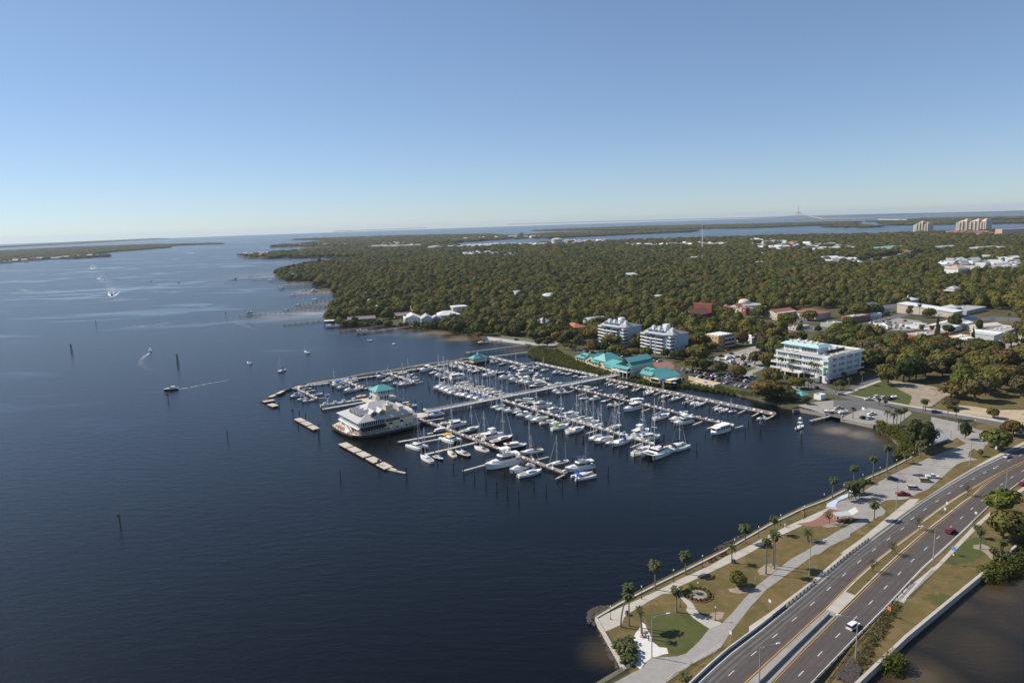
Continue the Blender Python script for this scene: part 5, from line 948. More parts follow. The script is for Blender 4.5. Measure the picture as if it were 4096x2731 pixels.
P_=pts('I',[(592,529),(450,535),(250,540),(0,547),(-300,552)]);wake("long straight wake along the near point",P_,[8,16,18,20,16],[1,.8,.6,.55,.3])
P_=pts('J',[(1655,345),(1580,342),(1500,346),(1450,350)]);wake("long wake of the far speedboat",P_,[14,20,24,20],[1,.7,.4,.2])
for P_,W_,T_ in((pts('J',[(0,657),(180,655),(230,672),(390,677)]),[10,14,14,8],.38),(pts('J',[(1250,435),(1300,405),(1350,403)]),[60,60,20],.3),(pts('J',[(1370,400),(1480,400),(1600,430)]),[20,26,14],.36),(pts('J',[(190,487),(350,489),(510,494)]),[12,18,10],.36),(pts('J',[(0,945),(150,925),(340,910)]),[8,14,8],.30),(pts('J',[(640,960),(740,930),(900,930)]),[16,18,8],.22),(pts('J',[(1030,965),(1250,980),(1400,950),(1550,920)]),[6,8,20,14],.30),(pts('J',[(760,890),(850,850),(940,835)]),[12,16,8],.27),(pts('J',[(960,780),(1150,755),(1300,715),(1450,703)]),[9,11,8,5],.28),(pts('J',[(1610,938),(1800,925),(2000,935),(2120,975),(2250,1040)]),[5,8,8,10,8],.28),(pts('J',[(0,880),(150,865),(300,845)]),[7,9,6],.3)):
 wake("faint pale slick left on the water by earlier boats",P_,W_,[.6*T_]+[T_]*(len(P_)-2)+[.4*T_])
def dolphin(k,x,y,h,lab,board=None):
 p=at(k,x,y);t=thing("channel_marker",lab,"channel marker",(p[0],p[1],0),0)
 if board=="dolphin" or board=="green":
  for q in((-.9,0),(.9,.3),(.1,-.8)):MB().bar((q[0],q[1],-1),(q[0]*.25,q[1]*.25,h),.28,.24,7).build("piling",M_PILE,t)
 else:MB().bar((0,0,-1),(0,0,h),.24,.2,7).build("piling",M_PILE,t)
 if board:
  m={"green":mat("green_board",(0.02,0.30,0.12),.6),"white":M_BOX,"dolphin":M_PILE,"red":M_BOX,"dark":M_PILEG}[board]
  MB().box(0,-.35,h-1.6,h,1.5,.1).build("board",M_BOX if board=="red" else m,t)
  if board in("white","red"):
   MB().box(0,-.42,h-1.3,h-.3,.8,.04).build("notice",M_PILEG,t)
   if board=="red":MB().box(0,-.35,h+.02,h+.35,1.5,.1).build("board_top",COVER["red"],t)
   else:MB().box(0,-.35,h+.02,h+.5,.5,.5).build("lantern",COVER["green"],t)
dolphin('J',612,1190,8,"dark three-pile dolphin standing alone in the left part of the bay","dolphin");dolphin('J',1521,1292,9,"three-pile dolphin with a green board in mid bay","green");dolphin('J',823,972,7,"slim marker post beyond the dark dolphin","dark");dolphin('J',1933,895,7,"thin marker post off the longest private pier","dark")
dolphin('M',1319,295,5,"slim marker post below the gliding cruiser","dark");dolphin('M',1786,605,5.5,"bare dark post alone in open water west of the breakwaters");dolphin('M',944,1280,5.5,"slim marker post in the dark near water, lowest at the left","dark");dolphin('C',1040,1335,5,"marker post with white notice board and green lantern by the dock heads","white");dolphin('C',1425,1425,5,"marker post with red-topped white notice board off the boat ramp","red")
dolphin('A',851,1335,5,"lone dark piling before the end of the slab row");dolphin('A',1216,1215,4,"piling leaning over the last slab","dark");dolphin('A',1472,1300,4.5,"piling with a white cap just beyond the slab row","dark");dolphin('A',647,940,5,"piling with a pale notice beside the row of three slabs","dark");dolphin('A',405,735,4.5,"piling on a dark float beside the row of three slabs","dark")
for i,(k,x,y,h)in enumerate([('A',466,740,4),('A',525,770,4),('A',650,865,4),('A',452,835,3),('A',910,985,4.5),('A',275,655,4),('A',1310,965,4),('A',1170,1010,3),('A',1286,1055,3.5),('B',32,1240,3.5),('B',338,1395,4),('B',441,1435,4.5),('B',542,1490,5),('B',647,1535,5),('B',790,1412,4),('B',905,1460,4.2),('B',1055,1415,4.2),('B',1488,1290,4.5),('B',2320,1055,4),('B',1925,1185,4),('B',130,1300,4),('B',232,1345,3.5),('B',1197,1370,4),('C',735,1420,4),('C',896,1380,4),('C',925,1300,3.5),('C',122,1445,4),('A',1620,665,4),('A',1560,640,4),('A',1900,560,4),('A',1675,455,3.5),('B',1665,1100,3.5),('B',1595,1075,3.5),('B',1250,970,3.5),('B',1185,960,3)]):
 p=at(k,x,y);o=link("mooring_piling",pile_me,None,(p[0],p[1],0));o.scale=(1.6,1.6,h)
 tag(o,"stout dark piling standing free in the water around the marina edge","piling","free-standing pilings around the marina")
# ---------------------------------------------------------------- shore buildings (each in its own frame: x to the right-back, y to the left-back)
Z0=GZ
M_BLUEW=mat("blue_grey_wall",(0.40,0.46,0.55),0.8,0.08,0.3)
M_GREYR=mat("grey_roof",(0.40,0.40,0.39),0.7,0.12,0.25)
M_YELW=mat("ochre_wall",(0.60,0.40,0.17),0.85,0.10,0.4)
M_BRICK=mat("red_brick",(0.27,0.085,0.055),0.9,0.2,1.0)
M_BRICKR=mat("brick_roof",(0.20,0.075,0.055),0.9,0.15,0.6)
M_TILE=stripe_mat("clay_tile_roof",(0.44,0.17,0.09),(0.33,0.12,0.065),0.5,0.3,0,0.8)
M_PINKR=stripe_mat("red_shingle_roof",(0.30,0.115,0.085),(0.25,0.095,0.07),0.6,0.25,0,0.85)
M_BEIGE=mat("beige_wall",(0.58,0.51,0.42),0.8,0.08,0.3)
M_WROOF=mat("white_roof",(0.72,0.72,0.70),0.6,0.10,0.2)
M_FLAT=mat("grey_flat_roof",(0.36,0.35,0.33),0.85,0.2,0.15)
M_GREYW=mat("grey_wall",(0.42,0.43,0.44),0.8,0.1,0.3)
M_DARKR=mat("dark_shingle_roof",(0.17,0.16,0.155),0.85,0.2,0.3)
M_PALETEAL=mat("pale_teal_roof",(0.36,0.58,0.58),0.5,0.08,0.4)
def bld(name,label,o,rz,cat="building"):return thing(name,label,cat,(o[0],o[1],0),R(rz))
FOOT=[]
def foot(o,rz,x0,y0,x1,y1,m=2.0):
 c,s=math.cos(R(rz)),math.sin(R(rz));FOOT.append([(o[0]+x*c-y*s,o[1]+x*s+y*c)for x,y in((x0-m,y0-m),(x1+m,y0-m),(x1+m,y1+m),(x0-m,y1+m))])
# two condominium blocks
def condo(o,label):
 t=bld("condominium",label,o,36);W,D,e=24.8,29.5,20.0;foot(o,36,0,0,W,D+7);MB().prism([(5,D),(16,D),(16,35),(5,35)],Z0,e-2.2).build("side_wall",M_BLUEW,t)
 MB().prism([(3.0,4.2),(W,4.2),(W,D),(3.0,D)],Z0,e).prism([(3.5,.05),(W,.05),(W,4.2),(3.5,4.2)],Z0,e).build("wall",M_BLUEW,t)
 F=[Z0+1.2+3.0*k for k in range(6)]
 b=MB();g=MB()
 for k,z in enumerate(F):
  for(y0,y1,x0)in((23.0,29.6,.6),(18.2,22.0,1.5),(8.6,16.4,.9),(28.6,36.0,2.2)):
   if k==4 and 20<y0<25:y0,y1,x0=16.0,29.6,.6
   if k==5 and y0==18.2:continue
   o_=MB();xb=9.0 if y0>28 else 3.0;o_.prism([(x0,y0),(xb,y0),(xb,y1),(x0,y1)],z,z+.22);o_.ribbon([(xb,y1-.08),(x0+.06,y1-.08),(x0+.06,y0+.08),(3.0,y0+.08)],.12,z+.22,z+1.2);o_.build("balcony",M_TRIM,t)
   g.box(2.97 if y0<28 else 4.95,(y0+y1)/2,z+.4,z+2.5,.1,(y1-y0)*.86)
  o_=MB();o_.prism([(.6,-.9),(5.6,-.9),(5.6,3.4),(.6,3.4)],z,z+.22);o_.ribbon([(.66,3.3),(.66,-.84),(5.5,-.84)],.12,z+.22,z+1.2);o_.build("balcony",M_TRIM,t)
  g.box(3.45,1.9,z+.4,z+2.5,.1,3);g.box(5.0,.02,z+.4,z+2.5,2.4,.1)
  if k%2:win(t,2.97,6.4,z+1.6,1.4,1.2,-PI/2)
 g.build("balcony_glass",M_WIN,t)
 b=MB()
 for y in(22.6,17.2,4.3):b.box(2.0,y,Z0,e-2,2.2,.7)
 b.box(.9,1.0,Z0,e-.5,.4,.4);b.build("pier_wall",M_BLUEW,t)
 # roof: hipped, with three terrace openings in the front slope
 zr=e+3.9;x1=10.5;b=MB();ys=[(4.6,8.0),(8.0,13.2),(13.2,15.0),(15.0,20.2),(20.2,21.8),(21.8,27.0),(27.0,29.0)]
 S=lambda x:e+(zr-e)*(x+1.0)/(x1+1.0)
 for i,(y0,y1)in enumerate(ys):
  spans=((-1.0,2.2),(7.0,x1))if i%2 else((-1.0,x1),)
  for(xa,xb)in spans:b.add([(xa,y0,S(xa)),(xb,y0,S(xb)),(xb,y1,S(xb)),(xa,y1,S(xa)),(xa,y0,S(xa)-.25),(xb,y0,S(xb)-.25),(xb,y1,S(xb)-.25),(xa,y1,S(xa)-.25)],[(3,2,1,0),(4,5,6,7),(0,1,5,4),(1,2,6,5),(2,3,7,6),(3,0,4,7)])
 b.add([(x1,4.6,zr),(x1,29,zr),(W+1,D+1,e),(W+1,-1,e),(-1,4.6,e),(-1,29.0,e),(2.4,-1.4,e),(x1,4.0,zr),(-1,D+1,e)],[(0,1,2,3),(0,3,6,7),(4,0,7,6),(1,5,8),(1,8,2)]);b.prism([(-.9,4.6),(2.4,-1.2),(W+.9,-.9),(W+.9,D+.9),(-.9,D+.9)],e-.35,e-.02)
 b.build("roof",M_GREYR,t)
 for i in(1,3,5):
  y0,y1=ys[i];MB().box(7.0,(y0+y1)/2,e,S(7.0)-.3,.15,y1-y0).box(4.5,y0+.05,e,e+2.6,4.6,.1).box(4.5,y1-.05,e,e+2.6,4.6,.1).build("terrace_wall",M_BLUEW,t);MB().box(6.88,(y0+y1)/2,e+.2,e+2.6,.1,(y1-y0)*.8).build("terrace_door",M_WIN,t)
 for y in(3.4,10.8,18.0,24.8):
  c_=MB().box(7.6,y,e+1,zr+1.2,2.2,2.0).box(7.6,y,zr+1.2,zr+1.45,2.6,2.4).build("chimney",M_TRIM,t)
  for q in(-.6,0,.6):MB().lathe([(.22,0),(.22,.5)],7,(7.6+q*.8,y+q,zr+1.45)).build("chimney_pot",M_TRIM,c_)
 MB().box(15.5,17.0,e+3,zr+2.6,5.0,4.5).build("lift_house",M_TRIM,t);return t
condo((103.0,624.8),"pale blue condominium block with stacked white balconies, farther of the twin blocks");condo((134.7,574.7),"pale blue condominium block with stacked white balconies, nearer to the ochre building")
# marina pavilion with teal roofs
O_=(86.8,500.8);mp=bld("marina_pavilion","long cream shore pavilion with bright teal roofs and a tall hall at the pier root",O_,34);foot(O_,34,-3,-30,27,78,1)
def wing(x0,y0,x1,y1,h,hr,along,kind="gable",mi=None,over=.8):
 b=MB()
 if kind=="gable":gable_wall(b,x0,y0,x1,y1,Z0,Z0+h,Z0+hr-.3,along)
 else:b.prism([(x0,y0),(x1,y0),(x1,y1),(x0,y1)],Z0,Z0+h)
 b.build("wing_wall",M_CREAMW,mp);r=MB()
 if kind=="gable":gable(r,x0,y0,x1,y1,Z0+h,Z0+hr,along,.25,over);o=r.build("roof",M_TEAL if along=='x' else M_TEALY,mp)
 else:hip(r,x0-over,y0-over,x1+over,y1+over,Z0+h,Z0+hr,kind,miside=(1 if along=='x' else 0));o=r.build("roof",[M_TEAL if along=='x' else M_TEALY,M_TEALY if along=='x' else M_TEAL],mp)
 return o
wing(13,64,25,78,3.6,6.6,'y',5.0);wing(12,52,26,64,4.5,8.2,'x');wing(9.5,45,20,53.5,4.0,7.0,'y');wing(10.5,37,28,52,5.6,10.6,'x',6.0);wing(8,17,24,37,4.4,7.4,'y',3.0);wing(6.4,24,9,34,3.0,3.7,'y',1.0)
MB().prism([(3,0),(26,0),(26,13.5),(3,13.5)],Z0,10.4).prism([(4,3.2),(25,3.2),(25,10.2),(4,10.2)],10.4,13.4).build("hall_wall",M_CREAMW,mp)
b=MB()
for(ya,za,yb,zb)in((-1.0,10.1,3.2,12.0),(14.5,10.1,10.2,12.0)):b.loft([[(x,ya,za),(x,yb,zb),(x,yb,zb-.25),(x,ya,za-.25)]for x in(.5,27)])
b.build("hall_lower_roof",M_TEAL,mp);gable(MB(),3.0,2.6,25.6,10.8,13.3,15.8,'x',.25,.8).build("hall_upper_roof",M_TEAL,mp)
b=MB();n=9;b.loft([[(x,6.7+3.0*math.cos(PI*i/n),10.5+2.9*math.sin(PI*i/n))for i in range(n+1)]for x in(.9,3.6)]);b.build("arched_awning",M_AWN,mp)
MB().prism([(-2.2,-.5),(3.0,-.5),(3.0,17),(-2.2,17)],5.6,5.95).build("balcony",M_TRIM,mp);railing(mp,[(3,-.4),(-2.1,-.4),(-2.1,16.9),(3,16.9)],5.95,1.1,1.5,solid=True)
b=MB();b.loft([[(-2.9,y,8.6),(1.6,y,10.0),(1.6,y,9.75),(-2.9,y,8.35)]for y in(-1.2,17.5)]);b.build("balcony_roof",M_TEALY,mp)
for y in(-.3,4,8.3,12.6,16.8):MB().box(-2.0,y,Z0,8.6,.3,.3).build("post",M_TRIM,mp)
MB().box(2.9,7,6.2,8.6,.15,12).build("balcony_glass",M_WIN,mp);MB().box(2.9,7,2.0,4.8,.12,11).build("shade_door",M_AWN,mp);win_row(mp,(5,-.05),(9,-.05),2,7.6,1.6,1.4,0,mat("teal_glass",(.10,.32,.30),.2))
for x in(8,14,20):MB().box(x,-.06,2,10,.18,.12).build("wall_batten",M_TRIM,mp)
wing(7,-17,22,-1.5,3.8,7.4,'y',4.5);wing(11,-19,26,-9,4.2,7.2,'x');wing(4.0,-28,24,-18,3.8,6.4,'x')
for y in(-6.8,-9.4):
 d_=MB();gable_wall(d_,0,-.8,3,.8,6.6,7.4,8.1,'x');gable(d_,0,-.8,3,.8,7.5,8.3,'x',.1,.2,1);d_.build("roof_dormer",[M_CREAMW,M_TEAL],mp,loc=(9.5,y,0));win(mp,9.45,y,7.1,.7,.6,-PI/2)
for y in(68.5,72.0):d_=MB();gable_wall(d_,0,-.8,3,.8,5.4,6.4,7.2,'x');gable(d_,0,-.8,3,.8,6.5,7.4,'x',.1,.2,1);d_.build("roof_dormer",[M_CREAMW,M_TEAL],mp,loc=(13.6,y,0))
for(x,y0,y1,n,z)in((8,18,36,5,3.4),(12,53,63,3,3.5),(13,65,77,4,3.2),(9.5,46,53,2,3.3),(7,-16,-3,4,3.2)):win_row(mp,(x-.06,y0),(x-.06,y1),n,z,1.5,1.5,-PI/2)
MB().box(3.95,-23,2.2,4.4,.1,7.6).build("shopfront_glass",M_WIN,mp);MB().box(3.6,-23,4.5,4.75,1.0,8.4).build("shopfront_eave",M_TRIM,mp)
text(mp,"Regatta Pointe",3.75,-23,6.0,1.35,-PI/2,M_SIGNL,shear=.2)
for y in(57.5,47.5):b=MB();b.loft([[(x,y+2.0*math.cos(PI*i/7),4.0+1.9*math.sin(PI*i/7))for i in range(8)]for x in(9.4 if y<50 else 11.2,13)]);b.build("arched_awning",M_AWN,mp)
MB().box(14,-31,4.3,4.6,14,6).build("terrace_roof",M_DARKR,mp);MB().box(10.5,-33.5,4.7,4.9,9,4).build("terrace_roof",M_WROOF,mp)
for x in(7,13,19):MB().box(x,-35,Z0,4.4,.2,.2).build("post",M_TRIM,mp)
def loc34(x,y):c,s=math.cos(R(34)),math.sin(R(34));return(O_[0]+x*c-y*s,O_[1]+x*s+y*c)
for i,(x,y,m,nm)in enumerate(((5.5,-30.5,"blue","lavender"),(5.5,-33.5,"yellow","yellow"),(6.0,-36.0,"yellow","second yellow"),(7.5,-38.8,"pale blue","pale blue"),(24.5,-52.5,"blue","round blue"))):
 p=loc34(x,y);t=thing("parasol","%s parasol %s"%(nm,"beside the swimming pool" if i==4 else "on the restaurant terrace behind the mangrove hedge"),"parasol",(p[0],p[1],Z0));MB().bar((0,0,0),(0,0,2.6),.04,n=5).build("pole",M_TRIM,t);MB().lathe([(1.5,2.2),(.8,2.55),(.05,2.8)],10).build("canopy",COVER[m],t)
t=thing("swimming_pool","turquoise swimming pool behind a long yellow wall by the mangrove hedge","swimming pool",(*O_,0),R(34));MB().prism([(21.5,-62),(28.5,-62),(28.5,-40),(21.5,-40)],Z0-.2,Z0+.28).build("pool_deck",M_TERRACE,t);MB().sheet([(23,-51),(27,-51),(27,-41),(23,-41)],Z0+.31).build("pool_water",mat("pool_water",(.10,.36,.32),.08),t)
MB().ribbon([(21.4,-62),(28.6,-62),(28.6,-33)],.3,Z0-.2,Z0+2.6).build("wall",mat("yellow_plaster",(.66,.50,.26),.85,.12,.4),t);MB().ribbon([(21.4,-62),(28.6,-62),(28.6,-33)],.42,Z0+2.6,Z0+2.75).build("wall_cap",M_TRIM,t);MB().lathe([(1.6,0),(1.6,.35)],14,(24.5,-56,Z0+.2)).build("spa_tub",M_CONC,t)
# large white office building
O_=(220.5,468.0);of=bld("office_building","big white terraced office building with pale teal penthouse roof and corner stair tower",O_,33);foot(O_,33,-2,-1,46,44)
lv=[Z0+4.4,Z0+8.6,Z0+12.8,Z0+17.0]
MB().prism([(1.5,1),(45,1),(45,42),(1.5,42)],lv[0],lv[3]-.3).prism([(5,3),(44,3),(44,41),(5,41)],Z0,lv[0]).build("wall",M_WHITEW,of)
for k,z in enumerate(lv):
 w_=(2.6,2.6,1.7,1.3)[k];ext=(3.5,3.0,1.0,0)[k]
 MB().prism([(1.5-w_,1-w_*.7),(46,1-w_*.7),(46,42+ext),(1.5-w_,42+ext)],z-.35,z).build("gallery_floor",M_TRIM,of)
 railing(of,[(45.8,1.15-w_*.7),(1.65-w_,1.15-w_*.7),(1.65-w_,41.8+ext),(12,41.8+ext)],z,1.05,2.4,solid=True)
for k,z in enumerate(lv[:3]):
 for(y0,y1,n)in((33,41,6 if k==2 else 4),(6.5,19.5,9 if k==2 else 7)):win_row(of,(1.46,y0),(1.46,y1),n,z+1.9,.8,1.8,-PI/2)
 MB().box(1.1,26.3,z+.15,z+3.5,.8,9.5).build("curtain_glass",mat("teal_curtain_glass",(.05,.10,.11),.12),of)
 b=MB()
 for i in range(8):b.box(.66,22+i*1.25,z+.15,z+3.5,.1,.12)
 b.box(.66,26.3,z+1.8,z+1.95,.1,9.4);b.build("curtain_mullion",M_TRIM,of)
 for(x0,x1,n)in((7,13,4),(16,23,4),(26,33,4),(36,42,3)):win_row(of,(x0,.96),(x1,.96),n,z+1.9,.85,1.8,0)
MB().prism([(.6,8),(6,8),(6,40),(.6,40)],Z0,lv[0]-.5).build("ground_floor_shade",M_SIGN_SHADE,of)  # solid black block paints the shade of the open ground floor
for y in(9,17.5,25,33,40):MB().box(.2,y,Z0,lv[0]-.3,.9,.9).build("column",M_BEIGE,of)
MB().prism([(-5,18),(0,18),(0,34),(-5,34)],Z0+3.8,Z0+4.2).build("entrance_canopy",M_BEIGE,of)
for y in(18.6,33.4):MB().box(-4.6,y,Z0,Z0+3.8,.8,.8).build("column",M_BEIGE,of)
b=MB();b.box(-1.2,-.3,Z0,lv[3]+1.5,3.4,3.6)
for k,z in enumerate(lv):b.prism([(-4.2,-3.6),(1.6,-3.6),(1.6,.2),(-4.2,.2)],z-1.4,z-1.1);b.ribbon([(-4.1,.1),(-4.1,-3.5),(1.5,-3.5)],.14,z-1.1,z-.1)
b.build("stair_tower",M_WHITEW,of);MB().box(-2.96,-.3,lv[0]+1,lv[3],.1,2.2).build("stair_glass",mat("green_stair_glass",(.10,.26,.10),.2),of)
b=MB()
for i in range(12):b.box(-2.4-i*.55,5.5,Z0,lv[0]-i*.36,.58,3.0)
b.build("entrance_stair",M_CONC,of);MB().ribbon([(-2,3.9),(-9,3.9)],.2,Z0,Z0+3.4).ribbon([(-2,7.1),(-9,7.1)],.2,Z0,Z0+3.4).build("stair_wall",M_WHITEW,of)
MB().sheet([(.8,.4),(45.4,.4),(45.4,41.6),(.8,41.6)],lv[3]+.03).build("roof_deck",M_FLAT,of)
MB().ribbon([(45.4,.3),(45.4,41.6),(14,41.6)],.4,lv[3],lv[3]+1.2).build("parapet",M_TRIM,of);MB().loft([[(28,-1.2,lv[3]+.2),(28,.9,lv[3]+1.5),(28,.9,lv[3]+.1)],[(46.6,-1.2,lv[3]+.2),(46.6,.9,lv[3]+1.5),(46.6,.9,lv[3]+.1)]]).build("roof_edge",M_GREYR,of)
MB().box(29,11,lv[3],lv[3]+1.9,20,.5).build("screen_wall",M_SIGN_SHADE,of)
for(x,y,r)in((16,5,2.6),(24,5.5,2.8),(7,31,2.6),(7,36,2.4)):MB().lathe([(r,0),(r,.7),(r*.92,.75),(r*.9,.2)],22,(x,y,lv[3])).build("round_planter",M_BEIGE,of)
for i,(x,y,w_,d,h)in enumerate(((38,17,3,2,1.8),(40,24,2,2,1.4),(36,26,4,2.2,1.6),(32,19,2,3,1.3),(11,9,2.4,1.8,1.2))):MB().box(x,y,lv[3]+.05,lv[3]+h,w_,d).lathe([(w_*.2,h),(w_*.2,h+.2)],8,(x,y,lv[3])).build("air_unit",M_ALU,of)
zt=lv[3];MB().prism([(9,13),(22,13),(22,41),(9,41)],zt,zt+4.6).build("penthouse_wall",M_WHITEW,of);win_row(of,(8.95,14),(8.95,26),10,zt+2.2,.9,2.6,-PI/2);win_row(of,(8.95,28.5),(8.95,40),9,zt+2.4,.75,1.9,-PI/2)
v=[(7,11,zt+4.7),(24,11,zt+4.7),(24,43,zt+4.7),(7,43,zt+4.7),(10,14,zt+6.6),(21,14,zt+6.6),(21,40,zt+6.6),(10,40,zt+6.6)]
MB().add(v,[(3,2,1,0),(0,1,5,4),(1,2,6,5),(2,3,7,6),(3,0,4,7)]).build("penthouse_roof",M_PALETEAL,of);MB().sheet([(10,14),(21,14),(21,40),(10,40)],zt+6.4).build("penthouse_deck",M_BEIGE,of)
b=MB()
for i in range(9):b.box(12+(i%2)*6+uni(-1,1),16+i*2.6,zt+6.4,zt+7.3+uni(0,.7),uni(1.2,2.4),uni(1,2))
b.build("roof_plant",M_ALU,of)
# ochre apartment house
O_=(184.9,602.1);t=bld("apartment_house","three-storey ochre apartment house with scalloped white roof edge and shaded balconies",O_,34);W,D,h=25,19.3,12.4;foot(O_,34,0,0,W,D)
MB().prism([(0,0),(W,0),(W,D),(0,D)],Z0,h).build("wall",M_YELW,t)
for z in(Z0+3.8,Z0+7.5):MB().ribbon([(W,-.1),(-.1,-.1),(-.1,D)],.25,z,z+.3).build("string_course",M_BEIGE,t)
b=MB();ps=[]
for(p,q,n)in(((0,D),(0,0),5),((0,0),(W,0),7)):
 for i in range(n*6):u=i/(n*6);ps.append((p[0]+(q[0]-p[0])*u,p[1]+(q[1]-p[1])*u,.9+.75*abs(math.sin(PI*i/6))))
for a,c in zip(ps,ps[1:]):b.prism([(a[0],a[1]),(c[0],c[1]),(c[0]+.25,c[1]+.25),(a[0]+.25,a[1]+.25)],[h]*4,[h+a[2],h+c[2],h+c[2],h+a[2]])
b.build("parapet",M_YELW,t);MB().sheet([(.3,.3),(W,.3),(W,D),(.3,D)],h+.1).build("roof",M_WROOF,t)
for k in range(3):
 z=Z0+2.2+3.7*k;win_row(t,(-.05,1),(-.05,D-1),5,z,.9,1.6,-PI/2);MB().box(14.5,-.05,z-1.2,z+1.3,14,.2).build("loggia_shade",M_SIGN_SHADE,t);MB().ribbon([(7.4,-1.2),(21.6,-1.2)],.15,z-1.3,z-.2).build("balcony",M_TRIM,t);win_row(t,(1.5,-.05),(5.5,-.05),2,z,1.0,1.5,0)  # flat black panel paints the shade inside each loggia
for x in(7.5,12.2,16.9,21.6):MB().box(x,-1.1,Z0,h-1.2,.5,.5).build("column",M_YELW,t)
MB().loft([[(6.5,y,z)for y,z in((-2.4,h-1.7),(.0,h-.7),(0,h-1.0),(-2.4,h-1.95))],[(22.6,y,z)for y,z in((-2.4,h-1.7),(.0,h-.7),(0,h-1.0),(-2.4,h-1.95))]]).build("porch_roof",M_GREYR,t)
# plain blocks of the town: (name, label, corner sheet/x/y at eave height z, rz, W, D, wall, roof, kind, ridge)
def block(name,label,o,rz,W,D,h,wall,roof,kind="flat",ridge=3.0,wins=0,cat="building",along=None,over=.5,floors=1):
 t=bld(name,label,o,rz,cat);foot(o,rz,0,0,W,D);al=along or('x' if W>=D else 'y');b=MB()
 if kind=="gable":gable_wall(b,0,0,W,D,Z0,h,h+ridge-.2,al);b.build("wall",wall,t);gable(MB(),0,0,W,D,h,h+ridge,al,.25,over).build("roof",roof,t)
 elif kind=="hip":b.prism([(0,0),(W,0),(W,D),(0,D)],Z0,h);b.build("wall",wall,t);hip(MB(),-over,-over,W+over,D+over,h,h+ridge,along=al).build("roof",roof,t)
 else:
  b.prism([(0,0),(W,0),(W,D),(0,D)],Z0,h);b.build("wall",wall,t);MB().sheet([(.3,.3),(W-.3,.3),(W-.3,D-.3),(.3,D-.3)],h+.04).build("roof",roof,t);MB().ribbon([(.12,.12),(W-.12,.12),(W-.12,D-.12),(.12,D-.12),(.12,.12)],.25,h-.01,h+.7).build("parapet",wall,t)
  if W*D>150:
   for q in range(3):MB().box(W*uni(.2,.8),D*uni(.2,.8),h+.05,h+uni(.9,1.6),uni(1.2,2.6),uni(1.2,2.2)).build("roof_unit",M_ALU,t)
 for f in range(floors):
  z=Z0+1.8+f*3.3
  if wins:win_row(t,(1,-.06),(W-1,-.06),max(1,int(W/3.6)),z,1.1,1.3,0);win_row(t,(-.06,1),(-.06,D-1),max(1,int(D/3.6)),z,1.1,1.3,-PI/2)
 return t
block("shop_building","white low building with stepped grey gable front, right of the ochre house",(222.4,622.8),30,14,30,6,M_WHITEW,M_WROOF,wins=1)
t=block("brick_church","red brick church with a steep brown roof among the oaks",(210,762),45,36,22,9.5,M_BRICK,M_BRICKR,"gable",6.0,wins=1,cat="church",along='x');MB().box(33,11,Z0,19,5,23.5).build("transept_gable",M_BRICK,t);MB().box(-.1,11,11,13.4,.3,1.2).build("gable_window",M_TRIM,t)
block("parish_hall","dark gabled hall roof peeking from the oaks beside the brick church",at('u',500,400,5),45,14,10,5,M_WHITEW,M_DARKR,"gable",4.5)
# museum with dome
O_=at('u',1055,265,Z0);mu=bld("museum","cream museum with brick corner blocks, red roofs and a pale dome",O_,33);foot(O_,33,-6,-4,50,36)
MB().prism([(0,0),(34,0),(34,34),(0,34)],Z0,9).prism([(-5,6),(0,6),(0,28),(-5,28)],Z0,9.5).build("wall",M_BEIGE,mu)
for y in(2.5,31):MB().box(-2.2,y,Z0,9.6,6.5,6).build("corner_block",M_BRICK,mu);MB().box(-5.55,y,6.6,8.0,.15,1.4).build("medallion",M_TRIM,mu);hip(MB(),-6,y-3.6,1.6,y+3.6,9.6,12.2).build("block_roof",M_PINKR,mu)
MB().loft([[(x,10,9.4),(x,24,9.4),(x,17,13)]for x in(-5.6,8)]).build("pediment",M_BEIGE,mu);gable(MB(),-5,10,8,24,9.5,13.4,'x',.25,.6).build("portico_roof",M_PINKR,mu)
win_row(mu,(-5.05,9),(-5.05,26),3,5.4,1.8,3.4,-PI/2)
MB().lathe([(15,0),(15,3.2)],28,(18,14,8.2)).build("drum",M_GREYW,mu);MB().lathe([(14.6,0),(14.6,.2)],28,(18,14,11.5)).build("drum_roof",M_FLAT,mu)
MB().lathe([(7.0,0),(7.1,1.6),(6.6,3.2),(5.2,4.6),(3.0,5.5),(.2,5.9)],26,(20,22,11.4)).build("dome",M_BEIGE,mu,smooth=True)
block("gallery_building","long beige gallery with red hipped roof and pedimented end, joined beside the museum",(299.4,758.7),30,32,20,9,M_BEIGE,M_PINKR,"gable",3.6,wins=1,along='x')
block("storage_hall","beige windowless hall with red roof and flat grey top behind the gallery",(339.0,750.0),31,26,32,8.2,M_BEIGE,M_PINKR,"hip",3.4,wins=0)
T=[("brick_shop_row","long two-storey red brick shop row with grey roof and white windows",('v',100,400,7),27,29,14,7.6,M_BRICK,M_FLAT,1),("green_shed","pale green windowless shed in front of the brick shop row",('u',2180,400,4.5),27,18,14,5,mat("pale_green_wall",(.33,.38,.32),.8),M_FLAT,0),("white_shop","low white shop with flat white roof behind the brick row",('v',280,360,6),22,24,12,5.5,M_WHITEW,M_WROOF,1),("motel_strip","low tan motel strip with long flat roof and shaded front",('u',1690,450,3.6),33,24,9,4.0,M_BEIGE,M_FLAT,1),("small_flat_shop","small white flat-roofed shop at the edge of the oaks",('v',440,510,4),-15,9,20,4.0,M_WHITEW,M_WROOF,0),("cream_hall","long cream hall with tilted white roof and a brown door sign",('v',1430,395,3),-70,6,44,0,M_BEIGE,M_WROOF,0)]
for nm,lb,(k,x,y,z),rz,W,D,h,wl,rf_,wn in T[:5]:block(nm,lb,at(k,x,y,z),rz,W,D,h,wl,rf_,wins=wn,floors=2 if h>7 else 1)
O_=at('v',1420,395,Z0);t=bld("cream_hall","long cream hall with a tilted white roof and blue fence before it",O_,34);foot(O_,34,0,0,22,62)
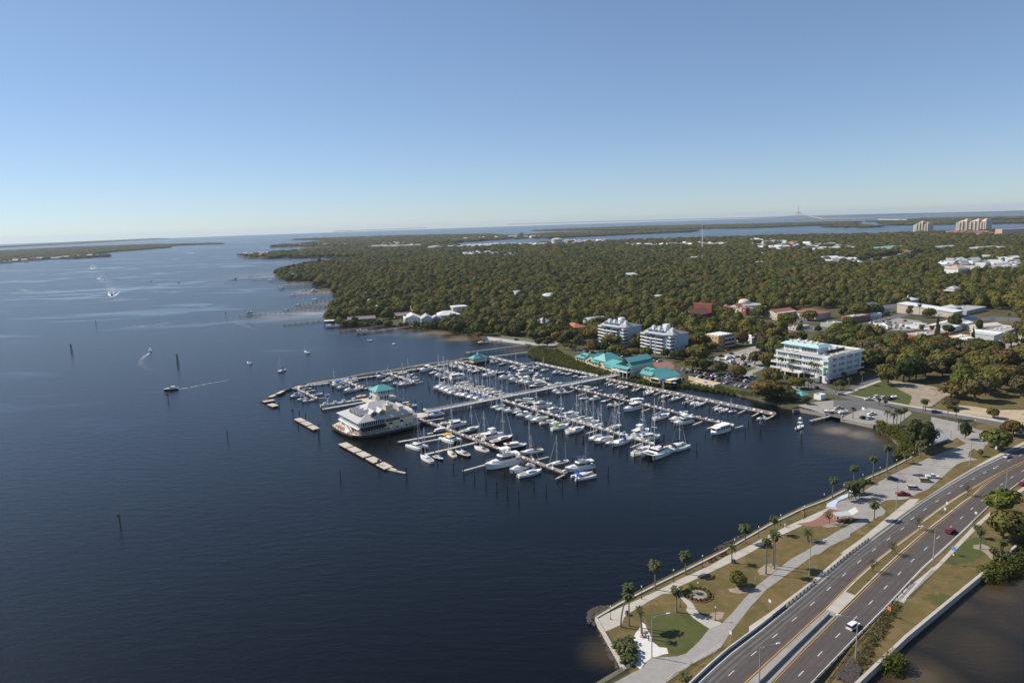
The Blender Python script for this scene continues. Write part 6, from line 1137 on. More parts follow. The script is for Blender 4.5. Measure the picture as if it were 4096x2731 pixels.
MB().prism([(0,0),(22,0),(22,60),(0,60)],Z0,[6.0,6.0,10.5,10.5][0]if False else 6.0).loft([[(0,y,6.0),(22,y,6.0),(22,y,z),(0,y,z)]for y,z in((0,7.0),(60,12.0))]).build("wall",M_BEIGE,t)
MB().loft([[(-.6,y,z),(22.6,y,z),(22.6,y,z+.4),(-.6,y,z+.4)]for y,z in((-.6,7.0),(60.6,12.1))]).build("roof",M_WROOF,t);MB().box(-.06,30,3,5.4,.2,2.4).build("door",M_BROWN,t);MB().box(-.06,14,Z0,5.2,.2,4).build("shutter",M_GREYW,t)
block("low_office","low grey office with a hipped pale roof block behind the cream hall",at('v',1600,320,5),34,50,26,5.5,M_GREYW,M_FLAT);block("hipped_pavilion","small hipped pale grey roof rising from the low grey office",at('v',1460,268,8),34,14,16,8,M_GREYW,M_METAL,"hip",2.6)
O_=at('v',1440,160,Z0);t=bld("open_pavilion","tall open pavilion with two-tier hipped grey roof on brick piers",O_,32);foot(O_,32,0,0,24,16)
for x in(2,22):
 for y in(2,14):MB().box(x,y,Z0,12.5,1.6,1.6).build("pier",M_BRICK,t)
hip(MB(),-2,-2,26,18,12.5,15.2).build("roof",M_METAL,t);hip(MB(),3,2.4,21,13.6,15.0,18.2).build("upper_roof",M_METAL,t)
block("big_shed","big grey-roofed white shed with a red corner pier, middle of the yards",(419.2,643.2),36,55,23,6.2,M_WHITEW,M_FLAT,"gable",2.2);block("white_garage","small white garage with notice lettering beside the big shed",at('v',980,515,3.6),36,17,14,4.2,M_WHITEW,M_FLAT);block("cream_workshop","cream workshop with low pale roof and brown shutters",(448.1,648.2),17,34,14,5.5,M_BEIGE,mat("cream_roof",(.62,.56,.46),.7),"gable",1.6,wins=1)
block("white_depot","white depot with flat roof and vans parked along its shady side",(454.1,618.6),36,42,17,5.0,M_WHITEW,M_FLAT,wins=1);block("blue_workshop","blue-sided workshop with white stepped roof",(431.2,600.0),20,20,22,6.5,M_GREYW,M_WROOF,"gable",1.4);block("red_workshop","red-walled workshop with grey roof behind the oaks",(371.5,610.0),25,40,20,5.0,mat("red_wall",(.36,.07,.04),.8),M_FLAT);block("tan_shed","low tan shed with white roof nearest the oak clump",(395.5,582.0),23,26,22,4.2,M_BEIGE,M_WROOF,"gable",1.2);block("peach_shed","low peach-walled shed between the tan shed and blue workshop",at('v',1480,670,4),23,18,10,4.6,mat("peach_wall",(.60,.32,.19),.8),M_WROOF)
block("apartment_row","long two-storey blue-grey apartment row with dark roof left of the white-spired house",at('v',50,300,5),30,62,12,7,M_WHITEW,M_DARKR,"hip",3,wins=1,floors=2);block("dark_row","dark-roofed apartment row right of the first row",at('v',450,320,4),28,54,14,6.5,M_GREYW,M_DARKR,"hip",3)
t=block("white_spired_house","white house with a flared roof and pointed little spire",at('v',830,250,Z0),30,22,12,9,M_WHITEW,M_WROOF,"hip",2.4,wins=1,floors=2);MB().lathe([(1.5,0),(1.2,2.2),(.1,6)],8,(2,2,10)).build("spire",M_WROOF,t)
block("grey_gable_house","pale grey gabled roof among trees above the apartment row",at('v',470,140,5),30,26,14,5,M_WHITEW,M_METAL,"gable",3.4)
# shore houses
def house_at(name,label,k,x,y,rz,W,D,h,wall,roof,kind,ridge,along=None,wins=1,floors=1):return block(name,label,at(k,x,y,Z0),rz,W,D,h,wall,roof,kind,ridge,wins,"house",along,.7,floors)
M_PINKW=mat("pink_wall",(.36,.22,.22),.8)
house_at("pink_house","long low pink house with rounded grey roof by the boathouse",'g',440,440,14,34,14,6.0,M_PINKW,M_DARKR,"gable",2.6,'x');house_at("white_gabled_house","large white house with long sloping roof, chimney and palms in front",'g',1330,450,12,20,26,7.5,M_WHITEW,M_WROOF,"gable",4.5,'y',1,2)
house_at("blue_gabled_house","white and light blue house with two gables and an upper balcony",'g',1590,468,10,14,24,8.5,M_WHITEW,M_METAL,"gable",4.2,'y',1,2);house_at("blue_side_wing","smaller gabled wing right of the two-gabled blue house",'g',1735,455,12,14,14,7.5,M_BLUEW,M_METAL,"gable",3.6,'y',1,2)
house_at("hip_roofed_house","low house with a wide pale hipped roof behind the blue house",'g',1850,375,20,30,22,5.5,M_WHITEW,M_WROOF,"hip",4.5);house_at("flat_topped_house","tall narrow house with flat white top and glazed veranda",'g',2085,325,20,20,14,13,M_BEIGE,M_WROOF,"hip",1.2,None,1,3)
house_at("brown_house","brown-roofed low house left of the large white gabled house",'g',1180,370,16,22,16,5.5,M_PINKW,M_DARKR,"gable",2.8);house_at("square_white_house","small square white house with hipped roof and cupola",'g',845,295,20,12,14,9,M_WHITEW,M_WROOF,"hip",3.6);house_at("grey_hip_house","pyramid-like pale grey roof deep in the trees",'g',690,170,20,24,22,4,M_WHITEW,M_METAL,"hip",7.0);house_at("grey_ridge_house","greyish roof ridge behind the pyramid-like roof",'g',690,75,20,30,18,5,M_WHITEW,M_METAL,"hip",5.0);house_at("hidden_flat_house","small pale flat-topped house among trees above the two-gabled house",'g',1450,250,18,20,14,7,M_GREYW,M_WROOF,"hip",1.5)
t=house_at("red_tiled_villa","cream villa with orange tiled hipped roof near the condominium",'h',1900,610,32,16,22,9,M_CREAMW,M_TILE,"hip",3.6,None,1,2);house_at("tiled_wing","orange tiled wing right of the cream villa",'h',2080,610,32,22,14,5.5,M_CREAMW,M_TILE,"hip",3.0)
t=house_at("turreted_house","grey house with white gable and two brown pointed turrets in the trees",'h',1340,500,30,14,16,8,M_GREYW,M_GREYR,"hip",4.5,None,1,2)
for x,y in((-1.5,12),(2,-1)):MB().lathe([(1.8,Z0),(1.8,10)],10,(x,y,0)).build("turret",M_GREYW,t);MB().lathe([(2.3,10),(.05,16.5)],10,(x,y,0)).build("turret_roof",mat("turret_brown",(.16,.085,.06),.8),t)
MB().loft([[(-1.6,y,z)for y,z in((4,8),(8,8),(6,11.6))],[(2,y,z)for y,z in((4,8),(8,8),(6,11.6))]]).build("front_gable",M_TRIM,t)
# far houses showing between the trees: white, grey and red roofs
def small_house(label,k,x,y,W,D,h,roof,kind,ridge,rz,group=None,nm="house"):
 o=at(k,x,y,Z0+h);t=thing(nm,label,"house",(o[0],o[1],0),R(rz),group);foot(o,rz,0,0,W,D,4);MB().prism([(0,0),(W,0),(W,D),(0,D)],Z0,Z0+h).build("wall",M_WHITEW,t)
 (hip(MB(),-.6,-.6,W+.6,D+.6,Z0+h,Z0+h+ridge)if kind=="hip" else gable(MB(),0,0,W,D,Z0+h,Z0+h+ridge,'x',.25,.6)).build("roof",roof,t);return t
for i,(k,x,y,W,D,h,rf_,lb)in enumerate([('K',560,800,20,14,7,M_WROOF,"white house with a pale gable in the woods, left of the condominiums"),('K',800,825,24,16,8,M_WROOF,"two-storey white house with hipped roof standing in the mid wood"),('K',440,860,16,12,5,M_TILE,"small house with terracotta roof and white gable in the wood"),('K',130,745,26,14,6,M_TILE,"house with long red roof in the wood above the shore houses"),('K',240,770,24,14,6,M_TILE,"reddish roof right of the long red roof in the wood"),('K',400,805,22,14,6,M_TILE,"low brick-red roof beside the white gable in the wood"),('K',870,910,26,16,4,M_PINKR,"two pale brown roof slopes in a gap of the wood"),('K',1160,815,20,12,5,M_PINKR,"brownish roof half hidden in the middle of the wood"),('K',1190,1040,22,14,7,M_WROOF,"white house with dark roof right behind the condominium"),('K',1500,645,30,16,8,M_WROOF,"thin white roof line far in the wood"),('K',1690,845,26,18,6,M_WROOF,"white flat roof deep in the wood above the church"),('K',2080,500,60,20,8,M_WROOF,"long cream building far off left of the tall mast"),('I',540,645,22,16,7,M_WROOF,"white-gabled house on the far wooded point"),('I',700,668,30,16,5,M_TILE,"low house with red and white roof on the far point"),('I',660,612,20,14,6,M_WROOF,"small white house top on the far wooded point"),('I',985,645,24,14,6,M_WROOF,"small white roof in the wood behind the private piers"),('L',60,470,60,30,6,M_WROOF,"large pale flat roof far in the suburb, left of the playing field"),('L',90,545,50,30,6,M_WROOF,"broad white roof in the suburb behind the museum"),('L',650,500,50,30,8,M_WROOF,"white hall roof left of the playing field"),('L',680,545,70,26,5,M_PINKR,"long pinkish roof left of the playing field"),('L',870,540,60,26,5,M_WROOF,"row of white roofs just left of the playing field"),('L',1180,420,160,80,9,mat("sea_green_roof",(.16,.36,.29),.6),"large sea-green roofed school building beyond the playing field"),('L',1640,410,80,40,9,M_METAL,"pale metal roof right of the school"),('L',1980,420,120,60,9,M_METAL,"big grey metal roof far right of the school"),('L',1330,445,50,26,6,M_TILE,"tan roofed house beside the school field"),('L',1790,590,32,24,16,mat("salmon_wall",(.48,.31,.23),.8),"boxy salmon tower block above white roofs"),('L',1700,610,110,26,6,M_WROOF,"long white roof below the boxy salmon block"),('L',1470,570,60,24,5,M_WROOF,"white roof just right of the playing field trees"),('L',1150,725,36,18,5,M_BRICKR,"dull red roof in the wood left of the open pavilion"),('L',380,365,44,26,12,M_TILE,"reddish building standing above the far tree line")]):small_house(lb,k,x,y,W,D,h,rf_,"hip" if i%2 else "gable",2.5+h*.2,uni(15,45))
# mobile-home park and suburbs: countless pale roofs by the back bay
def suburb(label,poly_k,poly,n,size,mats,seed,hh=4):
 g=random.Random(seed);P=pts(poly_k,poly);xs=[p[0]for p in P];ys=[p[1]for p in P];b=MB();k=0;tries=0
 while k<n and tries<20000:
  tries+=1;p=(g.uniform(min(xs),max(xs)),g.uniform(min(ys),max(ys)))
  if not inside(p,P):continue
  W,D=size*g.uniform(.7,1.5),size*g.uniform(.4,.7);rz=R(g.choice((20,110,35)));k+=1;n0=len(b.v);h=Z0+hh*g.uniform(.8,1.4)
  b.box(0,0,Z0,h,W,D,0,0);gable(b,-W/2,-D/2,W/2,D/2,h,h+D*.22,'x',.2,.4,1+g.randrange(len(mats)-1));b.move(rz,p[0],p[1],0,n0)
  FOOT.append([(p[0]-W*.6,p[1]-W*1.3),(p[0]+W*.6,p[1]-W*1.3),(p[0]+W*.6,p[1]+W*.4),(p[0]-W*.6,p[1]+W*.4)])
 clear(poly_k,poly,.4);clear(poly_k,[(q[0],q[1]+9)for q in poly],.45);o=b.build("suburb_rooftops",mats,None);setting(o,"stuff");o["label"]=label
MW=[M_WHITEW,M_WROOF,M_METAL,M_GREYR,M_FLAT]
suburb("rows of white mobile homes by the back bay",'I',[(1700,425),(1760,405),(2350,378),(2350,395),(1900,425)],170,22,MW,1,4.5);suburb("white homes along the back bay shore",'K',[(150,395),(420,380),(880,375),(1000,352),(1330,348),(1320,365),(1000,385),(500,400),(150,412)],190,22,MW,2,4.5);suburb("pale roofs of the suburb behind the wood",'K',[(40,480),(250,455),(620,480),(560,500),(300,485),(60,500)],45,22,MW,3,6)
suburb("pinkish roofs of a far suburb left of the mast",'K',[(1480,385),(1800,390),(2150,375),(2350,385),(2340,400),(1900,405),(1500,400)],60,26,[M_WHITEW,M_PINKR,M_WROOF],4,6);suburb("waterfront houses on the far arm of land",'K',[(0,340),(240,325),(420,318),(640,312),(820,312),(820,318),(400,335),(0,352)],50,26,[M_WHITEW,M_WROOF,M_TILE],5,7);suburb("houses on the near bay peninsula",'I',[(155,490),(160,470),(300,462),(400,470),(330,492)],22,20,[M_BEIGE,M_TILE,M_WROOF],6,8);suburb("pale roofs in the middle peninsula",'I',[(1330,385),(1400,372),(1560,365),(1560,378),(1400,392)],35,22,MW,7,7);suburb("grey terraces on the middle peninsula",'I',[(1240,405),(1660,400),(1690,408),(1260,416)],24,50,[M_BEIGE,M_FLAT,M_GREYR],8,7)
suburb("far houses along the second peninsula",'I',[(410,394),(560,388),(820,384),(1140,385),(1140,391),(700,394),(420,398)],26,26,MW,9,7);suburb("scattered pale roofs across the right-hand suburb",'L',[(0,340),(400,380),(900,400),(900,440),(400,460),(0,420)],90,26,MW,10,6);suburb("scattered roofs of the far right suburb",'L',[(1600,560),(2000,500),(2300,520),(2300,640),(1700,640)],60,24,MW,11,6);suburb("reddish roofs by the far condominiums",'L',[(1660,292),(1900,285),(2150,300),(2100,312),(1700,306)],44,34,[M_WHITEW,M_PINKR],12,8);suburb("houses along the left far shore",'J',[(0,432),(160,412),(560,388),(900,368),(900,374),(500,398),(0,440)],26,26,[M_WHITEW,M_WROOF,M_TILE],13,7)
suburb("white homes seen through the right-hand wood",'L',[(700,520),(930,510),(920,550),(640,560)],10,24,MW,14,6)
# far landmarks
M_SALMON=mat("salmon_trim",(.52,.30,.22),.8)
for i,(xs,y0,y1,lb)in enumerate([((1440,1465,1490,1515,1535),282,245,"far pale condominium tower group, left of the larger group"),((1805,1830,1866,1900,1935,1965,1990,2015,2030),278,225,"larger far pale condominium tower group with orange tops near the bay")]):
 base=at('L',xs[0],y0,Z0);t=thing("tower_condominium",lb,"building",(base[0],base[1],0));foot(base,0,-30,-60,260,60)
 for j,x in enumerate(xs):
  p=at('L',x,y0,Z0);X,Y=p[0]-base[0],p[1]-base[1];h=(42,48)[i]+(j%3)*6;o=MB().box(X,Y,Z0,h,27,26).build("tower",mat("cream_tower",(.62,.56,.47),.8)if j==0 and i==0 else M_CREAMW if False else M_BEIGE,t);MB().box(X,Y,h,h+5,20,20,top=.7).build("tower_top",M_SALMON,o)
  b=MB()
  for f in range(9):b.box(X-13.6,Y,Z0+4+f*5.4,Z0+6.4+f*5.4,.5,20)
  b.build("balcony_shade",M_WIN,o)
o=at('L',2160,318,Z0);t=thing("terrace_block","long far apartment block with orange and white bands at the edge of view","building",(o[0],o[1],0),R(10));foot(o,10,0,0,190,40);MB().prism([(0,0),(180,0),(180,30),(0,30)],Z0,32).build("wall",M_SALMON,t)
for f in range(4):MB().box(90,-.4,Z0+4+f*7.5,Z0+7.5+f*7.5,182,.8).build("balcony",M_TRIM,t)
o=at('K',915,388,Z0);t=thing("water_tank","squat cream water tank standing above the far tree line","water tank",(o[0],o[1],0));foot(o,0,-30,-60,30,30,0);MB().lathe([(26,0),(26,30)],24,(0,0,Z0)).build("tank_wall",M_BEIGE,t);MB().lathe([(26.5,0),(18,4),(.5,6)],24,(0,0,Z0+30)).build("tank_roof",M_BEIGE,t)
o=at('K',2158,438,Z0);t=thing("mast","tall slender white mast rising from the wood before the far bay","mast",(o[0],o[1],0));MB().bar((0,0,0),(0,0,92),1.5,.9,8).build("pole",M_TRIM,t);MB().box(0,0,76,88,3.4,3.4).build("antenna_head",M_PINKW,t)
o=at('L',420,163,0);t=thing("cable_bridge","distant cable bridge tower with long causeway on the horizon water","bridge",(o[0],o[1],0));MB().bar((0,0,0),(0,0,240),6,4,8).build("pylon",M_BEIGE,t)
b=MB()
for s in(-1,1):
 for q in range(7):b.bar((0,0,150-q*3),(s*(30+q*16),0,60),1.0,n=4)
b.build("cable",M_BEIGE,t);e=at('L',1350,172,0);X,Y=e[0]-o[0],e[1]-o[1];MB().loft([[(-200,0,55),(-200,0,62),(-200,12,62),(-200,12,55)],[(0,0,60),(0,0,68),(0,12,68),(0,12,60)],[(200,0,45),(200,0,52),(200,12,52),(200,12,45)],[(X*.35,Y*.35,2),(X*.35,Y*.35,12),(X*.35,Y*.35+12,12),(X*.35,Y*.35+12,2)],[(X,Y,0),(X,Y,8),(X,Y+12,8),(X,Y+12,0)]]).build("causeway",M_BEIGE,t)
# ---------------------------------------------------------------- ground surfaces, laid as thin sheets one above the other
M_ASPH=ramp_mat("worn_asphalt",[(.3,(.078,.063,.055)),(.55,(.100,.083,.074)),(.8,(.125,.108,.098))],.25,dist=.4,scale2=.07,col2=(.088,.078,.072),thr=.55)
M_ASPHG=ramp_mat("grey_asphalt",[(.3,(.10,.096,.092)),(.7,(.15,.145,.14))],.3,dist=.4)
M_ASPHD=ramp_mat("dark_asphalt",[(.3,(.045,.045,.048)),(.7,(.075,.075,.078))],.3)
M_LOT=ramp_mat("pale_lot",[(.25,(.20,.185,.165)),(.5,(.29,.27,.245)),(.8,(.36,.335,.30))],.12,dist=.6,scale2=.5,col2=(.20,.185,.17),thr=.62)
M_PATH=ramp_mat("grey_path",[(.3,(.25,.235,.215)),(.7,(.33,.31,.285))],.5)
M_SIDE=ramp_mat("concrete_walk",[(.3,(.37,.335,.285)),(.7,(.48,.44,.38))],.35)
M_GRASS=ramp_mat("dry_grass",[(.25,(.068,.064,.018)),(.45,(.115,.090,.030)),(.62,(.165,.115,.048)),(.8,(.24,.18,.10))],.16,dist=.8,scale2=.05,col2=(.072,.075,.022),thr=.57)
M_LAWN=ramp_mat("green_lawn",[(.3,(.055,.068,.018)),(.6,(.082,.088,.024)),(.85,(.12,.105,.04))],.2,dist=.5)
M_SAND=ramp_mat("bare_sand",[(.25,(.30,.225,.14)),(.55,(.44,.35,.235)),(.8,(.55,.47,.35))],.1,dist=.8,scale2=.09,col2=(.17,.13,.06),thr=.58)
M_DIRT=ramp_mat("pale_dirt",[(.3,(.20,.155,.105)),(.6,(.34,.28,.215)),(.8,(.44,.38,.31))],.14,dist=.6,scale2=.07,col2=(.12,.105,.045),thr=.6)
M_SHELL=ramp_mat("white_shell_gravel",[(.3,(.50,.48,.44)),(.7,(.70,.68,.64))],1.2,bump=.3)
M_BRICKP=ramp_mat("brick_paving",[(.3,(.20,.095,.075)),(.7,(.29,.15,.12))],1.0)
M_LINE=mat("white_road_paint",(.70,.70,.68),.7,.15,1.0);M_YLINE=mat("yellow_road_paint",(.62,.33,.05),.7,.15,1.0)
M_RIPRAP=ramp_mat("stone_riprap",[(.35,(.05,.045,.04)),(.65,(.22,.19,.16))],1.1,bump=.8)
def ground(name,m,k,px,lv):
 """one ground sheet; lv counts the layers under it"""
 P=pts(k,px,GZ)
 if m in(M_GRASS,M_LAWN,M_SAND,M_DIRT,M_SHELL)and max(p[1]for p in P)<1500: # worn, uneven rims
  Q=[]
  for a,b_ in zip(P,P[1:]+P[:1]):
   n=max(1,min(40,int(math.dist(a,b_)/1.6)));Q+=[(a[0]+(b_[0]-a[0])*i/n+(uni(-.4,.4)if i else 0),a[1]+(b_[1]-a[1])*i/n+(uni(-.4,.4)if i else 0))for i in range(n)]
  P=Q
 return setting(MB().sheet(P,GZ+.012*lv).build(name,m))
G=ground
G("lawn",M_GRASS,None,[(2405,2474),(2480,2424),(2744,2288),(3076,2108),(3306,2007),(3619,1850),(3700,1800),(3800,1740),(4300,1560),(4900,1640),(4096,2150),(3920,2293),(3760,2424),(3430,2722),(3300,2800),(2900,2790),(2520,2690)],1)
G("promenade_path",M_SIDE,'E',[(190,1006),(380,920),(560,840),(750,750),(900,672),(1150,562),(1290,480),(1420,425),(1660,295),(1860,200),(2150,72),(2260,20),(2320,60),(2000,192),(1800,282),(1700,335),(1450,475),(1180,605),(950,712),(890,735),(900,792),(750,800),(620,870),(470,960),(420,1000),(400,1060),(262,1122)],3)
G("branch_path",M_SIDE,'E',[(820,765),(905,780),(1000,875),(1060,968),(1180,1028),(1240,1040),(1260,1062),(1195,1122),(1105,1070),(1010,1005),(950,940),(962,905),(900,830)],4)
G("lawn",M_LAWN,'E',[(600,985),(760,960),(950,955),(1110,1068),(1155,1095),(1060,1200),(950,1308),(870,1330),(800,1300),(720,1250),(690,1210),(650,1130)],2)
G("shell_bed",M_SHELL,'E',[(565,1040),(600,1060),(640,1140),(665,1210),(720,1255),(785,1262),(800,1310),(650,1350),(560,1450),(505,1400),(525,1280),(505,1170),(540,1110)],4)
G("old_road_path",M_PATH,'E',[(200,1640),(330,1563),(500,1470),(570,1440),(650,1345),(870,1335),(950,1310),(1060,1210),(1150,1095),(1250,1060),(1330,980),(1450,840),(1560,728),(1850,500),(2352,228),(2352,312),(2080,442),(1640,762),(1500,912),(1330,1132),(1260,1240),(1200,1300),(850,1480),(700,1640)],5)
G("path",M_PATH,'H',[(256,1568),(420,1458),(560,1370),(720,1285),(830,1225),(1040,1165),(950,1235),(735,1362),(610,1430),(420,1568)],5.5)
G("plaza",M_BRICKP,'H',[(205,1282),(330,1262),(400,1235),(460,1190),(520,1135),(610,1150),(720,1215),(560,1265),(430,1302),(320,1305)],4)
G("car_park",M_LOT,'H',[(566,1100),(640,1062),(720,1042),(830,985),(900,935),(1120,812),(1480,650),(1640,590),(1840,515),(1900,478),(1830,420),(1860,400),(1950,400),(2060,470),(2000,540),(1900,560),(1840,600),(1825,650),(1920,678),(1800,692),(1720,722),(1460,950),(1230,1052),(1060,1058),(1010,1080),(1002,1110),(1052,1162),(1030,1200),(900,1235),(800,1235),(720,1215),(620,1170)],6)
G("blue_walk",mat("pale_blue_paint",(.46,.55,.66),.8,.1,.6),'H',[(500,1090),(640,1015),(720,985),(740,1010),(600,1070),(575,1120),(490,1125)],7)
G("sidewalk",M_SIDE,'F',[(0,1085),(180,962),(500,722),(850,422),(1330,32),(1375,-5),(1460,-5),(1400,52),(880,442),(540,738),(190,1022),(0,1152)],4);G("sidewalk",M_SIDE,'H',[(620,1560),(1070,1245),(1420,1040),(1650,888),(2000,680),(2351,508),(2700,345),(2700,375),(2351,545),(2000,720),(1720,882),(1490,1040),(1180,1225),(710,1560)],4.5)
G("sidewalk",M_SIDE,'F',[(1235,850),(1330,772),(1600,560),(1900,245),(2055,108),(2085,118),(1935,260),(1622,582),(1350,842),(1325,885)],4);G("sidewalk",M_SIDE,'H',[(2190,1040),(2351,925),(2600,770),(2600,800),(2351,965),(2215,1055)],4.5)
G("lawn",M_LAWN,'F',[(1640,520),(1780,400),(2000,290),(2060,420),(1940,520),(1760,560)],2);G("mulch_bed",M_DIRT,'F',[(1915,390),(1990,380),(2120,440),(2190,490),(2080,520),(1980,430),(1920,420)],3)
for i,(k,q)in enumerate((('E',[(1560,600),(1620,550),(1700,540),(1770,570),(1700,610),(1640,640),(1580,640)]),('E',[(1310,760),(1400,740),(1500,745),(1560,760),(1480,790),(1400,797),(1330,785)]),('E',[(1150,980),(1220,950),(1280,960),(1260,1010),(1180,1030)]),('H',[(430,1290),(470,1265),(560,1262),(620,1270),(700,1285),(600,1310),(470,1312)]))):G("sand_patch",M_DIRT,k,q,3)
# town side
G("street",M_ASPHG,'D',[(160,880),(420,890),(560,960),(680,1005),(880,1052),(1330,1132),(1470,1155),(2351,1300),(2900,1380),(2900,1440),(2351,1345),(1900,1262),(1480,1192),(1250,1150),(1000,1108),(740,1062),(560,1010),(380,960),(160,930)],3)
G("street",M_ASPHG,'D',[(620,985),(760,910),(900,845),(960,815),(1020,810),(1000,860),(880,930),(720,1000)],3);G("sidewalk",M_SIDE,'D',[(650,995),(990,870),(1015,880),(680,1003),(880,1036),(1300,1110),(2351,1275),(2351,1300),(1330,1130),(870,1050)],4)
G("ramp_lot",M_LOT,'D',[(225,1108),(400,1075),(560,1060),(740,1062),(1000,1108),(1250,1150),(1300,1180),(1160,1290),(950,1290),(640,1238),(690,1170),(600,1160),(508,1198)],2);G("ramp_lot",M_ASPHG,'D',[(560,1062),(740,1062),(1000,1108),(1240,1150),(1180,1200),(900,1130),(740,1170),(560,1130)],3)
G("boat_ramp",M_ASPHG,'D',[(520,1205),(700,1140),(760,1160),(640,1225),(600,1225)],4);G("car_park",M_LOT,'D',[(1480,1215),(1750,1272),(1900,1330),(1965,1350),(2010,1430),(1950,1560),(1860,1500),(1720,1410),(1640,1460),(1530,1390),(1470,1300)],4)
G("lawn",M_LAWN,'D',[(665,1000),(990,880),(1180,900),(1560,960),(1680,985),(1480,1130),(1330,1128),(880,1037)],2);G("dirt_lot",M_DIRT,'D',[(1080,870),(1300,895),(1570,945),(1700,975),(1480,1115),(1340,1132),(1275,1100),(1300,1020),(1180,960)],3)
G("dry_field",M_GRASS,'D',[(1690,985),(1900,930),(2351,930),(3000,960),(3000,1400),(2351,1272),(1470,1145),(1560,1080)],2);G("sand_lot",M_SAND,'D',[(1740,1105),(1900,1120),(2050,1150),(2351,1150),(2900,1200),(2900,1370),(2351,1268),(1900,1200),(1720,1180)],3)
G("car_park",M_ASPHD,'p',[(-40,700),(120,690),(560,700),(860,720),(1000,770),(1330,830),(1560,890),(1900,1010),(2250,1080),(2250,1140),(1800,1120),(1640,1110),(1380,1075),(890,985),(860,930),(230,830),(40,760)],2)
G("street",M_LOT,'p',[(440,570),(560,520),(880,420),(1250,330),(1560,235),(1900,190),(2350,60),(2350,100),(1900,280),(1620,330),(1400,385),(1250,425),(800,520),(560,560)],3);G("car_park",M_LOT,'p',[(800,530),(1000,460),(1400,400),(1530,440),(1640,560),(1720,640),(1620,700),(1400,800),(1480,860),(1980,960),(2350,1030),(2350,1090),(1880,1020),(1240,830),(1380,730),(1520,670),(1500,640),(1330,660),(940,590)],4)
G("lawn",M_LAWN,'p',[(840,1010),(900,1000),(1330,1085),(1500,1110),(1500,1160),(1100,1090),(830,1030)],2);G("lawn",M_LAWN,'p',[(960,590),(1420,650),(1530,640),(1500,680),(1330,730),(1040,640)],5)
G("brick_walk",M_BRICKP,'s',[(0,190),(60,185),(230,235),(420,300),(640,380),(1000,490),(1000,520),(650,430),(400,345),(150,245),(0,215)],3);G("brick_court",M_BRICKP,'s',[(1260,270),(1500,260),(1600,320),(1590,370),(1480,390),(1330,370),(1250,300)],4);G("car_park",M_ASPHG,'s',[(0,110),(120,70),(300,75),(600,130),(900,175),(1250,200),(1600,260),(1550,290),(1240,240),(1200,180),(700,170),(400,140),(60,120)],2)
G("promenade_road",M_PATH,'h',[(300,645),(420,640),(700,665),(1080,715),(1230,740),(1350,770),(1500,760),(1700,700),(1720,720),(1520,810),(1230,790),(1060,748),(640,692)],3);G("lawn",M_LAWN,'h',[(520,630),(700,610),(1100,650),(1200,700),(1080,712),(700,660)],2);G("lawn",M_LAWN,'h',[(1880,800),(2080,790),(2350,830),(2350,870),(2080,840)],3)
G("yard",M_LOT,'v',[(300,470),(420,420),(700,400),(1000,440),(1050,520),(860,560),(600,560),(540,520),(460,500)],2);G("street",M_ASPHG,'v',[(200,460),(460,400),(760,340),(1000,300),(1010,325),(760,385),(480,460),(330,480)],3);G("street",M_LOT,'v',[(1500,850),(1870,720),(2200,620),(2352,580),(2352,900),(1900,900)],2);G("street",M_ASPHG,'v',[(1780,400),(1960,380),(2352,400),(2352,440),(2000,445),(1800,430)],2)
G("lawn",M_LAWN,'v',[(440,475),(560,470),(720,490),(700,510),(470,530)],3);G("dry_field",M_GRASS,'v',[(1980,445),(2352,450),(2352,490),(2000,470)],2);G("car_park",M_ASPHG,'u',[(1480,370),(1640,330),(1980,335),(2000,365),(1660,380),(1660,400),(2200,420),(2200,460),(1880,500),(1560,480),(1440,450)],2);G("dry_field",M_GRASS,'u',[(1440,490),(1660,470),(1740,500),(1560,550),(1440,520)],3);G("playing_field",M_LAWN,'L',[(930,560),(1020,500),(1150,490),(1300,470),(1600,455),(1640,470),(1330,490),(1180,510),(1100,540),(1050,570)],2);G("field_road",M_LOT,'L',[(1000,500),(1330,478),(1400,462),(1420,466),(1330,486),(1020,506)],3);G("field_road",M_LOT,'L',[(1330,498),(1500,480),(1700,462),(1700,468),(1500,490),(1330,506)],3)
for k,q,keep in(('p',[(-60,700),(440,560),(560,500),(880,400),(1250,310),(1560,220),(1640,330),(1640,560),(1750,640),(2350,1020),(2350,1300),(-400,1000),(-300,800)],.0),('s',[(-60,120),(100,60),(600,110),(1250,190),(1650,270),(1500,420),(1300,500),(650,460),(-100,240)],0),('D',[(160,860),(1000,790),(1500,800),(1560,880),(1700,930),(3000,900),(3200,1600),(160,1300)],.0),('v',[(60,590),(200,400),(700,320),(1000,240),(1500,300),(1900,280),(2352,330),(2352,760),(1900,850),(1500,870),(1270,830),(860,740),(540,690)],.03),('u',[(860,190),(1050,240),(1200,250),(1440,230),(1700,195),(2352,180),(2352,560),(1880,640),(1560,640),(1430,560),(1240,470),(1000,390),(840,330),(640,330)],.06),('u',[(200,340),(640,300),(640,380),(200,400)],.3),('p',[(470,470),(500,270),(860,300),(1150,200),(1560,120),(1640,330),(900,420),(560,540)],0),('h',[(290,620),(1230,690),(1750,680),(1800,740),(1480,850),(1100,790),(300,690)],0),('L',[(900,560),(1020,490),(1620,440),(1740,470),(1330,510),(1040,590)],.04),('v',[(1500,850),(1900,640),(2400,560),(2400,900)],.12),(None,[(2300,2800),(2384,2460),(3300,1980),(3640,1800),(3500,1690),(3600,1600),(5000,1400),(5500,2900)],0)):
 clear(k,q,keep)
